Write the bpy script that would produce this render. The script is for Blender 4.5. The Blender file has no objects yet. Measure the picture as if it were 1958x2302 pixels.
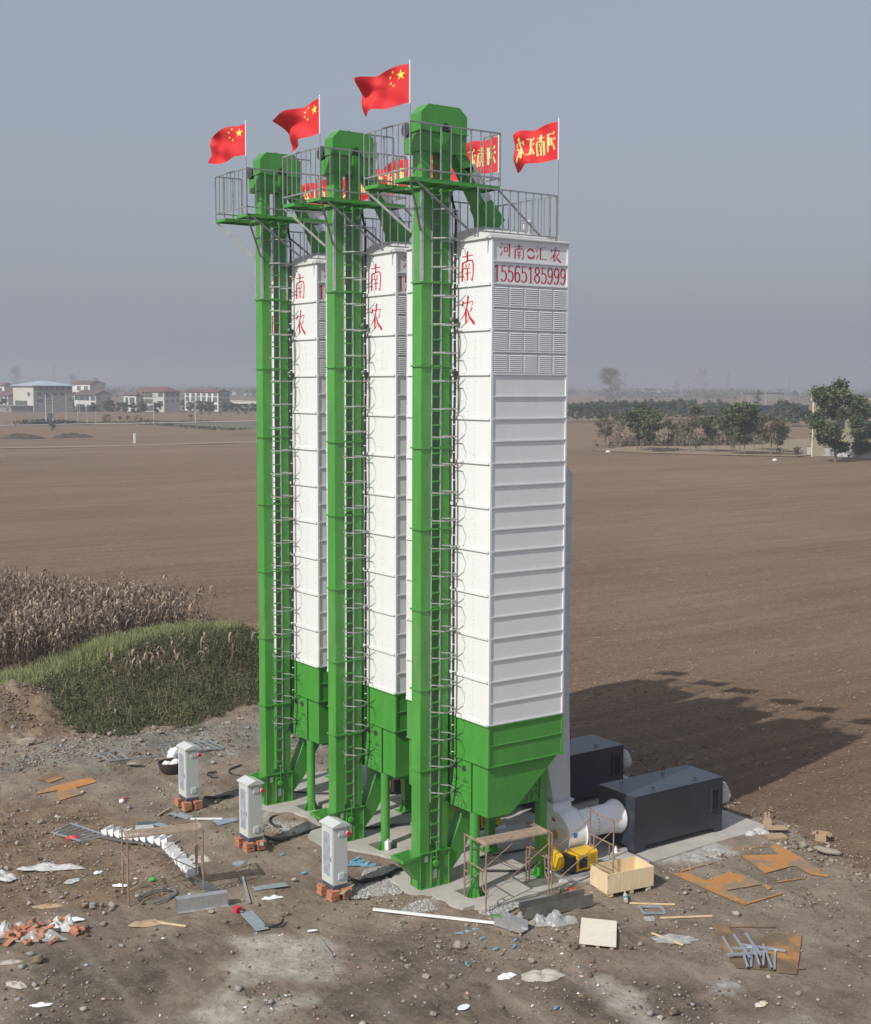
import bpy, bmesh, math, random
import numpy as np
from mathutils import Vector, Matrix, Euler

random.seed(7)
PI = math.pi
scene = bpy.context.scene
COL = scene.collection

# ------------------------------------------------------------------ camera
CAM = Vector((-19.168, -25.044, 12.583))
PITCH, ROLL, YAW, FPX = 0.094793, 0.003606, 0.612231, 2985.84
fwd = Vector((math.sin(YAW)*math.cos(PITCH), math.cos(YAW)*math.cos(PITCH), -math.sin(PITCH)))
rt0 = Vector((math.cos(YAW), -math.sin(YAW), 0.0))
up0 = rt0.cross(fwd)
RT = rt0*math.cos(ROLL) + up0*math.sin(ROLL)
UP = RT.cross(fwd)
cam_d = bpy.data.cameras.new("camera")
cam_o = bpy.data.objects.new("camera", cam_d)
COL.objects.link(cam_o)
m = Matrix((RT, UP, -fwd)).transposed().to_4x4()
m.translation = CAM
cam_o.matrix_world = m
cam_d.sensor_fit = 'HORIZONTAL'
cam_d.sensor_width = 36.0
cam_d.lens = 36.0*FPX/1958.0
cam_d.clip_start = 0.5
cam_d.clip_end = 40000.0
scene.camera = cam_o
scene.render.resolution_x, scene.render.resolution_y = 871, 1024

# ------------------------------------------------------------------ sky, sun, exposure
AZ_T, EL = 0.255, math.radians(40.5)           # light travels toward (+X, +AZ_T*Y), downwards
hx, hy = 1/math.hypot(1, AZ_T), AZ_T/math.hypot(1, AZ_T)
light_dir = Vector((hx*math.cos(EL), hy*math.cos(EL), -math.sin(EL)))
sun_d = bpy.data.lights.new("sun", 'SUN')
sun_d.energy = 4.15
sun_d.angle = math.radians(0.53)
sun_d.color = (1.0, 0.96, 0.91)
sun_o = bpy.data.objects.new("sun", sun_d)
COL.objects.link(sun_o)
sun_o.rotation_euler = light_dir.to_track_quat('-Z', 'Y').to_euler()
sun_o.location = (-30, -10, 40)
world = bpy.data.worlds.new("World")
scene.world = world
world.use_nodes = True
wn = world.node_tree
wn.nodes.clear()
sky = wn.nodes.new('ShaderNodeTexSky')
sky.sky_type = 'NISHITA'
sky.sun_disc = False
sky.sun_elevation = EL
sky.sun_rotation = math.atan2(-hx, -hy)
sky.air_density = 1.5
sky.dust_density = 4.5
sky.ozone_density = 1.0
hsv = wn.nodes.new('ShaderNodeHueSaturation')
hsv.inputs['Saturation'].default_value = 0.86
bg = wn.nodes.new('ShaderNodeBackground')
bg.inputs['Strength'].default_value = 0.094
wo = wn.nodes.new('ShaderNodeOutputWorld')
wn.links.new(sky.outputs[0], hsv.inputs['Color'])
veil = wn.nodes.new('ShaderNodeMix')            # thin high haze veils the blue
veil.data_type = 'RGBA'
veil.inputs[0].default_value = 0.55
veil.inputs[7].default_value = (4.4, 4.85, 6.2, 1)
wn.links.new(hsv.outputs[0], veil.inputs[6])
wn.links.new(veil.outputs[2], bg.inputs['Color'])
wn.links.new(bg.outputs[0], wo.inputs['Surface'])
scene.view_settings.view_transform = 'Standard'
scene.view_settings.look = 'None'
scene.view_settings.exposure = 0.0
scene.view_settings.gamma = 1.0
scene.cycles.volume_bounces = 1
scene.cycles.max_bounces = 6
scene.cycles.transparent_max_bounces = 8


def ray(u, v):
    return fwd + RT*((u-979.0)/FPX) - UP*((v-1151.0)/FPX)


def gp(u, v, z=-0.1):
    """point of the level z that the photograph shows at its pixel (u, v)"""
    d = ray(u, v)
    return CAM + d*((z-CAM.z)/d.z)


def R(name):
    ox, oy, k = {'R7': (0, 1600, 640/1764), 'R8': (600, 1850, 700/1764), 'R9': (1250, 1850, 708/1764),
                 'RR': (1580, 1800, 378/1764), 'R2': (200, 1700, 360/1764), 'RB': (0, 1980, 500/1764),
                 'RC': (1060, 1960, 360/1764), 'RD': (1420, 1980, 538/1764), 'R5': (540, 1400, 420/1452),
                 'R3': (350, 1600, 450/1764), 'RH': (0, 840, 300/1764), 'RI': (260, 840, 340/1764),
                 'RJ': (1260, 820, 360/1764), 'RK': (1600, 820, 358/1764), 'RS': (1180, 1740, 300/1764),
                 'R6': (1200, 1500, 758/1764), 'RT': (1080, 1640, 220/1086)}[name]
    return lambda x, y: (ox+x*k, oy+y*k)


# ------------------------------------------------------------------ materials
MATS = {}


def mat(name, col, rough=0.6, metal=0.0, var=0.12, scale=3.0, bump=0.0, bscale=40.0, col2=None, thr=0.55, spec=0.5,
        stretch=(1, 1, 1), fine=0.0, alpha=1.0, trans=0.0):
    """paint, metal, soil...: base colour broken up by object-space noise, optional second colour in patches"""
    if name in MATS:
        return MATS[name]
    M = bpy.data.materials.new(name)
    M.use_nodes = True
    N, L = M.node_tree.nodes, M.node_tree.links
    b = N['Principled BSDF']
    b.inputs['Roughness'].default_value = rough
    b.inputs['Metallic'].default_value = metal
    b.inputs['Specular IOR Level'].default_value = spec
    tc = N.new('ShaderNodeTexCoord')
    mp = N.new('ShaderNodeMapping')
    mp.inputs['Scale'].default_value = stretch
    L.new(tc.outputs['Object'], mp.inputs['Vector'])
    n1 = N.new('ShaderNodeTexNoise')
    n1.inputs['Scale'].default_value = scale
    n1.inputs['Detail'].default_value = 6
    n1.inputs['Roughness'].default_value = 0.65
    L.new(mp.outputs[0], n1.inputs['Vector'])
    cr = N.new('ShaderNodeValToRGB')
    a = [max(0, c*(1-var)) for c in col]
    c_ = [min(1, c*(1+var)) for c in col]
    cr.color_ramp.elements[0].position = 0.3
    cr.color_ramp.elements[1].position = 0.7
    cr.color_ramp.elements[0].color = (*a, 1)
    cr.color_ramp.elements[1].color = (*c_, 1)
    L.new(n1.outputs['Fac'], cr.inputs[0])
    out = cr.outputs[0]
    if col2 is not None:
        n2 = N.new('ShaderNodeTexNoise')
        n2.inputs['Scale'].default_value = scale*0.6
        n2.inputs['Detail'].default_value = 8
        n2.inputs['Roughness'].default_value = 0.7
        L.new(mp.outputs[0], n2.inputs['Vector'])
        r2 = N.new('ShaderNodeValToRGB')
        r2.color_ramp.elements[0].position = thr
        r2.color_ramp.elements[1].position = min(1, thr+0.12)
        L.new(n2.outputs['Fac'], r2.inputs[0])
        mx = N.new('ShaderNodeMix')
        mx.data_type = 'RGBA'
        L.new(r2.outputs[0], mx.inputs[0])
        L.new(out, mx.inputs[6])
        mx.inputs[7].default_value = (*col2, 1)
        out = mx.outputs[2]
    L.new(out, b.inputs['Base Color'])
    if bump:
        n3 = N.new('ShaderNodeTexNoise')
        n3.inputs['Scale'].default_value = bscale
        n3.inputs['Detail'].default_value = 5
        L.new(mp.outputs[0], n3.inputs['Vector'])
        bp = N.new('ShaderNodeBump')
        bp.inputs['Strength'].default_value = bump
        bp.inputs['Distance'].default_value = 0.02
        L.new(n3.outputs['Fac'], bp.inputs['Height'])
        L.new(bp.outputs[0], b.inputs['Normal'])
    if trans:
        b.inputs['Transmission Weight'].default_value = trans
    if alpha < 1:
        b.inputs['Alpha'].default_value = alpha
    MATS[name] = M
    return M


WHITE = mat('white_paint', (0.73, 0.74, 0.735), 0.30, var=0.035, scale=1.6, stretch=(1, 1, .22), col2=(.645, .645, .615), thr=.60, bump=.10, bscale=1.1)
WHITE_G = mat('white_louvre', (0.76, 0.77, 0.77), 0.4, var=0.04)
GREEN = mat('green_paint', (0.066, 0.285, 0.046), 0.38, var=0.16, scale=1.6, stretch=(1, 1, .4), col2=(0.10, 0.29, 0.085), thr=0.56, bump=.08, bscale=1.5)
GREEN_D = mat('green_column_paint', (0.070, 0.29, 0.047), 0.38, var=0.16, scale=2.2, col2=(0.15, 0.265, 0.10), thr=0.55, stretch=(1, 1, .3), bump=.06, bscale=1.5)
GREEN_B = mat('green_dusty_paint', (0.068, 0.27, 0.047), 0.5, var=0.2, scale=3.0, col2=(0.22, 0.235, 0.13), thr=.57, bump=.06, bscale=3)
GALV = mat('galvanised_steel', (0.55, 0.56, 0.57), 0.38, metal=0.7, var=0.18, scale=9)
GALV_RAIL = mat('railing_steel', (0.33, 0.33, 0.325), 0.45, metal=0.35, var=0.22, scale=7, col2=(0.30, 0.20, 0.14), thr=0.63)
SHEET = mat('zinc_sheet', (0.42, 0.47, 0.52), 0.42, metal=0.55, var=0.15, scale=6, col2=(.55, .57, .58), thr=.6)
DUCT = mat('duct_grey', (0.52, 0.55, 0.58), 0.5, var=0.05)
FURN = mat('furnace_paint', (0.030, 0.037, 0.050), 0.30, var=0.2, scale=1.4, col2=(0.075, .075, .076), thr=.60, bump=.05, bscale=1.2)
DARK = mat('dark_steel', (0.03, 0.03, 0.032), 0.5)
RUBBER = mat('black_rubber', (0.016, 0.016, 0.018), 0.55, var=0.2)
RED = mat('red_stencil', (0.52, 0.022, 0.035), 0.6, var=0.25, scale=14)
BLACKT = mat('black_stencil', (0.012, 0.02, 0.012), 0.6)
FLAG = mat('flag_cloth', (0.62, 0.018, 0.022), 0.75, var=0.06)
YELLOW = mat('flag_yellow', (0.85, 0.72, 0.09), 0.75, var=0.05)
CREAM_T = mat('flag_cream', (0.80, 0.66, 0.24), 0.75, var=0.05)
MACH_Y = mat('machine_yellow', (0.72, 0.44, 0.015), 0.4, var=0.07, col2=(.5, .33, .05), thr=.7)
CAB = mat('cabinet_grey', (0.52, 0.545, 0.53), 0.45, var=0.03)
CAB_D = mat('cabinet_plinth', (0.06, 0.08, 0.11), 0.5)
GLASS = mat('door_window', (0.30, 0.34, 0.40), 0.12, var=0.35, scale=5, spec=0.7, col2=(0.12, .15, .2), thr=.6)
LAMP_R = mat('red_lamp', (0.55, 0.015, 0.03), 0.25)
BRICK = mat('fired_brick', (0.44, 0.19, 0.11), 0.85, var=0.25, scale=9, bump=.4, col2=(.50, .31, .22), thr=.54)
WOOD = mat('plywood', (0.70, 0.56, 0.35), 0.7, var=0.13, scale=2.2, stretch=(9, 9, 1.0), col2=(.56, .40, .22), thr=.66)
WOOD_P = mat('pale_board', (0.70, 0.65, 0.54), 0.75, var=0.10, scale=2.0, stretch=(1.0, 14, 1), col2=(.30, .26, .21), thr=.60)
TIMBER = mat('timber', (0.62, 0.48, 0.29), 0.75, var=0.15, scale=6)
TIMBER_O = mat('old_timber', (0.36, 0.30, 0.22), 0.8, var=0.2, scale=6)
RUST_PIPE = mat('rusty_pipe', (0.30, 0.22, 0.17), 0.65, metal=0.25, var=0.2, scale=5, col2=(0.24, 0.11, 0.06), thr=.55)
RUST_DECK = mat('rusty_deck', (0.36, 0.28, 0.21), 0.75, var=0.25, scale=8, col2=(.2, .13, .09), thr=.6)
RUST = mat('rust_plate', (0.45, 0.205, 0.055), 0.9, var=0.25, scale=1.5, col2=(0.235, 0.175, 0.115), thr=.455, bump=.3, bscale=9)
RUST_D = mat('dark_rust_plate', (0.165, 0.115, 0.07), 0.85, var=0.3, scale=1.2, col2=(0.42, 0.20, 0.055), thr=.50, bump=.3, bscale=9)
PLASTIC = mat('plastic_film', (0.46, 0.46, 0.45), 0.3, var=0.3, scale=7, bump=.5, bscale=18)
PLASTIC_C = mat('clear_film', (0.52, 0.54, 0.54), 0.15, var=0.25, scale=6, alpha=0.5, bump=.5, bscale=18)
SACK = mat('woven_sack', (0.40, 0.37, 0.32), 0.8, var=0.15, scale=8, bump=.3)
PAPER = mat('white_paper', (0.75, 0.75, 0.76), 0.8, var=0.06)
PWHITE = mat('white_plastic', (0.80, 0.81, 0.82), 0.35, var=0.03)
BLUE_L = mat('blue_wrapper', (0.14, 0.33, 0.48), 0.6, var=0.25, scale=20, col2=(.50, .50, .18), thr=.55)
CARD = mat('cardboard', (0.38, 0.27, 0.17), 0.85, var=0.12)
STONE = mat('pale_stone', (0.29, 0.255, 0.21), 0.9, var=0.2, scale=5, bump=.6, bscale=14)
STONE_D = mat('brown_clod', (0.19, 0.145, 0.105), 0.95, var=0.25, scale=5, bump=.6, bscale=14)
REDBOX = mat('red_carton', (0.55, 0.03, 0.06), 0.6, var=0.1, scale=15, col2=(.7, .65, .65), thr=.58)
REDBAG = mat('red_bag', (0.58, 0.04, 0.05), 0.5, var=0.15, col2=(.65, .62, .6), thr=.62)
GREENBAG = mat('green_bag', (0.08, 0.42, 0.10), 0.4)
BASKET = mat('basket_weave', (0.045, 0.04, 0.036), 0.7, var=.4, scale=22, bump=.5)


# ------------------------------------------------------------------ mesh builder and object helpers
class MB:
    def __init__(self):
        self.v, self.f, self.mi = [], [], []

    def add(self, vs, fs, mi=0):
        o = len(self.v)
        self.v += [tuple(p) for p in vs]
        self.f += [tuple(i+o for i in f) for f in fs]
        self.mi += [mi]*len(fs)
        return self

    def box(self, x0, x1, y0, y1, z0, z1, mi=0):
        vs = [(x, y, z) for z in (z0, z1) for y in (y0, y1) for x in (x0, x1)]
        return self.add(vs, [(0, 2, 3, 1), (4, 5, 7, 6), (0, 1, 5, 4), (2, 6, 7, 3), (0, 4, 6, 2), (1, 3, 7, 5)], mi)

    def hexa(self, b, t, mi=0):
        """solid between two 4-gons, bottom b and top t, both counter-clockwise from above"""
        return self.add(list(b)+list(t), [(3, 2, 1, 0), (4, 5, 6, 7)]+[(i, (i+1) % 4, (i+1) % 4+4, i+4) for i in range(4)], mi)

    def bar(self, p, q, w, h=None, mi=0, up=(0, 0, 1)):
        p, q = Vector(p), Vector(q)
        h = w if h is None else h
        d = (q-p).normalized()
        u = Vector(up)
        if abs(d.dot(u)) > 0.97:
            u = Vector((1, 0, 0))
        s = d.cross(u).normalized()
        t = s.cross(d).normalized()
        vs = []
        for c in (p, q):
            for a, b in ((-1, -1), (1, -1), (1, 1), (-1, 1)):
                vs.append(c+s*(a*w/2)+t*(b*h/2))
        return self.add(vs, [(3, 2, 1, 0), (4, 5, 6, 7)]+[(i, (i+1) % 4, (i+1) % 4+4, i+4) for i in range(4)], mi)

    def tube(self, pts, r, n=8, mi=0, r2=None, cap=True):
        pts = [Vector(p) for p in pts]
        k = len(pts)
        rings = []
        prev = None
        for i, p in enumerate(pts):
            d = (pts[min(i+1, k-1)]-pts[max(i-1, 0)]).normalized()
            if prev is None:
                s = d.cross(Vector((0, 0, 1)))
                if s.length < 1e-3:
                    s = d.cross(Vector((1, 0, 0)))
            else:
                s = prev - d*prev.dot(d)
            s.normalize()
            prev = s
            t = d.cross(s)
            rr = r if r2 is None else r+(r2-r)*i/(k-1)
            rings.append([p+(s*math.cos(2*PI*j/n)+t*math.sin(2*PI*j/n))*rr for j in range(n)])
        vs = [v for g in rings for v in g]
        fs = [(i*n+j, i*n+(j+1) % n, (i+1)*n+(j+1) % n, (i+1)*n+j) for i in range(k-1) for j in range(n)]
        if cap:
            fs += [tuple(range(n-1, -1, -1)), tuple((k-1)*n+j for j in range(n))]
        return self.add(vs, fs, mi)

    def lathe(self, prof, c, axis='z', n=24, mi=0):
        """prof: (radius, along) list turned about an axis through c"""
        vs, fs = [], []
        for r, a in prof:
            for j in range(n):
                x, y = r*math.cos(2*PI*j/n), r*math.sin(2*PI*j/n)
                p = {'z': (x, y, a), 'x': (a, x, y), 'y': (y, a, x)}[axis]
                vs.append((c[0]+p[0], c[1]+p[1], c[2]+p[2]))
        for i in range(len(prof)-1):
            for j in range(n):
                fs.append((i*n+j, i*n+(j+1) % n, (i+1)*n+(j+1) % n, (i+1)*n+j))
        fs += [tuple(range(n-1, -1, -1)), tuple((len(prof)-1)*n+j for j in range(n))]
        return self.add(vs, fs, mi)

    def prism(self, poly, a0, a1, axis='z', mi=0):
        n = len(poly)
        f = {'z': lambda p, a: (p[0], p[1], a), 'y': lambda p, a: (p[0], a, p[1]), 'x': lambda p, a: (a, p[0], p[1])}[axis]
        vs = [f(p, a0) for p in poly]+[f(p, a1) for p in poly]
        return self.add(vs, [tuple(range(n-1, -1, -1)), tuple(range(n, 2*n))]+[(i, (i+1) % n, (i+1) % n+n, i+n) for i in range(n)], mi)

    def build(self, name, mats, parent=None, loc=None, smooth=False, fix=True, bevel=0):
        me = bpy.data.meshes.new(name)
        me.from_pydata(self.v, [], self.f)
        for x in (mats if isinstance(mats, (list, tuple)) else [mats]):
            me.materials.append(x)
        if len(me.materials) > 1:
            me.polygons.foreach_set('material_index', self.mi)
        if fix:
            b = bmesh.new()
            b.from_mesh(me)
            bmesh.ops.recalc_face_normals(b, faces=b.faces)
            b.to_mesh(me)
            b.free()
        if smooth:
            me.polygons.foreach_set('use_smooth', [True]*len(me.polygons))
            me.set_sharp_from_angle(angle=math.radians(40))
        me.update()
        o = bpy.data.objects.new(name, me)
        COL.objects.link(o)
        if parent:
            o.parent = parent
        if loc is not None:
            o.location = loc
        if bevel:
            bm = o.modifiers.new('bevel', 'BEVEL')
            bm.width = bevel
            bm.segments = 2
            bm.limit_method = 'ANGLE'
        return o


def tag(o, label=None, cat=None, group=None, kind=None):
    if label:
        o['label'] = label
    if cat:
        o['category'] = cat
    if group:
        o['group'] = group
    if kind:
        o['kind'] = kind
    return o


def empty(name, loc=(0, 0, 0), rz=0.0):
    o = bpy.data.objects.new(name, None)
    o.empty_display_size = 0.2
    COL.objects.link(o)
    o.location = loc
    o.rotation_euler = (0, 0, rz)
    return o


def kids(o):
    return [c for c in COL.objects if c.parent == o]


def copy_tree(o, parent=None):
    c = o.copy()
    COL.objects.link(c)
    c.parent = parent
    for ch in list(o.children):
        copy_tree(ch, c)
    return c


def smoothpts(pts, n=6):
    """Catmull-Rom through the points"""
    P = [Vector(p) for p in pts]
    P = [P[0]*2-P[1]]+P+[P[-1]*2-P[-2]]
    out = []
    for i in range(1, len(P)-2):
        for k in range(n):
            t = k/n
            a, b, c, d = P[i-1], P[i], P[i+1], P[i+2]
            out.append(0.5*((2*b)+(c-a)*t+(2*a-5*b+4*c-d)*t*t+(3*b-a-3*c+d)*t**3))
    out.append(P[-2])
    return out


# ------------------------------------------------------------------ noise (numpy value noise)
_rs = np.random.RandomState(11)
_T = _rs.rand(512, 512)


def vnoise(x, y):
    xi, yi = np.floor(x).astype(int), np.floor(y).astype(int)
    fx, fy = x-xi, y-yi
    fx, fy = fx*fx*(3-2*fx), fy*fy*(3-2*fy)
    a = _T[xi % 512, yi % 512]
    b = _T[(xi+1) % 512, yi % 512]
    c = _T[xi % 512, (yi+1) % 512]
    d = _T[(xi+1) % 512, (yi+1) % 512]
    return (a*(1-fx)+b*fx)*(1-fy)+(c*(1-fx)+d*fx)*fy


def fbm(x, y, o=4, g=0.5):
    s, a, t = 0, 1, 0
    for i in range(o):
        s = s+a*(vnoise(x*2**i+17.3*i, y*2**i+5.1*i)-0.5)
        t += a
        a *= g
    return s/t*2


def inpoly(x, y, poly):
    r = np.zeros(x.shape, bool)
    n = len(poly)
    for i in range(n):
        (x0, y0), (x1, y1) = poly[i], poly[(i+1) % n]
        c = ((y0 > y) != (y1 > y)) & (x < (x1-x0)*(y-y0)/((y1-y0) or 1e-9)+x0)
        r ^= c
    return r


def polydist(x, y, poly):
    """signed distance, positive inside"""
    d = np.full(x.shape, 1e9)
    n = len(poly)
    for i in range(n):
        (x0, y0), (x1, y1) = poly[i], poly[(i+1) % n]
        dx, dy = x1-x0, y1-y0
        t = np.clip(((x-x0)*dx+(y-y0)*dy)/(dx*dx+dy*dy), 0, 1)
        d = np.minimum(d, np.hypot(x-x0-t*dx, y-y0-t*dy))
    return np.where(inpoly(x, y, poly), d, -d)


def sstep(a, b, x):
    t = np.clip((x-a)/(b-a), 0, 1)
    return t*t*(3-2*t)
# ------------------------------------------------------------------ terrain
SITE = [(-70, -50), (14, -50), (7.0, -14), (9.4, -4.6), (10.5, -1.9), (10.7, 0.6), (10.3, 4), (10.3, 12.6), (7, 15.5), (5.6, 20),
        (7, 23), (4, 26), (-2, 26.5), (-9, 27), (-70, 34)]
SLAB = [(-0.15, -0.22), (0.6, -0.26), (1.7, -0.22), (2.8, -0.40), (4.0, -.34), (5.36, -0.32), (7.5, -0.21), (9.85, -0.20), (10.08, -0.10),
            (10.11, 1.56), (10.1, 5), (10.12, 9), (10.1, 11.8), (6, 11.9), (2, 11.85), (-.9, 11.5), (-1.3, 10.7), (-1.25, 9.6), (-1.0, 9.2), (-.55, 8.7),
            (-.40, 8.1), (-.75, 7.3), (-1.25, 6.7), (-1.3, 5.6), (-.85, 5.1), (-.5, 4.6), (-.22, 3.7), (-.35, 3.0), (-1.2, 2.5), (-1.25, 1.6), (-.75, 1.22), (-.85, .6), (-.74, .05)]


def _b(x, y, cx, cy, rx, ry, a, h):
    c, s = math.cos(a), math.sin(a)
    u, v = ((x-cx)*c+(y-cy)*s)/rx, (-(x-cx)*s+(y-cy)*c)/ry
    d = np.sqrt(u*u+v*v)
    return h*(1-sstep(0.15, 1.0, d))


def zlarge(x, y):
    x, y = np.asarray(x, float), np.asarray(y, float)
    z = np.full(x.shape, -0.10)
    z = z+_b(x, y, 5.2, 28.2, 7.4, 6.3, 0.25, 1.6)*(1+.25*fbm(x*.35, y*.35, 3))
    z = z+_b(x, y, -1.2, 28.6, 5.0, 3.2, 0.5, 0.25)
    z = z+_b(x, y, -4.4, 25.4, 4.6, 3.0, 0.15, 0.95)*(1+.5*fbm(x*.8, y*.8, 3))
    z = z+_b(x, y, -9.5, 26.2, 6, 3.4, 0.0, 0.8)*(1+.5*fbm(x*.8, y*.8, 3))
    z = z+_b(x, y, -1.8, 17.6, 4.6, 2.4, 0.1, 0.42)*(1+.6*fbm(x*1.1, y*1.1, 3))
    z = z+_b(x, y, 2.6, 17.0, 3.0, 2.0, 0.1, 0.30)*(1+.6*fbm(x*1.1, y*1.1, 3))
    z = z+0.10*fbm(x*.16, y*.16, 3)*sstep(1.5, 6, np.hypot(np.maximum(np.abs(x-4.5)-5.6, 0), np.maximum(np.abs(y-6)-6.3, 0)))
    return z


def zg(x, y):
    return float(zlarge(np.array([x]), np.array([y]))[0])


def on(u, v, dz=0.0):
    """where the photograph's pixel meets the terrain"""
    p = gp(u, v, -0.1)
    for _ in range(6):
        p = gp(u, v, zg(p.x, p.y))
    q = gp(u, v, zg(p.x, p.y))
    if (q-p).length > .05 or p.y > 19:                    # on a bank: walk along the line of sight to the first crossing
        d = ray(u, v)
        t = np.linspace(30, 110, 900)
        X, Y, Z = CAM.x+d.x*t, CAM.y+d.y*t, CAM.z+d.z*t
        below = np.nonzero(Z < zlarge(X, Y))[0]
        if len(below):
            k = below[0]
            p = Vector((X[k], Y[k], zg(X[k], Y[k])))
    return Vector((p.x, p.y, zg(p.x, p.y)+dz))


def wpoly(reg, pts):
    r = R(reg)
    return [tuple(gp(*r(*p))[:2]) for p in pts]


PALE = [wpoly('R8', [(-200, 660), (80, 640), (330, 650), (470, 740), (430, 850), (300, 900), (60, 900), (-180, 960)]),
        wpoly('R8', [(-420, 1110), (-200, 1010), (150, 980), (250, 1010), (60, 1120), (-300, 1180)]),
        wpoly('R9', [(190, 850), (330, 840), (480, 920), (610, 1080), (640, 1180), (450, 1150), (330, 1020), (230, 930)]),
        wpoly('R9', [(1330, 1030), (1400, 1030), (1460, 1120), (1400, 1170), (1340, 1110)])]
POWDER = [wpoly('R9', [(540, 150), (720, 120), (860, 120), (1000, 165), (960, 200), (760, 225), (580, 235), (540, 190)]),
          wpoly('R9', [(880, 890), (940, 880), (990, 905), (980, 930), (890, 925)]),
          wpoly('R3', [(930, 860), (1020, 900), (1180, 990), (1240, 960), (1330, 1040), (1260, 1100), (1060, 1030), (940, 960)])]
SANDY = [wpoly('R7', [(-50, 190), (480, 140), (760, 240), (600, 330), (240, 400), (-50, 420)]), wpoly('R3', [(400, 360), (640, 330), (930, 420), (920, 520), (620, 520), (430, 450)]),
         wpoly('R3', [(960, 850), (1100, 880), (1440, 1010), (1420, 1080), (1250, 1130), (1000, 1000)]), wpoly('R9', [(-420, 580), (0, 560), (130, 640), (150, 720), (300, 760), (310, 800), (80, 860), (-180, 760), (-380, 690)]),
         wpoly('R8', [(620, 350), (760, 300), (870, 390), (1010, 450), (1200, 500), (1000, 510), (760, 440)]),
         wpoly('R9', [(1080, 20), (1300, 120), (1500, 250), (1764, 390), (1764, 300), (1560, 180), (1320, 60)])]
FLATZ = [wpoly('R9', [(630, 280), (870, 215), (1180, 330), (1290, 400), (1050, 475)]), wpoly('RR', [(290, 500), (780, 435), (1350, 805), (760, 880), (640, 790)]), wpoly('RD', [(570, 325), (1070, 325), (1280, 400), (1290, 670), (1225, 715), (690, 660)]),
         wpoly('R7', [(210, 380), (560, 380), (610, 440), (380, 570), (210, 530)]), wpoly('RC', [(1160, 850), (1610, 890), (1620, 570), (1190, 530)])]
ASH = [[(-7, 18.2), (-3.4, 16.4), (0.5, 15.6), (4.6, 14.6), (5.6, 17.5), (3.2, 19.4), (0, 20.4), (-4, 20.0)]]
CLAY = [wpoly('R7', [(-300, 560), (600, 540), (1150, 900), (1250, 1050), (900, 1150), (500, 1230), (-300, 1260)]),
        [(-14, 22), (-6, 20.6), (0, 20.8), (6, 20.5), (6, 24), (0, 27), (-6, 28), (-14, 29)]]
DARKZ = [wpoly('RB', [(300, 480), (900, 560), (1500, 330), (1764, 520), (1500, 900), (1100, 1000), (600, 1136), (100, 1136), (300, 800)]),
         wpoly('R8', [(500, 640), (760, 640), (900, 800), (1100, 850), (1400, 960), (1500, 1139), (300, 1139), (250, 960), (560, 880)]),
         wpoly('R9', [(0, 860), (220, 880), (420, 1126), (0, 1126)]),
         wpoly('R9', [(400, 800), (700, 900), (900, 1126), (640, 1126)])]


def msk(x, y, polys, soft=0.5, wob=0.9, fr=0.9):
    soft *= .55
    n = fbm(x*fr, y*fr, 6, .68)*wob*1.5
    m_ = np.zeros(x.shape)
    for p in polys:
        xs, ys = [q[0] for q in p], [q[1] for q in p]
        near = (x > min(xs)-4) & (x < max(xs)+4) & (y > min(ys)-4) & (y < max(ys)+4)
        if near.any():
            d = np.full(x.shape, -9.0)
            d[near] = polydist(x[near], y[near], p)
            m_ = np.maximum(m_, sstep(-soft, soft, d+n))
    return m_


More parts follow.
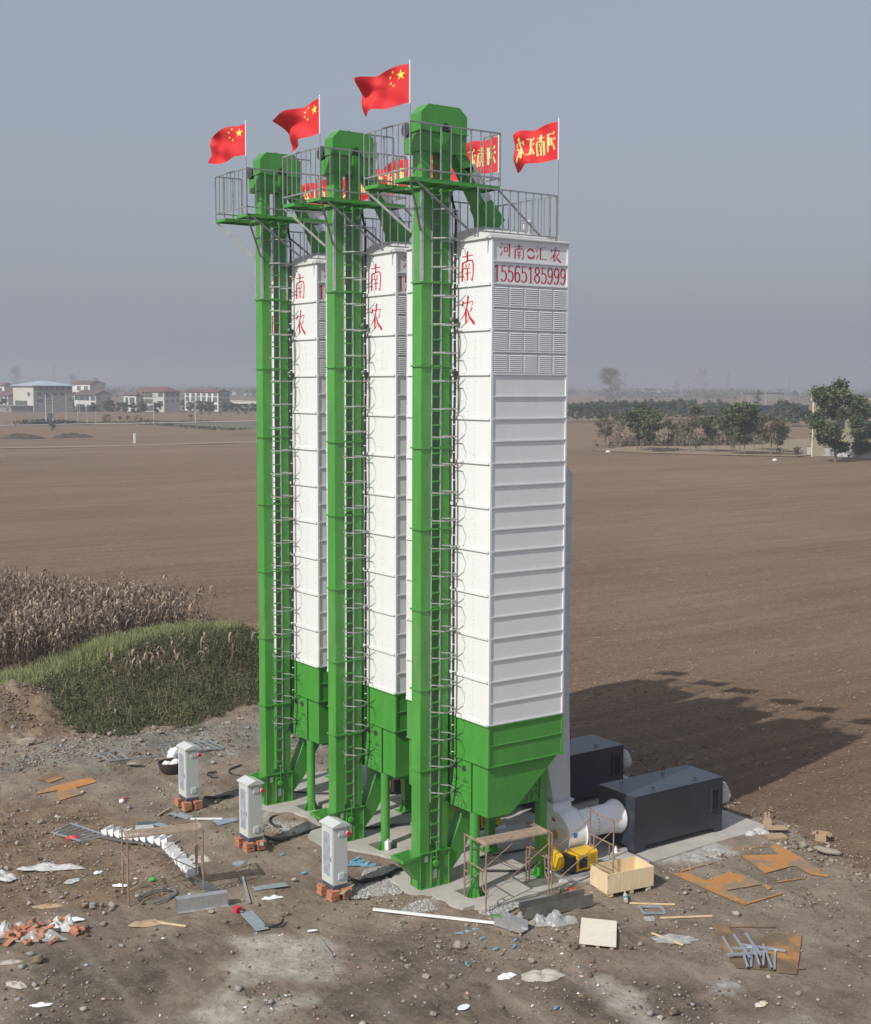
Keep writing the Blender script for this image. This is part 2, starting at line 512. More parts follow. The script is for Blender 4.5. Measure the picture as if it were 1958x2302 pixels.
def build_ground():
    c0 = np.array([CAM.x, CAM.y])-9*np.array([math.sin(YAW), math.cos(YAW)])
    ang = YAW+np.linspace(-math.radians(52), math.radians(52), 760)
    r = [20.0]
    while r[-1] < 80:
        r.append(r[-1]*1.0022)
    while r[-1] < 9500:
        r.append(r[-1]*1.045)
    r = np.array(r)
    RR_, AA = np.meshgrid(r, ang, indexing='ij')
    X, Y = c0[0]+RR_*np.sin(AA), c0[1]+RR_*np.cos(AA)
    nr, na = X.shape
    x, y = X.ravel(), Y.ravel()
    site = sstep(-0.35, 0.35, polydist(x, y, SITE)+0.5*fbm(x*.7, y*.7, 3))
    z = zlarge(x, y)
    fade = 1-sstep(62, 78, RR_.ravel())
    slab = sstep(.12, .40, polydist(x, y, SLAB))
    rim = np.clip(1-np.abs(polydist(x, y, SLAB)+.1)/.7, 0, 1)
    tilt = sstep(.3, 2.2, z+.1)
    zsite = (0.055*fbm(x*.9, y*.9, 3)+0.035*np.abs(fbm(x*2.6, y*2.6, 4, .6))+0.030*fbm(x*5.5, y*5.5, 2)*sstep(-.3, .5, fbm(x*.35+9, y*.35, 2)))
    zsite = zsite+.045*np.abs(fbm(x*3.1+7, y*3.1, 3, .6))*sstep(-.35, .35, fbm(x*.5+3, y*.5+8, 3))
    bank = msk(x, y, [[(-16, 21.5), (-6, 21.0), (0, 21.0), (6, 20.6), (6, 23), (-2, 24), (-3, 28.5), (-16, 29)]], .4, .5, .9)
    zsite = zsite+bank*(.22*np.abs(fbm(x*2.2, y*2.2, 4, .65))+.16*fbm(x*1.1, y*1.1, 3))
    zsite = zsite+tilt*0.30*fbm(x*1.7+3, y*1.7, 5, .65)+.05*np.maximum(0, fbm(x*1.9+40, y*1.9, 4, .65))
    zfield = 0.030*fbm(x*2.6, y*4.2, 4, .7)+0.018*np.sin(y*2*PI/0.55+1.2*fbm(x*.25, y*.25, 2))+0.03*fbm(x*.5, y*.5, 2)
    flat = 1-.85*np.maximum.reduce([sstep(-.3, .05, polydist(x, y, p)) for p in FLATZ])
    zsite = (zsite-.03)*flat
    z = z+fade*(site*zsite+(1-site)*zfield)
    z = z+site*rim*(.055+.05*fbm(x*1.3, y*1.3, 3))*(y < 12)*(x < 9.9)
    z = np.where(slab > 0, z*(1-slab)+(-0.32)*slab, z)
    fine = np.zeros(x.shape)
    A = {'site': site, 'pale': msk(x, y, PALE, .5, .5), 'powder': msk(x, y, POWDER, .35, .35, 1.5), 'sandy': msk(x, y, SANDY, .6, 1.1, 1.2),
         'ash': msk(x, y, ASH, .5, .9, .8), 'clay': msk(x, y, CLAY, .9, 1.2, .5), 'darkz': msk(x, y, DARKZ, .8, 1.2, .5)}
    co = np.stack([x, y, z], 1)
    i, j = np.meshgrid(np.arange(nr-1), np.arange(na-1), indexing='ij')
    q = np.stack([i*na+j, (i+1)*na+j, (i+1)*na+j+1, i*na+j+1], -1).reshape(-1, 4)
    q = q[:, ::-1]
    fs = site[q].mean(1) > 0.5
    out = []
    for name, sel in (('bare_ground', fs), ('ploughed_field', ~fs)):
        qq = q[sel]
        used, inv = np.unique(qq, return_inverse=True)
        inv = inv.reshape(-1, 4)
        me = bpy.data.meshes.new(name)
        me.vertices.add(len(used))
        me.vertices.foreach_set('co', co[used].ravel().astype(np.float32))
        me.loops.add(inv.size)
        me.loops.foreach_set('vertex_index', inv.ravel().astype(np.int32))
        me.polygons.add(len(inv))
        me.polygons.foreach_set('loop_start', np.arange(0, inv.size, 4, dtype=np.int32))
        me.polygons.foreach_set('use_smooth', np.ones(len(inv), bool))
        me.update(calc_edges=True)
        me.validate()
        for k, a in A.items():
            at = me.attributes.new(k, 'FLOAT', 'POINT')
            at.data.foreach_set('value', a[used].astype(np.float32))
        if me.polygons[0].normal.z < 0:
            me.flip_normals()
        o = bpy.data.objects.new(name, me)
        COL.objects.link(o)
        tag(o, kind='structure')
        out.append(o)
    return out


def soil_mats():
    res = []
    for which in ('site', 'field'):
        M = bpy.data.materials.new('site_soil' if which == 'site' else 'tilled_soil')
        M.use_nodes = True
        N, L = M.node_tree.nodes, M.node_tree.links
        b = N['Principled BSDF']
        b.inputs['Roughness'].default_value = 0.95
        b.inputs['Specular IOR Level'].default_value = 0.15
        tc = N.new('ShaderNodeTexCoord')

        def noise(sc, det=6, ro=.65, vec=None):
            n = N.new('ShaderNodeTexNoise')
            n.inputs['Scale'].default_value = sc
            n.inputs['Detail'].default_value = det
            n.inputs['Roughness'].default_value = ro
            L.new(vec or tc.outputs['Object'], n.inputs['Vector'])
            return n.outputs['Fac']

        def ramp(f, *els):
            c = N.new('ShaderNodeValToRGB')
            while len(c.color_ramp.elements) < len(els):
                c.color_ramp.elements.new(.5)
            for e, (p, col) in zip(c.color_ramp.elements, els):
                e.position = p
                e.color = (*col, 1) if len(col) == 3 else col
            L.new(f, c.inputs[0])
            return c.outputs[0]

        def mixc(f, a, bb, typ='MIX'):
            n = N.new('ShaderNodeMix')
            n.data_type = 'RGBA'
            n.blend_type = typ
            for k, s in ((0, f), (6, a), (7, bb)):
                if isinstance(s, (int, float)):
                    n.inputs[k].default_value = s
                elif isinstance(s, tuple):
                    n.inputs[k].default_value = (*s, 1)
                else:
                    L.new(s, n.inputs[k])
            return n.outputs[2]

        def attr(k):
            n = N.new('ShaderNodeAttribute')
            n.attribute_name = k
            return n.outputs['Fac']

        def mul(a, bb):
            n = N.new('ShaderNodeMath')
            n.operation = 'MULTIPLY'
            for k, s in ((0, a), (1, bb)):
                if isinstance(s, (int, float)):
                    n.inputs[k].default_value = s
                else:
                    L.new(s, n.inputs[k])
            return n.outputs[0]
        if which == 'site':
            base = ramp(noise(.45, 8), (.34, (.140, .108, .080)), (.5, (.235, .185, .140)), (.66, (.335, .275, .215)))
            base = mixc(attr('clay'), base, ramp(noise(1.1, 8), (.36, (.140, .095, .060)), (.64, (.280, .200, .132))))
            base = mixc(attr('darkz'), base, ramp(noise(.8, 8), (.36, (.090, .071, .056)), (.64, (.200, .162, .128))))
            base = mixc(attr('sandy'), base, ramp(noise(2.2, 8), (.3, (.19, .145, .105)), (.7, (.34, .275, .21))))
            base = mixc(mul(attr('pale'), .9), base, ramp(noise(1.2, 9, .7), (.34, (.27, .245, .21)), (.58, (.52, .475, .41))))
            base = mixc(attr('ash'), base, ramp(noise(.9, 9, .7), (.36, (.130, .122, .100)), (.62, (.285, .268, .225))))
            base = mixc(mul(attr('powder'), ramp(noise(3.5, 9, .7), (.30, (.2, .2, .2)), (.55, (1, 1, 1)))), base, (.50, .49, .47))
            spk = ramp(noise(16, 4, .7), (.57, (0, 0, 0)), (.66, (1, 1, 1)))
            base = mixc(mul(spk, .45), base, (.36, .31, .255))
            spd = ramp(noise(9, 6, .75), (.34, (1, 1, 1)), (.46, (0, 0, 0)))
            base = mixc(mul(spd, .55), base, (.06, .045, .034))
            mp = N.new('ShaderNodeMapping')
            mp.inputs['Scale'].default_value = (1.6, .13, 1.0)
            mp.inputs['Rotation'].default_value = (0, 0, math.radians(9))
            L.new(tc.outputs['Object'], mp.inputs['Vector'])
            stre = ramp(noise(1.2, 6, .65, mp.outputs[0]), (.52, (0, 0, 0)), (.66, (1, 1, 1)))
            base = mixc(mul(stre, .30), base, (.40, .345, .28))
            crumb = ramp(noise(3.4, 9, .8), (.50, (0, 0, 0)), (.60, (1, 1, 1)))
            base = mixc(mul(crumb, .34), base, (.31, .26, .205))
            b1, b2, s1 = noise(5, 9, .80), noise(24, 5, .75), 1.0
        else:
            mp = N.new('ShaderNodeMapping')
            mp.inputs['Scale'].default_value = (.05, 1.0, 1.0)
            mp.inputs['Rotation'].default_value = (0, 0, math.radians(-4))
            L.new(tc.outputs['Object'], mp.inputs['Vector'])
            base = ramp(noise(.030, 9, .62), (.33, (.170, .121, .083)), (.5, (.225, .164, .115)), (.68, (.285, .213, .152)))
            rows = ramp(noise(.85, 7, .7, mp.outputs[0]), (.36, (.135, .095, .066)), (.64, (.305, .228, .162)))
            base = mixc(.50, base, rows)
            rows2 = ramp(noise(.09, 5, .6, mp.outputs[0]), (.40, (.150, .105, .071)), (.60, (.285, .213, .152)))
            base = mixc(.26, base, rows2)
            crumb = ramp(noise(1.7, 9, .82), (.40, (1, 1, 1)), (.49, (0, 0, 0)))
            base = mixc(mul(crumb, .30), base, (.105, .075, .052))
            crl = ramp(noise(2.6, 9, .82), (.54, (0, 0, 0)), (.62, (1, 1, 1)))
            base = mixc(mul(crl, .26), base, (.36, .275, .20))
            spd = ramp(noise(9, 5, .75), (.36, (1, 1, 1)), (.50, (0, 0, 0)))
            base = mixc(mul(spd, .50), base, (.062, .044, .032))
            spk = ramp(noise(22, 3, .6), (.62, (0, 0, 0)), (.72, (1, 1, 1)))
            base = mixc(mul(spk, .30), base, (.33, .26, .185))
            b1, b2, s1 = noise(5, 9, .78), noise(22, 5, .7), 0.9
        base = mixc(1.0, base, (1.30, 1.31, 1.32) if which == 'site' else (1.04, 1.01, .95), 'MULTIPLY')
        L.new(base, b.inputs['Base Color'])
        p1 = N.new('ShaderNodeBump')
        p1.inputs['Strength'].default_value = s1
        p1.inputs['Distance'].default_value = .14
        L.new(b1, p1.inputs['Height'])
        p2 = N.new('ShaderNodeBump')
        p2.inputs['Strength'].default_value = .7
        p2.inputs['Distance'].default_value = .045
        L.new(b2, p2.inputs['Height'])
        L.new(p1.outputs[0], p2.inputs['Normal'])
        L.new(p2.outputs[0], b.inputs['Normal'])
        res.append(M)
    return res


gA, gB = build_ground()
mS, mF = soil_mats()
gA.data.materials.append(mS)
gB.data.materials.append(mF)

# ------------------------------------------------------------------ concrete slab with pits round the legs
CONC = mat('concrete', (0.395, 0.375, 0.34), 0.9, var=0.18, scale=1.1, bump=.3, bscale=30, col2=(0.28, 0.255, 0.22), thr=.56)
LEGX, LEGY = (0.13, 2.26), (0.69, 2.84)
DY = 4.089


def build_slab():
    edge = SLAB
    jit = []
    for i, (x, y) in enumerate(edge):
        x2, y2 = edge[(i+1) % len(edge)]
        L_ = math.hypot(x2-x, y2-y)
        n = max(1, int(L_/.28))
        smooth = (x > 3.2 and y < 2) or y > 11
        for k in range(n):
            t = k/n
            w = 0 if smooth else .07
            jit.append((x+(x2-x)*t+random.uniform(-w, w), y+(y2-y)*t+random.uniform(-w, w)))
    bm = bmesh.new()

    def loop(pts):
        vs = [bm.verts.new((x, y, 0)) for x, y in pts]
        return [bm.edges.new((vs[i], vs[(i+1) % len(vs)])) for i in range(len(vs))]
    es = loop(jit)
    for k in range(3):
        for lx, w, d in ((LEGX[0], .36, .34),):
            cx, cy = lx, LEGY[0]+k*DY
            es += loop([(cx-w+.08, cy-d), (cx+w*.6, cy-d-.04), (cx+w, cy-d+.14), (cx+w, cy+d), (cx-w, cy+d), (cx-w, cy-d+.1)])
    bmesh.ops.triangle_fill(bm, use_beauty=True, edges=es)
    fs = list(bm.faces)
    for f in fs:
        if f.normal.z < 0:
            f.normal_flip()
    ex = bmesh.ops.extrude_face_region(bm, geom=fs)
    for v in ex['geom']:
        if isinstance(v, bmesh.types.BMVert):
            v.co.z -= .30
    bmesh.ops.recalc_face_normals(bm, faces=bm.faces)
    me = bpy.data.meshes.new('concrete_slab')
    bm.to_mesh(me)
    bm.free()
    me.materials.append(CONC)
    o = bpy.data.objects.new('concrete_slab', me)
    COL.objects.link(o)
    tag(o, kind='structure')
    p = MB()
    for k in range(3):
        p.box(LEGX[0]-.42, LEGX[0]+.42, LEGY[0]-.42+k*DY, LEGY[0]+.42+k*DY, -.22, -.15)
    p.build('pit_bottom', mat('wet_concrete', (.10, .095, .075), .25, var=.2, scale=4))
    tag(bpy.data.objects['pit_bottom'], kind='structure')


build_slab()
# ------------------------------------------------------------------ brush-stroke characters, each stroke (points, weight, end taper)
WATER = [([(.10, .92), (.22, .80)], 1.0, 1), ([(.03, .66), (.15, .55)], 1.0, 1), ([(.05, .12), (.12, .22), (.24, .44)], .9, 1)]
GLYPH = {
    'he': WATER+[([(.30, .85), (.98, .89)], .7, 0), ([(.39, .66), (.40, .34)], .8, 0), ([(.39, .65), (.65, .67), (.63, .36)], .75, 0),
                 ([(.40, .39), (.62, .40)], .6, 0), ([(.83, .88), (.83, .08), (.71, .16)], 1.0, 1)],
    'nan': [([(.12, .82), (.88, .85)], .7, 0), ([(.50, .99), (.49, .66)], .9, 0), ([(.16, .63), (.14, .01)], .95, 0),
            ([(.16, .62), (.85, .65), (.85, .04), (.73, .10)], .9, 1), ([(.37, .57), (.44, .47)], .7, 1), ([(.64, .58), (.55, .46)], .7, 1),
            ([(.32, .42), (.69, .44)], .6, 0), ([(.29, .26), (.72, .28)], .6, 0), ([(.50, .44), (.50, .03)], .85, 0)],
    'hui': WATER+[([(.38, .85), (.96, .88)], .7, 0), ([(.42, .86), (.41, .10)], .95, 0), ([(.41, .11), (1.0, .13)], .85, 0)],
    'nong': [([(.18, .82), (.11, .62)], .9, 1), ([(.17, .74), (.88, .79), (.76, .62)], .75, 1), ([(.53, .99), (.44, .62), (.25, .36), (.02, .20)], .9, 1),
             ([(.37, .50), (.37, .06), (.56, .22)], .9, 1), ([(.82, .58), (.62, .44)], .8, 1), ([(.47, .54), (.62, .28), (.99, .03)], 1.15, -1)],
    'zhuang': [([(.12, .90), (.19, .80)], .8, 1), ([(.08, .62), (.26, .72)], .7, 1), ([(.29, .98), (.29, .58)], .8, 0), ([(.42, .83), (.96, .85)], .6, 0),
               ([(.68, .98), (.68, .63)], .8, 0), ([(.47, .63), (.90, .64)], .6, 0), ([(.48, .57), (.54, .50)], .8, 1), ([(.06, .44), (.94, .47)], .6, 0),
               ([(.47, .45), (.27, .25), (.05, .13)], .8, 1), ([(.36, .29), (.36, .01), (.54, .11)], .8, 1), ([(.80, .38), (.62, .27)], .7, 1), ([(.48, .43), (.66, .18), (.98, .01)], 1.0, -1)],
    'logo': [([(.10, .58), (.22, .76), (.50, .86), (.76, .74), (.86, .60)], 1.3, 2), ([(.92, .42), (.78, .24), (.50, .14), (.26, .24), (.14, .40)], 1.3, 2)],
    '1': [([(.10, .80), (.27, .97), (.27, .02)], 1, 0), ([(.10, .02), (.44, .02)], .6, 0)],
    '5': [([(.43, .95), (.14, .95), (.11, .56)], .8, 0), ([(.11, .56), (.20, .63), (.32, .61), (.41, .50), (.44, .33), (.39, .13), (.26, .03), (.14, .05), (.07, .15)], 1, 3)],
    '6': [([(.43, .84), (.37, .95), (.27, .97), (.16, .86), (.09, .62), (.08, .36), (.13, .12), (.26, .02), (.38, .12), (.43, .31), (.38, .50), (.27, .58), (.14, .50), (.09, .36)], 1, 3)],
    '8': [([(.25, .53), (.12, .64), (.10, .80), (.25, .96), (.40, .80), (.38, .64), (.25, .53), (.10, .40), (.06, .24), (.25, .02), (.44, .24), (.40, .40), (.25, .53)], 1, 3)],
    '9': [([(.07, .16), (.13, .05), (.23, .03), (.34, .14), (.41, .38), (.42, .64), (.37, .88), (.24, .98), (.12, .88), (.07, .69), (.12, .50), (.23, .42), (.36, .50), (.41, .64)], 1, 3)],
    '7': [([(.06, .78), (.08, .95), (.44, .95), (.30, .5), (.22, .02)], .9, 0)],
    '3': [([(.08, .84), (.20, .97), (.38, .88), (.38, .68), (.22, .54), (.40, .42), (.44, .24), (.32, .05), (.16, .04), (.06, .16)], .9, 3)],
    '-': [([(.06, .45), (.44, .45)], 1.4, 0)],
}


def glyph(mb, key, place, wt, vert=1.0, aspect=1.0):
    """ribbons of one character; place(u, v) gives the point in the world; strokes are broad upright and thin across"""
    for pts, w, tp in GLYPH[key]:
        P = [Vector((p[0], p[1], 0)) for p in pts]
        if tp >= 2 or len(P) > 3:
            P = smoothpts(P, 5)
        else:
            q = []
            for a, b in zip(P, P[1:]):
                q += [a, a.lerp(b, .33), a.lerp(b, .67)]
            P = q+[P[-1]]
        n = len(P)
        L_, R_ = [], []
        for i, p in enumerate(P):
            d = P[min(i+1, n-1)]-P[max(i-1, 0)]
            d.normalize()
            nib = .42+.58*abs(d.y)
            t = i/(n-1)
            k = 1.0
            if tp == 1:
                k = 1.15-.75*t
            elif tp == -1:
                k = .45+1.0*t if t < .85 else .9
            elif tp == 2:
                k = .25+1.5*math.sin(PI*t)
            ww = wt*w*nib*k/2
            L_.append(p+Vector((-d.y*ww/aspect, d.x*ww, 0)))
            R_.append(p-Vector((-d.y*ww/aspect, d.x*ww, 0)))
        vs = [place(p.x, p.y) for p in L_]+[place(p.x, p.y) for p in R_]
        mb.add(vs, [(i, i+1, n+i+1, n+i) for i in range(n-1)])
# ------------------------------------------------------------------ grain dryer (built for the nearest stand, then copied along Y)
WX, WY = 2.34, 3.528
Z0, ZT, PT = 4.39, 16.03, 0.529           # white casing from Z0 up to the eave, panel pitch PT


def build_dryer():
    root = empty('grain_dryer')
    # white casing with stiffening ledges
    m = MB()
    m.box(0, WX, 0, WY, Z0, ZT)
    for k in range(0, 21, 2):
        z = Z0+k*PT
        m.box(-.045, 0, .012, WY-.012, z-.022, z+.022)
        m.box(-.045, -.038, .012, WY-.012, z+.022, z+.05)
    for k in range(0, 23):
        z = Z0+k*PT
        m.box(.045, WX-.035, -.034, 0, z-.008, z+.008)
        m.box(.045, WX-.035, -.034, -.028, z+.008, z+.022)
        m.box(.02, WX-.02, WY, WY+.03, z-.008, z+.008)
    for y0, y1 in ((-.028, -.0005), (WY+.0005, WY+.028)):
        m.box(-.008, .045, y0, y1, Z0, ZT)
        m.box(WX-.035, WX+.012, y0, y1, Z0, ZT)
    for k in range(0, 23, 2):
        m.box(WX, WX+.05, 0.01, WY-.01, Z0+k*PT-.015, Z0+k*PT+.015)
    casing = m.build('casing', WHITE, root)
    r = MB()
    for k in range(0, 22, 1):
        for q in range(6):
            for y in (.62,):
                z = Z0+k*PT+.045+q*.085
                r.box(-.007, 0, y-.007, y+.007, z, z+.013)
    rr = random.Random(3)
    for k in range(0, 18):
        for q in range(7):
            y, z = .55+rr.random()*.62, Z0+k*PT+.05+rr.random()*.42
            r.box(-.006, 0, y-.007, y+.007, z, z+.013)
    tag(r.build('bolts', mat('bolt_steel', (.36, .36, .36), .5, metal=.5), casing), kind='stuff')
    # louvre panels, 4 rows of 5 between the ledges
    lp = MB()
    w, h = (WX-.08)/5, PT
    fx = w-.012
    lp.box(0.006, .024, -.014, 0, .02, h-.025)
    lp.box(fx-.012, fx+.006, -.014, 0, .02, h-.025)
    lp.box(.024, fx-.012, -.014, 0, .02, .045)
    lp.box(.024, fx-.012, -.014, 0, h-.045, h-.025)
    n = 9
    for i in range(n):
        za = .05+(h-.10)*(i+.16)/n
        zb = .05+(h-.10)*(i+.98)/n
        lp.add([(.026, -.030, za), (fx-.014, -.030, za), (fx-.014, -.004, zb), (.026, -.004, zb), (.026, -.024, za), (fx-.014, -.024, za), (fx-.014, -.001, zb), (.026, -.001, zb)],
               [(0, 1, 2, 3), (7, 6, 5, 4), (0, 4, 5, 1), (1, 5, 6, 2), (0, 3, 7, 4)])
    first = None
    for k in range(16, 20):
        for c in range(5):
            loc = (.05+c*w, -.001, Z0+k*PT)
            if first is None:
                first = lp.build('louvre_panel', WHITE_G, root, loc)
            else:
                o = first.copy()
                COL.objects.link(o)
                o.parent = root
                o.location = loc
    back = MB()
    back.box(.05, WX-.04, -.0045, -.001, Z0+16*PT+.02, Z0+20*PT-.02)
    back.build('louvre_recess', mat('louvre_dark', (.34, .345, .35), .8), root)
    # roof
    rf = MB()
    a = .06
    cx, cy = WX/2, WY/2
    rf.box(-a, WX+a, -a, WY+a, ZT, ZT+.03)
    b = [(-a+.01, -a+.01, ZT+.03), (WX+a-.01, -a+.01, ZT+.03), (WX+a-.01, WY+a-.01, ZT+.03), (-a+.01, WY+a-.01, ZT+.03)]
    t = [(cx-.3, cy-.3, ZT+.46), (cx+.3, cy-.3, ZT+.46), (cx+.3, cy+.3, ZT+.46), (cx-.3, cy+.3, ZT+.46)]
    rf.hexa(b, t)
    rf.build('roof', mat('roof_sheet', (.60, .61, .60), .5, var=.06, scale=2), root)
    v = MB()
    v.lathe([(.11, 0), (.11, .46), (.145, .465), (.145, .52), (.11, .53)], (1.98, 1.15, 16.16), n=20)
    v.build('vent_pipe', WHITE, root, smooth=True)
    v = MB()
    v.lathe([(.035, -.04), (.095, -.035), (.095, .035), (.035, .04)], (2.24, .30, 16.17), axis='y', n=18)
    v.build('roof_lug', WHITE, root, smooth=True)
    # roof railing
    rl = MB()
    zt, zb = 17.165, 16.17
    xs0, xs1, y0, y1 = -.37, 2.0, .05, 2.38
    for z in (zt, zb):
        for p, q in (((xs0, y0), (xs1, y0)), ((xs1, y0), (xs1, y1)), ((xs1, y1), (xs0, y1))):
            rl.bar((*p, z), (*q, z), .03)
    for i in range(11):
        x = xs0+(xs1-xs0)*i/10
        rl.bar((x, y0, zb if i not in (0, 10) else 16.03), (x, y0, zt), .028 if i % 5 == 0 else .018)
        rl.bar((x, y1, zb), (x, y1, zt), .018)
    for i in range(1, 10):
        y = y0+(y1-y0)*i/10
        rl.bar((xs1, y, zb), (xs1, y, zt), .018)
    rl.bar((xs1, y0, 16.0), (xs1, y0, zt), .035)
    rl.build('roof_railing', GALV_RAIL, root)
    # green bin and hopper
    g = MB()
    g.box(0, WX, 0, WY, 3.35, Z0-.001)
    for z in (Z0-.03, 3.35):
        g.box(-.04, WX+.04, -.04, 0, z-.012, z+.012)
        g.box(-.04, 0, 0, WY, z-.012, z+.012)
    g.box(.045, WX-.035, -.032, 0, 3.862, 3.878)
    for y0_, y1_ in ((-.028, -.0005),):
        g.box(-.008, .045, y0_, y1_, 3.37, Z0-.045)
        g.box(WX-.035, WX+.012, y0_, y1_, 3.37, Z0-.045)
    g.build('grain_bin', GREEN, root)
    hp = MB()
    yb = .05
    for ya, yz in ((yb, yb+.62), (WY-yb-.62, WY-yb)):
        hp.prism([(.04, 3.338), (.04, 2.07), (.78, 2.07), (2.27, 3.338)], ya, yz, 'y')
    hp.hexa([(.55, .67, 2.75), (1.2, .67, 2.75), (1.2, WY-.67, 2.75), (.55, WY-.67, 2.75)], [(.3, .67, 3.338), (2.2, .67, 3.338), (2.2, WY-.67, 3.338), (.3, WY-.67, 3.338)])
    hp.box(.35, .95, .3, WY-.3, 1.92, 2.07)
    hp.build('hopper', GREEN, root)
    # panel with sight glasses on the front and the lettered apron on the side
    cp = MB()
    cp.box(.012, .05, .69, WY-.69, 2.05, 3.335)
    for y in (.69, WY-.69):
        cp.box(-.005, .012, y-.012, y+.012, 2.05, 3.335)
    for z in (2.56, 2.68):
        cp.box(-.01, .012, .71, WY-.71, z-.01, z+.01)
    pan = cp.build('control_panel', GREEN, root)
    for y in (.98, 1.36, 2.2, 2.55):
        q = MB()
        q.lathe([(.078, -.012), (.078, 0.0), (.062, .001)], (.012, y, 3.10), axis='x', n=20)
        q.build('sight_glass', mat('sight_glass', (.045, .055, .05), .15, var=.3), pan, smooth=True)
    tx = MB()
    for key, y, z, s in (('nong', 1.30, 2.28, .30), ('hui', 1.75, 2.28, .30), ('nan', 2.3, 2.28, .3)):
        glyph(tx, key, lambda u, v, y=y, z=z, s=s: (.0085, y+.15-u*s*.9, z+v*s), .10)
    for i, c in enumerate('8-573'):
        glyph(tx, c, lambda u, v, i=i: (.0085, 1.66-i*.165-u*.30, 2.07+v*.19), .075)
    for y in (.95, 1.33):
        for i in range(3):
            glyph(tx, ('hui', 'nan', 'nong')[i], lambda u, v, y=y, i=i: (.0085, y+.09-i*.075-u*.07, 2.74+v*.09), .13)
    tx.build('stencilled_lettering', BLACKT, pan)
    ap = MB()
    ap.box(.26, 2.39, .62, .66, 2.0, 3.335)
    apo = ap.build('side_apron', GREEN, root)
    tx = MB()
    glyph(tx, 'zhuang', lambda u, v: (1.72+u*.36, .6165, 2.38+v*.40), .10)
    glyph(tx, '-', lambda u, v: (1.22+u*.7, .6165, 2.30+v*.2), .12)
    for i, c in enumerate('518-573'):
        glyph(tx, c, lambda u, v, i=i: (.86+i*.185+u*.32, .6165, 2.05+v*.24), .085)
    tx.build('stencilled_lettering', BLACKT, apo)
    # legs
    for lx in LEGX:
        for ly in LEGY:
            front = lx < 1
            lg = MB()
            zb_ = -.15 if front and ly < 1 else 0.0
            zt_ = 2.05 if front else 3.34
            if front:
                lg.lathe([(.125, zb_+.02), (.125, zt_)], (lx, ly, 0), n=20)
            else:
                lg.box(lx-.115, lx+.115, ly-.10, ly+.10, zb_+.02, zt_)
            o = lg.build('leg', GREEN, root, smooth=front)
            ft = MB()
            ft.box(lx-.27, lx+.27, ly-.24, ly+.24, zb_, zb_+.022)
            for dx, dy in ((1, 0), (-1, 0), (0, 1), (0, -1)):
                e = .115
                a_ = (lx+dx*e, ly+dy*e)
                b_ = (lx+dx*.25, ly+dy*.23)
                s = .009
                px_, py_ = -dy*s, dx*s
                ft.add([(a_[0]+px_, a_[1]+py_, zb_+.022), (b_[0]+px_, b_[1]+py_, zb_+.022), (b_[0]+px_, b_[1]+py_, zb_+.07), (a_[0]+px_, a_[1]+py_, zb_+.36),
                        (a_[0]-px_, a_[1]-py_, zb_+.022), (b_[0]-px_, b_[1]-py_, zb_+.022), (b_[0]-px_, b_[1]-py_, zb_+.07), (a_[0]-px_, a_[1]-py_, zb_+.36)],
                       [(0, 1, 2, 3), (7, 6, 5, 4), (0, 4, 5, 1), (1, 5, 6, 2), (2, 6, 7, 3), (3, 7, 4, 0)])
            ft.build('base_plate', GREEN_B, o)
    # outlet chute down to the elevator boot
    ch = MB()
    for yc in (1.74,):
        ch.hexa([(-.055, yc-.17, .20), (.34, yc-.17, .60), (.34, yc+.17, .60), (-.055, yc+.17, .20)],
                [(-.055, yc-.17, .72), (.50, yc-.17, 1.92), (.50, yc+.17, 1.92), (-.055, yc+.17, .72)])
        ch.hexa([(.34, yc-.17, .60), (.95, yc-.17, 1.6), (.95, yc+.17, 1.6), (.34, yc+.17, .60)],
                [(.50, yc-.17, 1.92), (.96, yc-.17, 1.92), (.96, yc+.17, 1.92), (.50, yc+.17, 1.92)])
        ch.box(-.06, .0, yc-.19, yc+.19, .18, .76)
    ch.build('outlet_chute', GREEN, root)
    # red stencilled lettering
    for key, y, z in (('nan', .95, 15.08), ('nong', .93, 14.03), ('he', 2.60, 15.08), ('hui', 2.60, 14.03)):
        tx = MB()
        glyph(tx, key, lambda u, v, y=y, z=z: (-.003, y+.29-u*.58, z+v*.72), .108, aspect=.85)
        tx.build('front_character', RED, root)
    tx = MB()
    for key, x, z, s in (('he', .24, 15.60, .36), ('nan', .64, 15.58, .36), ('logo', 1.03, 15.58, .30), ('hui', 1.33, 15.58, .36), ('nong', 1.76, 15.56, .38)):
        glyph(tx, key, lambda u, v, x=x, z=z, s=s: (x+u*s*.95, -.003, z+v*s), .115)
    tx.build('name_lettering', RED, root)
    tx = MB()
    for i, c in enumerate('15565185999'):
        glyph(tx, c, lambda u, v, i=i: (.055+i*.2035+u*.40, -.003, 15.035+v*.40), .105)
    tx.build('number_lettering', RED, root)
    # level sensors on the front
    for z in (14.19, 12.93):
        s = MB()
        s.lathe([(.03, 0), (.06, .01), (.06, .09), (.04, .12)], (-.12, 1.33, z), axis='y', n=14)
        s.box(-.12, 0, 1.36, 1.40, z-.02, z+.02)
        s.lathe([(.05, 0), (.05, .10), (.03, .12)], (-.12, 1.20, z-.03), axis='y', n=14, mi=1)
        s.tube(smoothpts([(-.1, 1.22, z-.05), (-.06, 1.28, z-.22), (-.03, 1.2, z-.5), (-.02, 1.24, z-.95)], 5), .008, 5, 1)
        s.build('level_sensor', [GALV, DARK], root, smooth=True)
    # hot air duct behind, tapering to the blower
    d = MB()
    dx, ya, yb = 3.40, .95, 2.6
    d.box(WX+.01, dx, ya, yb, 4.3, 10.35)
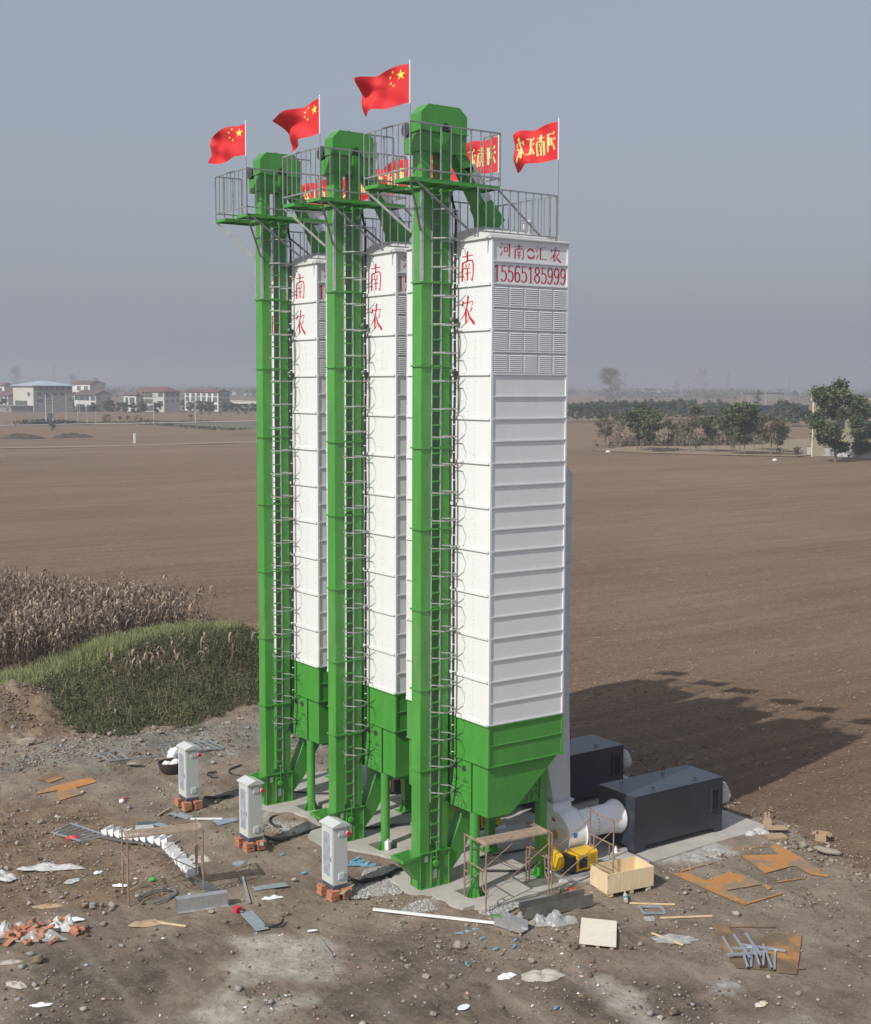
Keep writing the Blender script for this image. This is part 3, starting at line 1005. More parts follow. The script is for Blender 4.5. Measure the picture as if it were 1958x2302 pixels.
    d.hexa([(WX+.01, ya, 10.35), (dx, ya, 10.35), (dx, yb, 10.35), (WX+.01, yb, 10.35)], [(WX+.01, ya, 11.25), (2.42, ya, 11.25), (2.42, yb, 11.25), (WX+.01, yb, 11.25)])
    d.hexa([(3.10, 1.18, 1.62), (3.68, 1.18, 1.62), (3.68, 1.76, 1.62), (3.10, 1.76, 1.62)], [(WX+.01, ya, 4.3), (dx, ya, 4.3), (dx, yb, 4.3), (WX+.01, yb, 4.3)])
    for z in (10.35, 9.2, 8.05, 6.9, 5.75, 4.6):
        d.box(WX+.01, dx+.04, ya-.04, ya, z-.015, z+.015)
        d.box(dx, dx+.04, ya, yb, z-.015, z+.015)
    d.box(3.04, 3.76, 1.12, 1.82, 1.58, 1.62)
    d.build('hot_air_duct', DUCT, root)
    return root


dryer = build_dryer()
DRY_L = ['nearest white and green grain dryer, its phone number panel and louvres in full view',
         'middle white and green grain dryer, between the nearest and the farthest dryer',
         'farthest white and green grain dryer at the left end of the row of three']
dryers = []
for k in range(3):
    o = dryer if k == 0 else copy_tree(dryer)
    o.location = (0, k*DY, 0)
    tag(o, DRY_L[k], 'grain dryer', 'grain dryers in a row on the slab')
    dryers.append(o)
# ------------------------------------------------------------------ bucket elevator in front of each dryer
AX0, AX1, BX0, BX1 = -.935, -.655, -.350, -.098
EY0, EY1 = 1.535, 1.925


def build_elevator():
    root = empty('bucket_elevator', (-.5, 1.73, 0))
    OFF = Vector((.5, -1.73, 0))

    def bld(mb, name, mats, parent=None, **k):
        o = mb.build(name, mats, parent or root, **k)
        if parent is None:
            o.location = OFF
        return o
    # boot
    b = MB()
    x0, x1 = -.915, -.055
    b.box(x0, x1, EY0+.01, EY1+.005, .03, .90)
    for x in (x0, -.60, -.36, x1):
        b.box(x-.012, x+.012, EY0-.03, EY0+.01, .0, .92)
    b.box(x0-.03, x1+.03, EY0-.035, EY1+.03, .90, .925)
    b.box(x0-.03, x1+.03, EY0-.035, EY1+.03, 0, .03)
    b.box(x0-.03, x0, EY0-.03, EY0+.0, .03, .9)
    b.box(x0-.03, x0, EY1, EY1+.03, .03, .9)
    boot = bld(b, 'boot', GREEN_B)
    c = MB()
    c.box(-.80, -.70, EY0-.008, EY0+.009, .68, .84)
    bld(c, 'inspection_cover', GALV, boot)
    c = MB()
    c.box(-.55, -.43, EY0-.008, EY0+.009, .22, .44)
    bld(c, 'inspection_cover', GALV, boot)
    c = MB()
    c.lathe([(.05, -.07), (.09, -.06), (.09, .0), (.05, .012)], (-.48, EY0-.02, .62), axis='y', n=16)
    c.box(-.57, -.39, EY0-.05, EY0-.02, .76, .80)
    c.bar((-.47, EY0-.05, .64), (-.47, EY0-.05, 1.16), .022)
    c.lathe([(.03, 0), (.03, .04)], (-.47, EY0-.05, 1.14), n=10)
    bld(c, 'tension_bearing', GREEN_D, boot, smooth=True)
    # feed hopper on the outside of the boot
    h = MB()
    ya, yb = EY0+.02, EY1+.13
    hx0, hx1 = -1.46, -.935
    top = [(hx0, ya-.05, .86), (hx1, ya-.05, .90), (hx1, yb, .90), (hx0, yb, .86)]
    bot = [(-1.08, ya, .34), (-.935, ya, .20), (-.935, EY1, .20), (-1.08, EY1, .34)]
    inn = [(hx0+.03, ya-.02, .855), (hx1-.005, ya-.02, .895), (hx1-.005, yb-.03, .895), (hx0+.03, yb-.03, .855)]
    ib = [(-1.05, ya+.03, .40), (-.94, ya+.03, .32), (-.94, EY1-.03, .32), (-1.05, EY1-.03, .40)]
    vs = top+bot+inn+ib
    fs = [(3, 2, 1, 0)]
    fs = [(i, (i+1) % 4, (i+1) % 4+4, i+4) for i in range(4)] + [(7, 6, 5, 4)]
    fs += [(i, (i+1) % 4, (i+1) % 4+8, i+8) for i in range(4)] + [(i+8, (i+1) % 4+8, (i+1) % 4+12, i+12) for i in range(4)] + [(12, 13, 14, 15)]
    h.add(vs, fs)
    for i in range(4):
        p, q = Vector(top[i]), Vector(top[(i+1) % 4])
        h.bar(p-Vector((0, 0, .045)), q-Vector((0, 0, .045)), .012, .08)
    h.box(-1.0, -.935, EY0+.02, EY0+.04, .03, .36)
    bld(h, 'feed_hopper', GREEN_B)
    # the two casings with flanges
    FL = (3.04, 5.08, 7.08, 9.08, 11.07, 13.06, 15.06, 17.25)
    for xa, xb in ((AX0, AX1), (BX0, BX1)):
        c = MB()
        c.box(xa, xb, EY0, EY1, .925, 18.16)
        for z in FL:
            c.box(xa-.04, xb+.012, EY0-.04, EY0, z-.02, z+.02)
            c.box(xa-.04, xa, EY0, EY1+.03, z-.02, z+.02)
            c.box(xb, xb+.012, EY0, EY1, z-.02, z+.02)
            c.box(xa-.01, xb+.01, EY1, EY1+.03, z-.02, z+.02)
        bld(c, 'casing', GREEN_D)
    for z in FL[:-1]:
        c = MB()
        c.box(AX1+.012, BX0-.04, EY0-.035, EY0-.012, z-.02, z+.02)
        bld(c, 'casing_tie', GREEN_D)
    # head
    h = MB()
    hy0, hy1 = 1.53, 1.965
    prof = [(-.96, 18.64), (.395, 18.64), (.395, 19.06), (.165, 19.26), (-.75, 19.26), (-.96, 19.05)]
    h.prism(prof, hy0, hy1, 'y')
    h.box(-.985, .415, hy0-.025, hy1+.025, 18.625, 18.64)
    h.box(-.95, .39, hy0+.02, hy1-.02, 18.16, 18.625)
    h.box(-.985, .425, hy0-.02, hy1+.02, 18.15, 18.165)
    head = bld(h, 'head', GREEN)
    e = MB()
    e.tube([(-.34+.05*math.cos(t), 1.74, 19.265+.05*math.sin(t)) for t in np.linspace(0, PI, 9)], .011, 6)
    bld(e, 'lifting_eye', GREEN, head)
    e = MB()
    e.box(-.43, -.13, hy0-.10, hy0-.0255, 18.66, 18.69)
    e.lathe([(.05, -.09), (.085, -.085), (.085, -.035), (.05, -.025)], (-.29, hy0, 18.765), axis='y', n=18)
    e.lathe([(.022, -.13), (.022, -.09)], (-.29, hy0, 18.765), axis='y', n=10)
    e.box(-.40, -.20, hy0-.07, hy0-.03, 18.69, 18.72)
    bld(e, 'shaft_bearing', DARK, head, smooth=True)
    e = MB()
    e.hexa([(-.33, hy0-.03, 18.2), (-.25, hy0-.03, 18.2), (-.25, hy0+.019, 18.2), (-.33, hy0+.019, 18.2)], [(-.40, hy0-.09, 18.62), (-.18, hy0-.09, 18.62), (-.18, hy0+.019, 18.62), (-.40, hy0+.019, 18.62)])
    bld(e, 'bearing_bracket', GREEN, head)
    e = MB()
    e.box(-.93, -.45, hy1+.027, hy1+.34, 18.16, 18.55)
    bld(e, 'motor_bracket', GREEN, head)
    e = MB()
    e.lathe([(.10, 0), (.165, .01), (.165, .14), (.15, .16), (.15, .40), (.17, .41), (.17, .50), (.09, .53)], (-.98, hy1+.24, 18.72), axis='x', n=22)
    for i in range(14):
        t = 2*PI*i/14
        e.bar((-.82, hy1+.24+.155*math.cos(t), 18.72+.155*math.sin(t)), (-.58, hy1+.24+.155*math.cos(t), 18.72+.155*math.sin(t)), .014)
    bld(e, 'motor', mat('motor_grey', (.06, .062, .07), .5, var=.2), head, smooth=True)
    # discharge spout to the dryer roof
    s = MB()
    sy0, sy1 = 1.55, 1.95
    s.prism([(.06, 18.15), (.41, 18.15), (.62, 17.93), (.55, 17.72), (.30, 17.84)], sy0, sy1, 'y')
    s.prism([(.30, 17.84), (.62, 17.93), (1.13, 17.16), (.83, 16.98), (.74, 17.12)], sy0, sy1, 'y')
    s.prism([(.83, 16.98), (1.13, 17.16), (1.55, 16.70), (1.32, 16.44), (.98, 16.44), (.96, 16.74)], sy0-.06, sy1+.06, 'y')
    spout = bld(s, 'discharge_spout', GREEN)
    s = MB()
    s.prism([(.56, 17.96), (.66, 17.99), (1.16, 17.22), (1.08, 17.12)], sy0-.012, sy1+.012, 'y')
    s.prism([(.52, 17.74), (.68, 17.80), (1.13, 17.14), (.98, 17.02)], sy0-.013, sy0-.002, 'y')
    bld(s, 'spout_cover', GALV, spout)
    # platform
    p = MB()
    zt, zb = 17.375, 17.335
    px0, px1, py0, py1 = -1.78, .83, .78, 2.76
    p.box(px0, px1, py0, 1.42, zb, zt)
    p.box(px0, .25, 2.14, py1, zb, zt)
    for y0, y1, xe in ((py0, 1.42, px1), (2.14, py1, .25)):
        for y in (y0, y1):
            p.box(px0, xe, y-.012, y+.012, zb-.05, zb-.001)
        nx = int((xe-px0)/.5)
        for i in range(nx+1):
            x = px0+(xe-px0)*i/nx
            p.box(x-.01, x+.01, y0+.012, y1-.012, zb-.045, zb-.001)
    for x in (-1.0, -.05):
        p.box(x-.03, x+.03, 1.44, 2.12, zb-.06, zb-.01)
    plat = bld(p, 'platform', GREEN)
    r = MB()
    rz, rm = 18.62, 17.56
    for z in (rz, rm):
        r.bar((px0, py0, z), (px1, py0, z), .032)
        r.bar((px0, py0, z), (px0, py1, z), .032)
        r.bar((px0, py1, z), (-.95, py1, z), .032)
        r.bar((px1, py0, z), (px1, 1.42, z), .032)
    for i in range(10):
        x = px0+(px1-px0)*i/9
        r.bar((x, py0, zt), (x, py0, rz), .030 if i % 3 == 0 else .019)
    for i in range(1, 9):
        y = py0+(py1-py0)*i/8
        r.bar((px0, y, zt if (i == 8 or y < 1.42) else rm), (px0, y, rz), .030 if i == 8 else .019)
    for i in range(1, 4):
        r.bar((px0+.28*i, py1, zt), (px0+.28*i, py1, rz), .024)
    r.bar((px1, 1.42, zt), (px1, 1.42, rz), .03)
    r.bar((px1, 1.1, rm), (px1, 1.1, rz), .024)
    bld(r, 'platform_railing', GALV_RAIL)
    for a, c_ in (((px0+.02, py0+.01, zb-.05), (AX0-.03, EY0-.005, 16.27)), ((px0+.02, py1-.01, zb-.05), (AX0-.03, EY1+.005, 16.27)),
                  ((-1.62, py0+.01, zb-.03), (.15, py0, 16.12)), ((px1-.05, py0+.01, zb-.04), (2.24, py0, 16.17)),
                  ((.82-.6, py1-.02, zb-.03), (1.6, py1, 16.4))):
        s = MB()
        s.bar(a, c_, .055, .012)
        s.bar(a, c_, .012, .055)
        bld(s, 'brace', GALV_RAIL)
    for y, sy in ((EY0, -1), (EY1, 1)):
        s = MB()
        s.box(AX0-.012, AX0+.05, min(y, y+sy*.012), max(y, y+sy*.012), 15.08, 17.33)
        s.box(AX0-.012, AX0-.0005, min(y, y-sy*.06), max(y, y-sy*.06), 15.08, 17.33)
        if sy < 0:
            s.box(BX1-.05, BX1+.012, y-.012, y, 15.08, 17.33)
        bld(s, 'angle_post', GALV)
    # ladder between the casings
    la = MB()
    la.box(AX1+.004, AX1+.028, EY0-.022, EY0+.022, 2.2, 17.4)
    la.box(BX0-.028, BX0-.004, EY0-.022, EY0+.022, 1.0, 17.4)
    lad = bld(la, 'ladder_rails', [GALV])
    z = 1.28
    rung = None
    pos = []
    while z < 17.2:
        pos.append(z)
        z += .345
    for z in pos:
        if rung is None:
            q = MB()
            q.box(AX1+.03, BX0-.03, EY0-.018, EY0+.018, -.018, .018)
            rung = q.build('rung', GREEN_D, root)
            o = rung
        else:
            o = rung.copy()
            COL.objects.link(o)
            o.parent = root
        o.location = OFF+Vector((0, 0, z))
    # safety hoops
    hoop = None
    z = 2.62
    zs = []
    while z < 17:
        zs.append(z)
        z += .672
    outline = [(-.60, 1.50), (-.80, 1.36), (-.915, 1.08), (-.72, .84), (-.48, .83), (-.21, 1.05), (-.20, 1.31), (-.34, 1.50)]
    for z in zs:
        if hoop is None:
            q = MB()
            for a, b_ in zip(outline, outline[1:]):
                q.bar((*a, 0), (*b_, 0), .006, .030)
            hoop = q.build('safety_hoop', GALV_RAIL, root)
            o = hoop
        else:
            o = hoop.copy()
            COL.objects.link(o)
            o.parent = root
        o.location = OFF+Vector((0, 0, z))
    # cable in a black sleeve, tied to the hoops
    c = MB()
    pts = [(-.05, 1.56, 17.3), (-.09, 1.45, 17.0)] + [(-.135+.006*math.sin(z*2.1), 1.27+.008*math.cos(z*1.7), z) for z in np.arange(16.7, 3.2, -.6)]
    pts += [(-.15, 1.27, 2.9), (-.19, 1.33, 2.5), (-.24, 1.42, 2.2)]
    c.tube(smoothpts(pts, 3), .032, 8)
    for z in np.arange(16.4, 3.2, -.68):
        c.lathe([(.036, 0), (.036, .02)], (-.135+.006*math.sin(z*2.1), 1.27+.008*math.cos(z*1.7), z), n=10, mi=1)
    bld(c, 'cable_sleeve', [RUBBER, PWHITE], smooth=True)
    return root


ele = build_elevator()
ELE_L = ['green twin-leg bucket elevator with ladder cage in front of the nearest dryer',
         'green twin-leg bucket elevator with ladder cage in front of the middle dryer',
         'green twin-leg bucket elevator with ladder cage in front of the farthest dryer']
for k in range(3):
    o = ele if k == 0 else copy_tree(ele)
    o.location = (-.5, 1.73+k*DY, 0)
    tag(o, ELE_L[k], 'bucket elevator', 'bucket elevators in front of the dryers')


# ------------------------------------------------------------------ flags
def star(cx, cy, r, rot=0.0):
    return [(cx+(r if i % 2 == 0 else r*.382)*math.sin(rot+i*PI/5), cy+(r if i % 2 == 0 else r*.382)*math.cos(rot+i*PI/5)) for i in range(10)]


def make_flag(name, x, y, zbase, ztop, L_, H_, kind, label, group, par):
    root = empty(name, (x, y, zbase))
    ph, amp, droop, az, fold = par
    d = Vector((math.cos(az), math.sin(az), 0))
    n = Vector((-d.y, d.x, 0))
    zt = ztop-zbase-.06

    def cloth(s, t):
        a = amp*(s**.75)
        k = 1-.10*s
        w = a*math.sin(2*PI*(1.05*s+.45*t)+ph)+.4*a*math.sin(2*PI*(2.3*s-.6*t)+2*ph)+.06*s*math.sin(9*t+7*s+ph)
        top = fold*max(0, s-.25)*max(0, .45-t)
        lift = .05*math.sin(2*PI*(1.3*s+.2*t)+ph)*s
        p = d*(L_*s*k)+n*(w+top*1.6)
        return Vector((p.x, p.y, zt-H_*t*(1-.05*s)-droop*s**1.4+lift-top*.4))
    m = MB()
    NX, NY = 40, 26
    m.add([cloth(i/NX, j/NY) for j in range(NY+1) for i in range(NX+1)],
          [(j*(NX+1)+i, j*(NX+1)+i+1, (j+1)*(NX+1)+i+1, (j+1)*(NX+1)+i) for j in range(NY) for i in range(NX)])
    cl = m.build('cloth', FLAG, root, smooth=True, fix=False)
    cl.data.polygons.foreach_set('use_smooth', [True]*len(cl.data.polygons))

    def surf(s, t, side):
        e = .01
        a, b = cloth(min(1, s+e), t)-cloth(max(0, s-e), t), cloth(s, min(1, t+e))-cloth(s, max(0, t-e))
        return cloth(s, t)+a.cross(b).normalized()*(.006*side)
    if kind == 'stars':
        for i, (sx, sy, r) in enumerate(((1/6, .25, .15), (1/3, .10, .05), (.4, .20, .05), (.4, .35, .05), (1/3, .45, .05))):
            q = MB()
            for side in (1, -1):
                pts = star(sx*L_, sy*H_, r*H_, PI if i == 0 else .4*i)
                c = (sx*L_, sy*H_)
                ring = []
                for a, b in zip(pts, pts[1:]+pts[:1]):
                    ring += [a, ((a[0]+b[0])/2, (a[1]+b[1])/2)]
                K = 3
                vs = [surf(c[0]/L_, c[1]/H_, side)]
                for k in range(1, K+1):
                    for p in ring:
                        f = k/K
                        vs.append(surf((c[0]+(p[0]-c[0])*f)/L_, (c[1]+(p[1]-c[1])*f)/H_, side))
                nn = len(ring)
                fs = [(0, 1+j, 1+(j+1) % nn) for j in range(nn)]
                for k in range(K-1):
                    fs += [(1+k*nn+j, 1+(k+1)*nn+j, 1+(k+1)*nn+(j+1) % nn, 1+k*nn+(j+1) % nn) for j in range(nn)]
                q.add(vs, fs)
            q.build('star', YELLOW, cl, fix=False)
    else:
        for i, key in enumerate(('he', 'nan', 'hui', 'nong')):
            q = MB()
            for side in (1, -1):
                glyph(q, key, lambda u, v, i=i, side=side: surf(min(.98, .07+i*.225+u*.195), .80-v*.60, side), .125, aspect=.33*L_/H_)
            q.build('lettering', CREAM_T, cl, fix=False)
    p = MB()
    p.tube([(0, 0, 0), (0, 0, zt-H_-.02)], .016, 8)
    p.tube([(0, 0, zt-H_-.02), (0, 0, zt+.03)], .017, 8, mi=1)
    p.lathe([(.012, 0), (.025, .012), (.012, .04), (.003, .06)], (0, 0, zt+.03), n=8, mi=1)
    p.build('flagpole', [GALV_RAIL, PWHITE], root, smooth=True)
    tag(root, label, 'flag', group)
    return root


NAT = [(0.3, .10, .24, 2.05, .55), (2.2, .12, .34, 1.80, .8), (4.2, .09, .24, 2.02, .3)]
TXT = [(1.2, .10, .22, 1.95, .0), (3.0, .09, .20, 1.98, .0), (5.2, .09, .22, 1.95, .0)]
NL = ['large red five-star flag flying above the nearest elevator platform', 'red five-star flag drooping above the middle elevator platform',
      'red five-star flag flying above the farthest elevator platform']
TL = ['red flag with mirrored yellow writing on the front railing corner of the nearest dryer roof', 'red flag with yellow writing on the front railing corner of the middle dryer roof',
      'red flag with yellow writing on the front railing corner of the farthest dryer roof']
TB = ['red flag with yellow writing behind the discharge spout, back corner of the nearest dryer roof', 'red flag with yellow writing on the back railing corner of the middle dryer roof',
      'red flag with yellow writing on the back railing corner of the farthest dryer roof']
for k in range(3):
    make_flag('national_flag', -1.78-.03, .78-.03+k*DY, 17.38, (19.94, 19.87, 19.88)[k], 1.36, .86, 'stars', NL[k], 'national flags on the elevator platforms', NAT[k])
    make_flag('banner_flag', 2.0+.034, .05-.01+k*DY, 16.08, 18.98, 1.34, .88, 'text', TL[k], 'lettered flags on the dryer roofs', TXT[k])
    make_flag('banner_flag', 2.0+.034, 2.38+.02+k*DY, 16.08, 18.98, 1.34, .88, 'text', TB[k], 'lettered flags on the dryer roofs', TXT[(k+1) % 3])
# ------------------------------------------------------------------ furnaces, blowers and their drives behind the dryers
def build_furnace():
    root = empty('hot_air_furnace', (6.97, 1.09, 0))
    OFF = Vector((-6.97, -1.09, 0))

    def bld(mb, name, mats, parent=None, **k):
        o = mb.build(name, mats, parent or root, **k)
        if parent is None:
            o.location = OFF
        return o
    x0, x1, y0, y1, zt = 5.27, 8.68, .37, 1.80, 1.565
    m = MB()
    m.box(x0+.012, x1-.012, y0+.012, y1-.012, .17, zt-.006)
    for ya, yb in ((y0, y0+.011), (y1-.011, y1)):
        m.prism([(x0, 0), (x0+.27, 0), (x0+.30, .05), (x0+.38, .13), (x0+.48, .165), (x1-.48, .165), (x1-.38, .13), (x1-.30, .05), (x1-.27, 0), (x1, 0), (x1, zt), (x0, zt)], ya, yb, 'y')
    for xa, xb in ((x0, x0+.011), (x1-.011, x1)):
        m.prism([(y0+.011, 0), (y0+.22, 0), (y0+.25, .06), (y0+.32, .15), (y0+.40, .17), (y1-.40, .17), (y1-.32, .15), (y1-.25, .06), (y1-.22, 0), (y1-.011, 0), (y1-.011, zt), (y0+.011, zt)], xa, xb, 'x')
    m.box(x0-.006, x1+.006, y0-.006, y1+.006, zt, zt+.012)
    bld(m, 'shell', FURN)
    for x in (x0+.75, x1-1.05):
        for y in (y0+.10, y1-.10):
            g = MB()
            g.tube([(x+.05*math.cos(t), y, zt+.07+.075*math.sin(t)) for t in np.linspace(-.5, PI+.5, 12)], .014, 6)
            bld(g, 'lifting_lug', DARK, smooth=True)
    g = MB()
    gx0, gx1, gz0, gz1 = 8.19, 8.53, .66, 1.30
    for a, b in (((gx0, gz0), (gx1, gz0+.05)), ((gx0, gz1-.05), (gx1, gz1)), ((gx0, gz0+.05), (gx0+.05, gz1-.05)), ((gx1-.05, gz0+.05), (gx1, gz1-.05))):
        g.box(a[0], b[0], y0-.05, y0-.001, a[1], b[1])
    for i in range(1, 8):
        g.box(gx0+.05+.03*i, gx0+.054+.03*i, y0-.03, y0-.02, gz0+.05, gz1-.05)
    for i in range(1, 18):
        g.box(gx0+.05, gx1-.05, y0-.034, y0-.0301, gz0+.05+.03*i, gz0+.054+.03*i)
    g.box(gx0+.05, gx1-.05, y0-.006, y0-.001, gz0+.05, gz1-.05, 1)
    bld(g, 'air_grille', [FURN, DARK])
    g = MB()
    g.lathe([(.34, 0), (.50, 0), (.50, .03), (.34, .03)], (x0-.032, 1.08, .90), axis='x', n=40)
    bld(g, 'outlet_ring', FURN, smooth=True)
    # burner at the far end, wrapped in a plastic bag
    g = MB()
    rr = random.Random(5)
    prof = [(.06, 0), (.17, .05), (.25, .16), (.27, .30), (.20, .42), (.09, .48), (.02, .50)]
    n = 22
    vs, fs = [], []
    for r, a in prof:
        for j in range(n):
            t = 2*PI*j/n
            k = r*(1+.16*math.sin(3*t+a*9)+.10*rr.uniform(-1, 1))
            vs.append((x1+.01+a*1.15+.03*rr.uniform(-1, 1), .70+k*math.cos(t)*.95, .98+k*math.sin(t)*1.1-.10*a))
    for i in range(len(prof)-1):
        for j in range(n):
            fs.append((i*n+j, i*n+(j+1) % n, (i+1)*n+(j+1) % n, (i+1)*n+j))
    g.add(vs, fs)
    bld(g, 'wrapped_burner', PLASTIC, smooth=True)
    return root


fur = build_furnace()
FUR_L = ['nearest dark grey hot air furnace box, joined to a white flared duct',
         'dark grey furnace box partly hidden behind the nearest dryer and its grey air duct',
         'dark grey furnace box behind the farthest dryer, mostly hidden by the dryers']
for k in range(3):
    o = fur if k == 0 else copy_tree(fur)
    o.location = (6.97, 1.09+k*DY, 0)
    tag(o, FUR_L[k], 'furnace', 'hot air furnaces behind the dryers')


def build_blower():
    root = empty('blower_fan', (3.5, 1.1, 0))
    OFF = Vector((-3.5, -1.1, 0))

    def bld(mb, name, mats, parent=None, **k):
        o = mb.build(name, mats, parent or root, **k)
        if parent is None:
            o.location = OFF
        return o
    cy, cz = 1.13, .76
    pts = [(cy+(.56+.09*t/(1.5*PI))*math.cos(PI*1.02+t), cz+(.56+.09*t/(1.5*PI))*math.sin(PI*1.02+t)) for t in np.linspace(-PI*.5, PI*.98, 30)]
    # scroll seen along its axis, outlet rising on the far side
    out = [(1.20, 1.575), (1.13-.02, cz+.62)]
    arc = [(cy+.60*math.cos(a), cz+.60*math.sin(a)) for a in np.linspace(PI/2, 2*PI, 30)]
    poly = [(1.78, cz), (1.78, 1.575), (1.22, 1.575), (1.22, cz+.60)]+arc
    m = MB()
    m.prism(poly, 3.12, 3.72, 'x')
    m.box(3.06, 3.78, 1.16, 1.84, 1.545, 1.575)
    hs = bld(m, 'scroll_casing', PWHITE, smooth=True)
    f = MB()
    arc2 = [(cy+.64*math.cos(a), cz+.64*math.sin(a)) for a in np.linspace(PI/2, 2*PI, 30)]
    f.prism([(1.84, cz), (1.84, 1.5), (1.2, 1.5), (1.2, cz+.64)]+arc2, 3.72, 3.735, 'x')
    for z in (.42, .62, 1.0, 1.2, 1.38):
        f.bar((3.112, .72, z), (3.112, 1.70, z), .016)
    bld(f, 'casing_flange', PWHITE, hs)
    q = MB()
    q.box(3.25, 3.37, .528, .54, .80, .92)
    bld(q, 'blue_nameplate', mat('blue_label', (.03, .22, .62), .4), hs)
    q = MB()
    q.box(3.105, 3.119, 1.12, 1.25, 1.10, 1.22)
    bld(q, 'red_nameplate', mat('red_label', (.5, .10, .04), .4), hs)
    q = MB()
    q.lathe([(.06, -.30), (.06, 0)], (3.12, cy, cz), axis='x', n=14)
    q.lathe([(.13, -.02), (.13, 0)], (3.119, cy, cz), axis='x', n=20, mi=1)
    bld(q, 'drive_shaft', [GALV, MACH_Y], hs, smooth=True)
    # duct to the furnace
    d = MB()
    c = (0, 1.08, .88)
    d.lathe([(.44, 3.74), (.44, 3.77), (.375, 3.80), (.375, 4.28), (.395, 4.285), (.395, 4.315), (.38, 4.32), (.385, 4.72), (.395, 4.95), (.43, 5.12), (.465, 5.20), (.47, 5.235)],
            (0, 1.08, .88), axis='x', n=40)
    for i in range(26):
        t = 2*PI*i/26
        d.box(4.282, 4.318, 1.08+.40*math.cos(t)-.01, 1.08+.40*math.cos(t)+.01, .88+.40*math.sin(t)-.01, .88+.40*math.sin(t)+.01, 1)
    bld(d, 'flared_duct', [PWHITE, mat('bolt_steel', (.4, .4, .4))], smooth=True)
    # belt guard and motor housing on a base
    g = MB()
    a0, a1 = (.42, .36), (1.13, .80)
    r0, r1 = .245, .20
    dirv = Vector((a1[0]-a0[0], a1[1]-a0[1], 0)).normalized()
    ang = math.atan2(dirv.y, dirv.x)
    poly = [(a0[0]+r0*math.cos(ang+PI/2+t), a0[1]+r0*math.sin(ang+PI/2+t)) for t in np.linspace(0, PI, 14)]
    poly += [(a1[0]+r1*math.cos(ang-PI/2+t), a1[1]+r1*math.sin(ang-PI/2+t)) for t in np.linspace(0, PI, 14)]
    g.prism(poly, 2.50, 2.66, 'x')
    bld(g, 'belt_guard', MACH_Y, bevel=.02)
    h = MB()
    hx0, hx1, hy0, hy1 = 2.80, 3.60, -.02, .46
    h.prism([(hy0, .14), (hy1, .14), (hy1, .58), (hy0+.10, .64), (hy0, .55)], hx0+.10, hx1, 'x')
    h.prism([(hy0+.02, .16), (hy1-.04, .16), (hy1-.04, .52), (hy0+.04, .54)], hx0-.13, hx0+.10, 'x', 1)
    h.box(hx0+.16, hx0+.46, hy0-.006, hy0-.001, .20, .50, 1)
    h.box(hx0+.13, hx0+.49, hy0-.012, hy0-.0065, .485, .515)
    h.box(hx0+.13, hx0+.16, hy0-.012, hy0-.0005, .19, .485)
    h.box(hx0+.46, hx0+.49, hy0-.012, hy0-.0005, .19, .485)
    for i in range(5):
        for j in range(9):
            h.box(hx0+.57+.034*i, hx0+.585+.034*i, hy0-.003, hy0-.0005, .24+.03*j, .254+.03*j, 1)
    bld(h, 'motor_housing', [MACH_Y, DARK], bevel=.008)
    b = MB()
    b.box(2.3, 3.75, -.06, .02, .0, .07)
    b.box(2.3, 3.75, .50, .58, .0, .07)
    b.box(2.5, 2.58, .02, .5, .0, .06)
    b.box(3.5, 3.58, .02, .5, .0, .06)
    b.box(3.1, 3.2, .75, 1.6, 0, .22)
    b.box(3.64, 3.74, .75, 1.6, 0, .22)
    b.box(2.85, 3.5, .0, .45, .07, .14, 1)
    bld(b, 'base_channel', [PWHITE, DARK])
    return root


blo = build_blower()
BLO_L = ['white scroll blower with yellow belt guard and motor beside the nearest furnace',
         'white scroll blower with yellow belt guard seen under the middle dryer',
         'white scroll blower with yellow belt guard behind the farthest dryer']
for k in range(3):
    o = blo if k == 0 else copy_tree(blo)
    o.location = (3.5, 1.1+k*DY, 0)
    tag(o, BLO_L[k], 'blower', 'blowers behind the dryers')


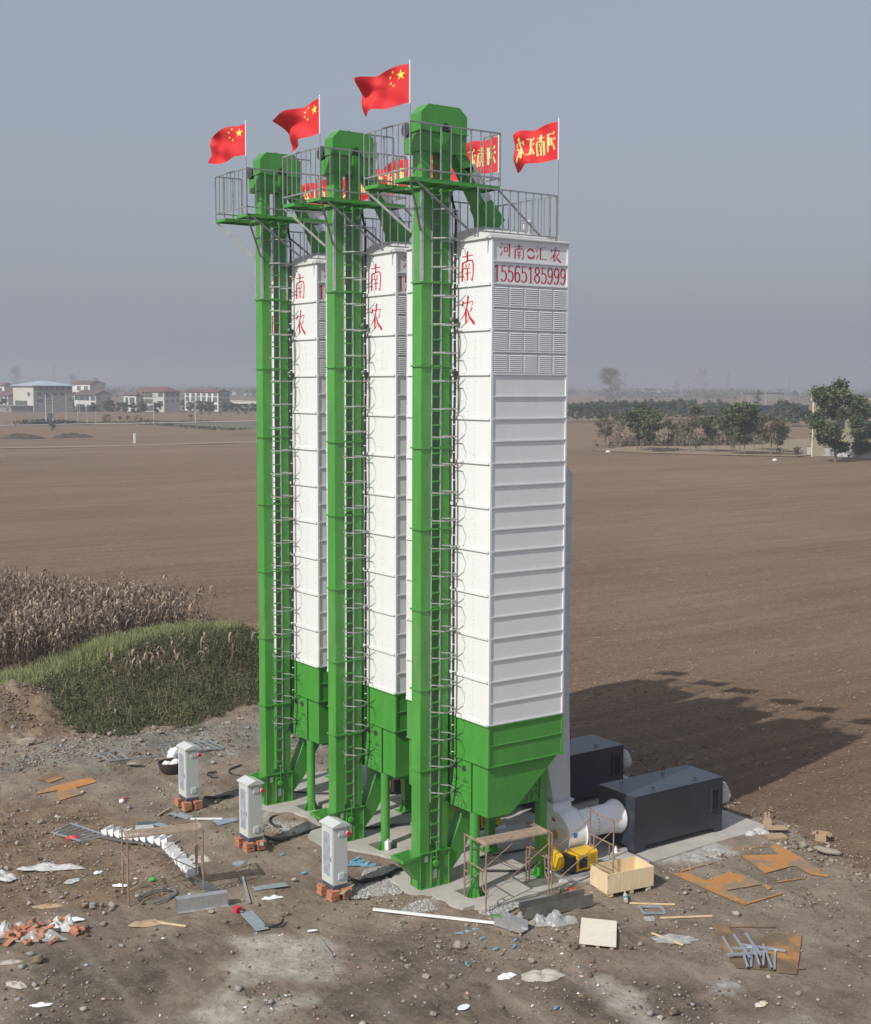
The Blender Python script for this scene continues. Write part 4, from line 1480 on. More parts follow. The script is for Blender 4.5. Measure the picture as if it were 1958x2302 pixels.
# ------------------------------------------------------------------ control cabinets on brick piers
def build_cabinet():
    root = empty('control_cabinet')
    W_, D_, H0, H1 = .40, .545, 0.0, 1.57
    m = MB()
    m.box(0, W_, 0, D_, H0+.10, H1)
    m.build('cabinet_shell', CAB, root, bevel=.006)
    m = MB()
    m.box(-.004, W_+.004, -.004, D_+.004, H0, H0+.10)
    m.build('plinth', CAB_D, root)
    r = MB()
    o_ = .055
    r.prism([(-o_, H1+.002), (W_+o_, H1+.002), (W_+o_, H1+.04), (W_/2, H1+.125), (-o_, H1+.04)], -o_, D_+o_, 'y')
    r.build('cabinet_roof', CAB, root)
    d = MB()
    d.box(-.022, -.002, .012, D_-.012, H0+.13, H1-.03)
    door = d.build('door', CAB, root, bevel=.004)
    w = MB()
    y0, y1, z0, z1 = .14, D_-.10, .30, H1-.16
    c = .05
    w.prism([(y0+c, z0), (y1, z0+.02), (y1, z1), (y0+c, z1), (y0, z1-c), (y0, z0+c)], -.026, -.0225, 'x')
    w.build('door_window', GLASS, door)
    h = MB()
    h.box(-.045, -.0225, .055, .085, .72, .86)
    h.box(-.05, -.0455, .06, .08, .72, .80, 1)
    h.build('handle', [CAB, DARK], door)
    for z in (.24, 1.34):
        v = MB()
        v.box(.14, .30, -.022, -.001, z, z+.16)
        for i in range(5):
            v.box(.155, .285, -.026, -.0225, z+.02+i*.026, z+.032+i*.026)
        v.build('vent', mat('vent_white', (.62, .65, .68), .5), root)
    l = MB()
    l.lathe([(.055, -.05), (.055, -.03), (.05, -.028)], (.375, -.03, 1.40), axis='y', n=18)
    l.lathe([(.05, -.11), (.055, -.10), (.055, -.05)], (.375, -.03, 1.40), axis='y', n=18, mi=1)
    l.lathe([(.02, -.03), (.02, .03)], (.375, -.03, 1.40), axis='y', n=8)
    l.build('alarm_lamp', [PWHITE, LAMP_R], root, smooth=True)
    return root


cab = build_cabinet()
CABW = [('nearest', gp(700+440*.11338, 1820+1600*.11338, .16)), ('middle', gp(350+823*.2551, 1600+1150*.2551, .16)), ('farthest', gp(350+275*.2551, 1600+795*.2551, .16))]
brick_me = None


def brick(x, y, z, rz, lab, grp, tilt=(0, 0)):
    global brick_me
    if brick_me is None:
        m = MB()
        m.box(-.12, .12, -.0575, .0575, 0, .058)
        for hx_ in (-.06, 0, .06):
            m.box(hx_-.012, hx_+.012, -.0590, -.0576, .016, .044, 1)
        b = m.build('brick', [BRICK, DARK])
        brick_me = b.data
    else:
        b = bpy.data.objects.new('brick', brick_me)
        COL.objects.link(b)
    b.location = (x, y, z)
    b.rotation_euler = (tilt[0], tilt[1], rz)
    tag(b, lab, 'brick', grp)
    return b


for i, (nm, p) in enumerate(CABW):
    o = cab if i == 0 else copy_tree(cab)
    zb = zg(p.x, p.y)+.02
    o.location = (p.x, p.y, .16)
    tag(o, nm+' grey control cabinet with glazed door and red lamp, raised on brick piers', 'control cabinet', 'control cabinets on brick piers')
    nl = max(2, int(round((.16-zb)/.06)))
    hh = (.16-zb)/nl
    for dx, dy in ((0.02, .03), (.36, .02), (.02, .52), (.36, .52)):
        for l in range(nl):
            for s in (-1, 1):
                a = (l % 2)*PI/2+random.uniform(-.08, .08)
                ox, oy = (0, s*.06) if l % 2 == 0 else (s*.06, 0)
                b = brick(p.x+dx-.03+ox+random.uniform(-.012, .012), p.y+dy+oy-.03+random.uniform(-.012, .012), .16-(l+1)*hh, a,
                          'red brick in the piers under the %s control cabinet' % nm, 'bricks under the %s cabinet' % nm)
                b.scale = (1, 1, hh/.0585)
    if i < 2:
        q = MB()
        q.box(-.34, .36, -.05, .05, 0, .02)
        o2 = q.build('plank', TIMBER_O)
        o2.location = (p.x+.33, p.y-.10, .139)
        o2.rotation_euler = (0, 0, 1.1 if i else .6)
        tag(o2, 'short grey plank wedged under the edge of the %s control cabinet' % nm, 'plank')


# ------------------------------------------------------------------ scaffold towers
def scaffold(name, org, a, L_, Wd, H, zl, label, extra=None):
    """frames at each end (axis a is the long way), deck hooked on top, crossed braces on the sides"""
    root = empty(name, (org.x, org.y, zl), a)
    r = .021

    def frame(x, par, nm='end_frame'):
        f = MB()
        for y in (0, Wd):
            f.tube([(x, y, 0), (x, y, H)], r, 8)
            f.lathe([(.05, 0), (.05, .012)], (x, y, 0), n=10)
        f.tube([(x, 0, H), (x, Wd, H)], r, 8)
        f.tube([(x, 0, H*.62), (x, Wd, H*.62)], r*.9, 8)
        for y, s in ((0, 1), (Wd, -1)):
            f.tube(smoothpts([(x, y, H*.30), (x, y+s*.12, H*.34), (x, y+s*.17, H*.42), (x, y+s*.17, H*.62)], 4), r*.75, 6)
            f.tube([(x, y, H*.46), (x, y+s*.17, H*.46)], r*.75, 6)
        return f.build(nm, RUST_PIPE, par, smooth=True)
    frame(0, root)
    frame(L_, root)
    for y in (0, Wd):
        for p, q in (((0, y, H*.22), (L_, y, H*.86)), ((0, y, H*.86), (L_, y, H*.22))):
            b = MB()
            b.tube([p, q], .012, 6)
            b.build('cross_brace', RUST_PIPE, root, smooth=True)
    d = MB()
    w0, w1 = Wd*.05, Wd*.05+.42
    for y in (w0, w1):
        d.box(.03, L_-.03, y-.02, y+.02, H+.0, H+.05)
    for x in (.03, L_-.03):
        d.box(x-.03, x+.03, w0, w1, H+.02, H+.06)
    nsl = 30
    for i in range(nsl):
        x = .08+(L_-.16)*i/(nsl-1)
        d.box(x-.013, x+.013, w0+.02, w1-.02, H+.022, H+.038)
    for j in range(1, 4):
        y = w0+(w1-w0)*j/4
        d.box(.06, L_-.06, y-.012, y+.012, H+.0385, H+.046)
    d.build('deck', RUST_DECK, root)
    if extra:
        dx, gap = extra
        frame(L_+gap, root)
        frame(L_+gap+dx, root)
        for y in (0, Wd):
            for p, q in (((L_+gap, y, H*.22), (L_+gap+dx, y, H*.86)), ((L_+gap, y, H*.86), (L_+gap+dx, y, H*.22))):
                b = MB()
                b.tube([p, q], .012, 6)
                b.build('cross_brace', RUST_PIPE, root, smooth=True)
    tag(root, label, 'scaffold')
    return root


scaffold('scaffold', Vector((-.356, -.425, 0)), math.radians(-5.3), 1.83, 1.0, 1.68, -.09,
         'rusty frame scaffold with a slatted deck under the hopper of the nearest dryer', extra=(1.9, .09))
sp0, sp1 = on(*R('R7')(797, 1205)), on(*R('R7')(1262, 1142))
sv = (sp1-sp0)
scaffold('scaffold', sp0, math.atan2(sv.y, sv.x), math.hypot(sv.x, sv.y), .92, 1.68, sp0.z,
         'rusty frame scaffold standing alone over the white elevator buckets')


# ------------------------------------------------------------------ sheets, bars and other things lying about
def sheet(name, reg, pts, mat_, th=.008, lift=.022, label=None, cat=None, group=None, more=None):
    """a plate lying on the earth: outline points on the ground, real thickness; more = further pieces cut from the same plate"""
    m = MB()
    P0 = None
    for poly in [pts]+(more or []):
        P = [on(*R(reg)(*p)) for p in poly]
        if P0 is None:
            P0 = sum(P, Vector())/len(P)
        zl = max(p.z for p in P) if len(P) < 6 else None
        vs = [(p.x-P0.x, p.y-P0.y, (p.z)-P0.z+lift) for p in P]
        n = len(vs)
        top = [(x, y, z+th) for x, y, z in vs]
        m.add(vs+top, [tuple(range(n-1, -1, -1)), tuple(range(n, 2*n))]+[(i, (i+1) % n, (i+1) % n+n, i+n) for i in range(n)])
    o = m.build(name, mat_, loc=P0)
    tag(o, label, cat, group)
    return o


def lying_bar(name, reg, p, q, w, h, mat_, label, cat, group=None, lift=.0, ang=None, lift2=None):
    a, b = on(*R(reg)(*p)), on(*R(reg)(*q))
    c = (a+b)/2
    m = MB()
    za, zb_ = a.z-c.z+h/2+lift+.012, b.z-c.z+h/2+(lift if lift2 is None else lift2)+.012
    a2, b2 = Vector((a.x-c.x, a.y-c.y, za)), Vector((b.x-c.x, b.y-c.y, zb_))
    if ang:
        m.bar(a2, b2, w, .006)
        d = (b2-a2).normalized().cross(Vector((0, 0, 1)))*(w/2)
        m.bar(a2+d+Vector((0, 0, -h/2)), b2+d+Vector((0, 0, -h/2)), .006, h)
    else:
        m.bar(a2, b2, w, h)
    o = m.build(name, mat_, loc=c)
    tag(o, label, cat, group)
    return o


# rusty plates with cut-outs
sheet('rusty_plate', 'R9', [(650, 290), (735, 283), (835, 328), (880, 312), (965, 280), (1050, 300), (1158, 348), (955, 382), (1062, 452), (1045, 461), (900, 402)], RUST,
      label='orange rusted steel plate cut into a ragged shape, beside the wooden crate', cat='steel plate', group=None,
      more=[[(700, 272), (705, 277), (876, 231), (868, 227)], [(1046, 462), (1052, 466), (1268, 402), (1255, 396)], [(1150, 352), (1165, 347), (1212, 366), (1190, 380)]])
sheet('rusty_plate', 'RR', [(395, 583), (560, 580), (790, 575), (700, 492), (765, 452), (950, 560), (1325, 800), (1300, 808), (1130, 782), (985, 700), (950, 690), (655, 771)], RUST,
      label='orange rusted steel plate with cut-outs nearest the field edge', cat='steel plate', more=[[(305, 515), (310, 521), (700, 490), (690, 484)], [(770, 860), (780, 867), (1080, 822), (1070, 815)]])
sheet('rusty_plate', 'RD', [(590, 345), (715, 345), (745, 395), (905, 440), (1060, 390), (1255, 410), (1218, 698), (1080, 685), (1060, 668), (770, 650)], RUST_D,
      label='dark rusted steel plate under the pile of grey steel bars', cat='steel plate', more=[[(580, 338), (590, 345), (1060, 352), (1062, 340)], [(1226, 645), (1226, 660), (1280, 660), (1280, 647)]])
sheet('rusty_plate', 'R7', [(300, 475), (560, 410), (600, 440), (470, 475), (515, 512), (370, 555), (352, 520), (360, 490), (225, 516), (230, 500)], RUST,
      label='orange rusted steel plate with ragged cut-outs left of the farthest cabinet', cat='steel plate')
sheet('rusty_plate', 'R7', [(230, 420), (335, 375), (395, 412), (310, 445)], RUST_D, label='dark brown rusted sheet behind the orange plate on the left', cat='steel plate')
BARS = [((670, 430), (760, 575)), ((752, 428), (872, 600)), ((840, 430), (955, 600)), ((735, 515), (1050, 513)), ((810, 500), (1133, 545)), ((697, 592), (1003, 568)),
        ((886, 530), (880, 655)), ((968, 500), (1032, 675)), ((975, 560), (968, 668)), ((1058, 532), (1052, 675)), ((820, 560), (855, 668)), ((893, 520), (942, 672))]
for i, (p, q) in enumerate(BARS):
    lying_bar('steel_bar', 'RD', p, q, .045, .045, SHEET, 'short grey angle steel bar in the crossed pile on the dark rusty plate', 'steel bar', 'grey steel bars on the rusty plate', lift=.035+.045*(i % 3), ang=True)
# sheet metal
sheet('zinc_sheet', 'R2', [(875, 645), (960, 612), (1160, 668), (1075, 705)], SHEET, .006, label='grey zinc sheet lying below the farthest cabinet', cat='sheet metal')
sheet('zinc_sheet', 'R2', [(1360, 722), (1400, 700), (1620, 683), (1645, 715), (1430, 770)], SHEET, .006, label='grey zinc sheet lying left of the middle cabinet', cat='sheet metal')
sheet('zinc_sheet', 'R2', [(525, 735), (745, 725), (760, 755), (540, 765)], mat('green_sheet', (.05, .09, .07), .35), .006, label='dark green sheet behind the scaffold over the buckets', cat='sheet metal')
sheet('zinc_sheet', 'R2', [(510, 772), (700, 760), (730, 815), (515, 830)], PLASTIC, .006, label='pale plastic sheet behind the scaffold over the buckets', cat='plastic sheet')
sheet('zinc_sheet', 'R2', [(690, 762), (770, 742), (935, 795), (860, 812)], SHEET, .006, lift=.03, label='blue grey metal sheet behind the deck of the lone scaffold', cat='sheet metal')
sheet('zinc_sheet', 'R7', [(1488, 1258), (1565, 1238), (1667, 1350), (1588, 1366)], SHEET, .008, label='galvanised sheet lying near the red carton', cat='sheet metal')
sheet('zinc_sheet', 'R7', [(1565, 1092), (1764, 1062), (1790, 1085), (1580, 1115)], SHEET, .008, label='long greenish metal strip reaching to the nearest cabinet', cat='sheet metal')
sheet('zinc_sheet', 'R8', [(1265, 510), (1330, 485), (1385, 525), (1360, 560), (1290, 552)], SHEET, .006, label='small blue grey sheet with green paint behind the folded trough', cat='sheet metal')
sheet('green_offcut', 'R8', [(1268, 517), (1300, 510), (1335, 548), (1290, 553)], GREEN, .006, lift=.03, label='green painted steel offcut behind the folded trough', cat='sheet metal')
lying_bar('white_angle', 'R8', (602, 505), (1310, 585), .06, .05, PWHITE, 'long white painted steel bar lying in front of the slab', 'steel bar', lift=.035)
lying_bar('white_plank', 'R7', (1180, 668), (1376, 668), .09, .03, PWHITE, 'short white strip lying behind the lone scaffold', 'strip')
lying_bar('steel_angle', 'R7', (1505, 1030), (1548, 1193), .05, .05, SHEET, 'grey angle steel lying between the lone scaffold and the nearest cabinet', 'steel bar', ang=True)
lying_bar('timber_batten', 'R9', (412, 455), (665, 462), .045, .03, TIMBER, 'upper of two long battens beside the wooden crate', 'batten')
lying_bar('timber_batten', 'R9', (585, 538), (875, 526), .045, .03, TIMBER, 'lower of two long battens beside the wooden crate', 'batten')
lying_bar('timber_batten', 'R9', (535, 622), (712, 690), .045, .03, TIMBER, 'batten stuck into the plastic film in front of the crate', 'batten')
lying_bar('timber_batten', 'R7', (970, 1310), (1153, 1335), .045, .03, TIMBER, 'batten pointing out of the brown cardboard', 'batten')
lying_bar('timber_batten', 'R2', (765, 660), (890, 585), .06, .04, TIMBER_O, 'grey old batten below the farthest cabinet', 'batten')
lying_bar('steel_rod', 'R8', (300, 660), (373, 762), .03, .03, SHEET, 'thin steel rod on the pale dust in the foreground', 'steel rod')
lying_bar('zinc_angle', 'RC', (500, 360), (830, 275), .12, .05, SHEET, 'narrow zinc channel lying along the broken slab edge', 'channel', ang=True)
# open metal frame
fr = MB()
FP = [on(*R('R9')(*p)) for p in ((462, 476), (588, 478), (614, 514), (492, 515))]
fc = sum(FP, Vector())/4
for a, b in zip(FP, FP[1:]+FP[:1]):
    fr.bar(a-fc+Vector((0, 0, .04)), b-fc+Vector((0, 0, .04)), .05, .04)
tag(fr.build('open_metal_frame', SHEET, loc=fc), 'small open rectangular frame of grey steel beside the battens', 'metal frame')


def trough(name, reg, a, b, w, h, mat_, label, side=1, lean=0.0, lips=True):
    """folded channel: base on the ground between a and b, walls h high"""
    p, q = on(*R(reg)(*a)), on(*R(reg)(*b))
    c = (p+q)/2
    d = (q-p).normalized()
    s = Vector((-d.y, d.x, 0))*side
    t = .006
    m = MB()
    L_ = (q-p).length/2
    up = Vector((0, 0, 1))
    for o0, o1 in ((Vector(), s*w), (Vector(), up*h+s*lean), (s*w, s*w+up*h+s*lean)):
        n = (o1-o0).cross(d).normalized()*t
        vs = [d*-L_+o0, d*L_+o0, d*L_+o1, d*-L_+o1]
        vs = [v+up*.03 for v in vs]
        m.add(vs+[v+n for v in vs], [(0, 1, 2, 3), (7, 6, 5, 4), (0, 4, 5, 1), (1, 5, 6, 2), (2, 6, 7, 3), (3, 7, 4, 0)])
    o = m.build(name, mat_, loc=c)
    tag(o, label, 'trough')
    return o


trough('folded_trough', 'RC', (250, 600), (540, 692), .30, .22, GALV, 'short open galvanised trough at the end of the white bar')
trough('folded_trough', 'RC', (610, 540), (1335, 385), .36, .30, mat('dull_zinc', (.22, .21, .19), .5, metal=.5, var=.25, scale=3), 'long dull metal trough lying along the slab edge', side=1, lean=.0)


def z_profile():
    p, q = on(*R('R7')(1100, 1252)), on(*R('R7')(1416, 1205))
    c = (p+q)/2
    d = (q-p).normalized()
    s = Vector((-d.y, d.x, 0))
    up = Vector((0, 0, 1))
    L_ = (q-p).length/2
    m = MB()
    hh = .32
    for o0, o1 in ((Vector(), up*hh), (up*hh, up*hh+s*.24), (s*.24+up*hh, s*.24), (s*-.06, Vector())):
        n = (o1-o0).cross(d).normalized()*.006
        vs = [v+up*.02 for v in (d*-L_+o0, d*L_+o0, d*L_+o1, d*-L_+o1)]
        m.add(vs+[v+n for v in vs], [(0, 1, 2, 3), (7, 6, 5, 4), (0, 4, 5, 1), (1, 5, 6, 2), (2, 6, 7, 3), (3, 7, 4, 0)])
    tag(m.build('metal_channel', GALV, loc=c), 'upturned galvanised channel standing at the foot of the lone scaffold', 'channel')


z_profile()


# wooden crate and its lid
def build_crate():
    a = gp(*R('RS')(1090, 1620), -.05)
    b = gp(*R('RS')(850, 1480), -.05)
    c = gp(*R('RS')(1700, 1500), -.05)
    X = (c-a)
    Y = (b-a)
    lx, ly = X.length, .80
    root = empty('wooden_crate', (a.x, a.y, zg(a.x, a.y)+.01), math.atan2(X.y, X.x))
    h0, h1, t = .09, .60, .02
    for nm, bx in (('side_board', (0, lx, 0, t)), ('side_board', (0, lx, ly-t, ly)), ('end_board', (0, t, t, ly-t)), ('end_board', (lx-t, lx, t, ly-t))):
        m = MB()
        m.box(bx[0], bx[1], bx[2], bx[3], h0, h1)
        m.build(nm, WOOD, root)
    m = MB()
    m.box(t, lx-t, t, ly-t, h0, h0+.02)
    m.build('floor_board', WOOD, root)
    for x in (.08, lx*.5, lx-.18):
        m = MB()
        m.box(x, x+.10, .01, ly-.01, 0, h0)
        m.build('skid', TIMBER, root)
    m = MB()
    for x in (-.004, lx-.03):
        for z in (.14, .50):
            m.box(x, x+.034, -.005, -.0005, z, z+.04)
    m.build('corner_clip', GALV, root)
    tag(root, 'open new plywood crate on skids beside the yellow motor', 'crate')


build_crate()
LP = [on(*R('RC')(*p)) for p in ((1185, 832), (1592, 872), (1600, 588), (1210, 550))]
lc = sum(LP, Vector())/4
m = MB()
vs = [v-lc+Vector((0, 0, .085)) for v in LP]
m.add(vs+[v+Vector((0, 0, .022)) for v in vs], [(3, 2, 1, 0), (4, 5, 6, 7)]+[(i, (i+1) % 4, (i+1) % 4+4, i+4) for i in range(4)])
lid = m.build('crate_lid', WOOD_P, loc=lc)
m = MB()
for t in (.12, .5, .88):
    a, b = vs[0].lerp(vs[1], t), vs[3].lerp(vs[2], t)
    m.bar(a.lerp(b, .02)-Vector((0, 0, .0405)), a.lerp(b, .98)-Vector((0, 0, .0405)), .08, .08)
m.build('lid_batten', TIMBER_O, lid)
tag(lid, 'weathered pale plank lid lying on battens in front of the crate', 'board')


# elevator belts with white buckets
def bucket_mesh():
    m = MB()
    w, d, h, t = .26, .17, .17, .006
    prof = [(0, 0), (0, h), (-d*.05, h), (-d, h*.62), (-d*.82, h*.22), (-d*.35, 0)]
    n = len(prof)
    vs = [(x, -w/2, z) for x, z in prof]+[(x, w/2, z) for x, z in prof]
    m.add(vs, [tuple(range(n)), tuple(range(2*n-1, n-1, -1))]+[(i, i+n, (i+1)+n, i+1) for i in (0, 3, 4)]+[(5, 5+n, n, 0)])
    return m


bk_me = None


def belt(reg, path, bucks, label, width=.34, flip=1):
    global bk_me
    P = [on(*R(reg)(*p)) for p in path]
    c = P[0].copy()
    root = empty('elevator_belt', c)
    b = MB()
    for a, q in zip(P, P[1:]):
        b.bar(a-c+Vector((0, 0, .03)), q-c+Vector((0, 0, .03)), width, .012)
    b.build('belt', mat('belt_rubber', (.10, .10, .098), .7, var=.2), root)
    for i, (x, y) in enumerate(bucks):
        p = on(*R(reg)(x, y))-c
        a, q = on(*R(reg)(*bucks[max(i-1, 0)])), on(*R(reg)(*bucks[min(i+1, len(bucks)-1)]))
        ang = math.atan2(q.y-a.y, q.x-a.x)
        if bk_me is None:
            o = bucket_mesh().build('bucket', PWHITE, root)
            bk_me = o.data
        else:
            o = bpy.data.objects.new('bucket', bk_me)
            COL.objects.link(o)
            o.parent = root
        o.location = p+Vector((0, 0, .045))
        o.rotation_euler = (random.uniform(-.1, .1), -PI/2*.0+random.uniform(-.1, .1), ang+(PI if flip < 0 else 0)+random.uniform(-.12, .12))
        o.scale = (1.25, 1.15, 1.35)
    tag(root, label, 'elevator belt', 'elevator belts with white buckets')
    return root


belt('R2', [(150, 890), (400, 935), (650, 960), (900, 1000)], [(240, 875), (305, 890), (375, 905), (440, 915), (505, 930), (580, 935), (660, 950), (740, 965), (820, 978), (895, 990)],
     'dark belt with a row of white buckets, the one crossing under the scaffold deck')
belt('R7', [(1010, 820), (1100, 925), (1190, 1030), (1330, 1118)], [(1050, 870), (1068, 890), (1088, 910), (1108, 930), (1126, 950), (1146, 972), (1162, 992), (1178, 1010), (1196, 1030)],
     'dark belt with white buckets, the one running towards the upturned channel')


# racks and ladders lying on the earth
def rack(reg, A, B, nb, label, name='steel_rack', r=.02, base=None):
    """two rails A and B joined by nb bars"""
    a0, a1 = on(*R(reg)(*A[0])), on(*R(reg)(*A[1]))
    b0, b1 = on(*R(reg)(*B[0])), on(*R(reg)(*B[1]))
    c = (a0+b1)/2
    u = Vector((0, 0, .05))
    m = MB()
    m.bar(a0-c+u, a1-c+u, .04, .04)
    m.bar(b0-c+u, b1-c+u, .04, .04)
    for i in range(nb):
        t = i/(nb-1)
        m.bar(a0.lerp(a1, t)-c+u*.98, b0.lerp(b1, t)-c+u*.98, .03, .03)
    tag(m.build(name, SHEET, loc=c), label, 'rack')


rack('R7', [(605, 272), (1115, 203)], [(680, 318), (1130, 268)], 9, 'grey steel ladder frame lying flat behind the farthest cabinet', 'ladder_frame')
rack('R7', [(1130, 200), (1300, 195)], [(1190, 255), (1390, 232)], 5, 'grey steel frame lying right of the farthest cabinet roof', 'ladder_frame')
rack('R7', [(440, 702), (660, 778)], [(320, 758), (500, 812)], 8, 'grey steel rack with long bars lying beside the bucket belt')


# ------------------------------------------------------------------ crumpled things, cartons, stones
def crumple(name, reg, c, rx, ry, h, mat_, label, cat, seed=0, rz=0, grp=None, n=18, edge=.25, up=.0):
    """a crumpled film or sack: ragged outline, folded surface"""
    rr = random.Random(seed)
    p = on(*R(reg)(*c))
    offs = [(rr.uniform(0, 9), rr.uniform(0, 9)) for _ in range(2)]
    vs, fs = [(0, 0, h*.55)], []
    rings, seg = 9, 30
    for i in range(1, rings+1):
        f = i/rings
        for j in range(seg):
            t = 2*PI*j/seg
            k = f*(1+edge*(math.sin(2*t+seed)+.7*math.sin(5*t+2*seed)+.5*math.sin(9*t+seed*3))*.6)
            x, y = rx*k*math.cos(t), ry*k*math.sin(t)
            zz = h*(1-f**3)*(.22+1.0*abs(math.sin(x*7/max(rx, .2)*.5+offs[0][0])*math.cos(y*6/max(ry, .15)*.5+offs[0][1]+x*3)))+rr.uniform(-1, 1)*h*.22*(1-f*f)+.018
            if i == rings:
                zz = .012
            vs.append((x, y, zz))
    fs += [(0, 1+j, 1+(j+1) % seg) for j in range(seg)]
    for i in range(rings-1):
        for j in range(seg):
            a = 1+i*seg
            fs.append((a+j, a+seg+j, a+seg+(j+1) % seg, a+(j+1) % seg))
    m_ = MB()
    m_.add(vs, fs)
    o = m_.build(name, mat_, loc=p+Vector((0, 0, up)))
    o.data.polygons.foreach_set('use_smooth', [i % 3 > 0 for i in range(len(o.data.polygons))])
    o.rotation_euler = (0, 0, rz)
    tag(o, label, cat, grp)
    return o


def lump(name, reg, c, sx, sy, sz, mat_, label, cat, seed=0, rz=0, grp=None, up=0.0):
    """a filled bag: rounded body with creases"""
    b = bmesh.new()
    bmesh.ops.create_icosphere(b, subdivisions=3, radius=1)
    rr = random.Random(seed)
    a, q, w = rr.uniform(0, 6), rr.uniform(0, 6), rr.uniform(3, 5)
    for v in b.verts:
        x, y, z = v.co
        k = 1+.13*math.sin(w*x+a)*math.cos(w*y+q)+.10*abs(math.sin(7*z+3*x+a))+.06*math.sin(13*y+9*x+q)
        v.co *= k
        if v.co.z < -.45:
            v.co.z = -.45+(v.co.z+.45)*.15
        v.co = Vector((v.co.x*sx, v.co.y*sy, (v.co.z+.5)*sz/1.5))
    me = bpy.data.meshes.new(name)
    b.to_mesh(me)
    b.free()
    me.materials.append(mat_)
    o = bpy.data.objects.new(name, me)
    COL.objects.link(o)
    o.location = on(*R(reg)(*c))+Vector((0, 0, up))
    o.rotation_euler = (0, 0, rz)
    tag(o, label, cat, grp)
    return o


VA = YAW*-1
crumple('plastic_film', 'RC', (900, 560), .50, .30, .26, PLASTIC_C, 'crumpled clear plastic film in front of the long dull trough', 'plastic film', 1, -.6)
crumple('plastic_film', 'R7', (320, 970), .75, .24, .10, PLASTIC, 'crumpled pale plastic film left of the lone scaffold', 'plastic film', 2, -.5)
crumple('plastic_film', 'R7', (10, 1025), .45, .25, .12, PLASTIC, 'pale plastic film at the left edge above the brick heap', 'plastic film', 3, -.9)
crumple('plastic_film', 'R9', (660, 655), .55, .22, .08, PLASTIC_C, 'flattened plastic film around a batten in front of the crate', 'plastic film', 4, -.5)
crumple('plastic_film', 'R9', (525, 540), .16, .12, .06, PLASTIC_C, 'small plastic film beside the open metal frame', 'plastic film', 5)
crumple('plastic_film', 'RR', (590, 360), .55, .26, .16, PLASTIC, 'white plastic film heaped at the corner of the concrete pad', 'plastic film', 6, -.2)
crumple('woven_sack', 'R8', (1560, 870), .46, .30, .10, SACK, 'grey woven sack in the foreground dust', 'sack', 7, -.5, edge=.15)
crumple('paper_sheet', 'R8', (1357, 872), .20, .14, .05, PAPER, 'white sheet of paper left of the woven sack', 'paper', 8)
crumple('paper_strip', 'R7', (1690, 1158), .26, .07, .06, PAPER, 'twisted white paper strip between carton and nearest cabinet', 'paper', 9, -.2)
crumple('paper_wrapper', 'R7', (748, 1080), .22, .08, .05, PAPER, 'white wrapper beside the near leg of the lone scaffold', 'paper', 10, -.5)
crumple('paper_strip', 'R7', (455, 1292), .30, .08, .05, PAPER, 'twisted white strip above the heap of bricks', 'paper', 11, -.5)
crumple('plastic_sheet', 'R7', (447, 1052), .24, .14, .02, PLASTIC, 'flat pale plastic piece left of the lone scaffold', 'plastic film', 12, .1)
crumple('paper_scrap', 'R7', (608, 1000), .12, .08, .04, PAPER, 'small white paper left of the lone scaffold', 'paper', 13)
crumple('cardboard_piece', 'R7', (915, 1315), .42, .20, .05, CARD, 'brown cardboard piece with a batten beside it', 'cardboard', 14, -.4, edge=.1)
crumple('cardboard_piece', 'R7', (300, 1208), .36, .15, .04, CARD, 'brown cardboard piece above the heap of bricks', 'cardboard', 15, -.4, edge=.1)
crumple('paper_scrap', 'R7', (100, 1698), .28, .12, .08, SACK, 'dirty torn paper at the lower left edge', 'paper', 16, -.9)
crumple('cardboard_piece', 'R7', (55, 1558), .32, .09, .05, SACK, 'dirty flat cardboard below the heap of bricks', 'cardboard', 17, -.3, edge=.1)
crumple('paper_scrap', 'RB', (330, 990), .24, .07, .04, PAPER, 'torn white paper at the bottom left', 'paper', 18, -.5)
crumple('red_cloth', 'RC', (1110, 210), .13, .10, .09, mat('red_cloth', (.65, .07, .04), .6), 'crumpled bright red cloth on the rubble behind the long trough', 'cloth', 19)
lump('red_bag', 'R7', (450, 790), .17, .08, .10, REDBAG, 'red and white bag lying on the steel rack', 'bag', 20, -.4)
lump('green_bag', 'R7', (942, 1045), .09, .06, .08, GREENBAG, 'small bright green bag under the lone scaffold', 'bag', 21)
crumple('cloth_pile', 'R7', (1225, 920), .34, .28, .10, SACK, 'dirty grey cloth beside the row of buckets', 'cloth', 22)
crumple('paper_sheet', 'R7', (1480, 940), .20, .14, .02, SHEET, 'flat grey sheet of paper above the angle steel', 'paper', 23, .4, edge=.06)
crumple('paper_scrap', 'R9', (1150, 1018), .20, .08, .03, mat('cream_paper', (.62, .56, .42), .8), 'cream paper scraps at the bottom right', 'paper', 24)
crumple('yellow_film', 'RS', (690, 925), .13, .10, .07, mat('yellow_film', (.68, .58, .16), .4), 'yellow plastic film on top of the yellow motor', 'plastic film', 25, up=.74)
lump('white_bag', 'R7', (1085, 292), .26, .20, .36, PAPER, 'white bags heaped behind the basket', 'bag', 27)
crumple('paper_sheet', 'R8', (1115, 1046), .16, .10, .01, PAPER, 'white printed card at the bottom of the foreground', 'paper', 28, .3, edge=.05)
crumple('paper_sheet', 'R8', (258, 612), .13, .05, .01, PAPER, 'small white card below the nearest cabinet', 'paper', 29, -.3, edge=.05)
crumple('paper_sheet', 'RS', (1210, 1080), .12, .10, .20, PAPER, 'white paper leaning by the foot of the scaffold near the crate', 'paper', 30, .3, edge=.05)
lump('white_bag', 'R7', (755, 562), .08, .07, .10, PAPER, 'white and dark red parcel left of the farthest cabinet', 'parcel', 31)
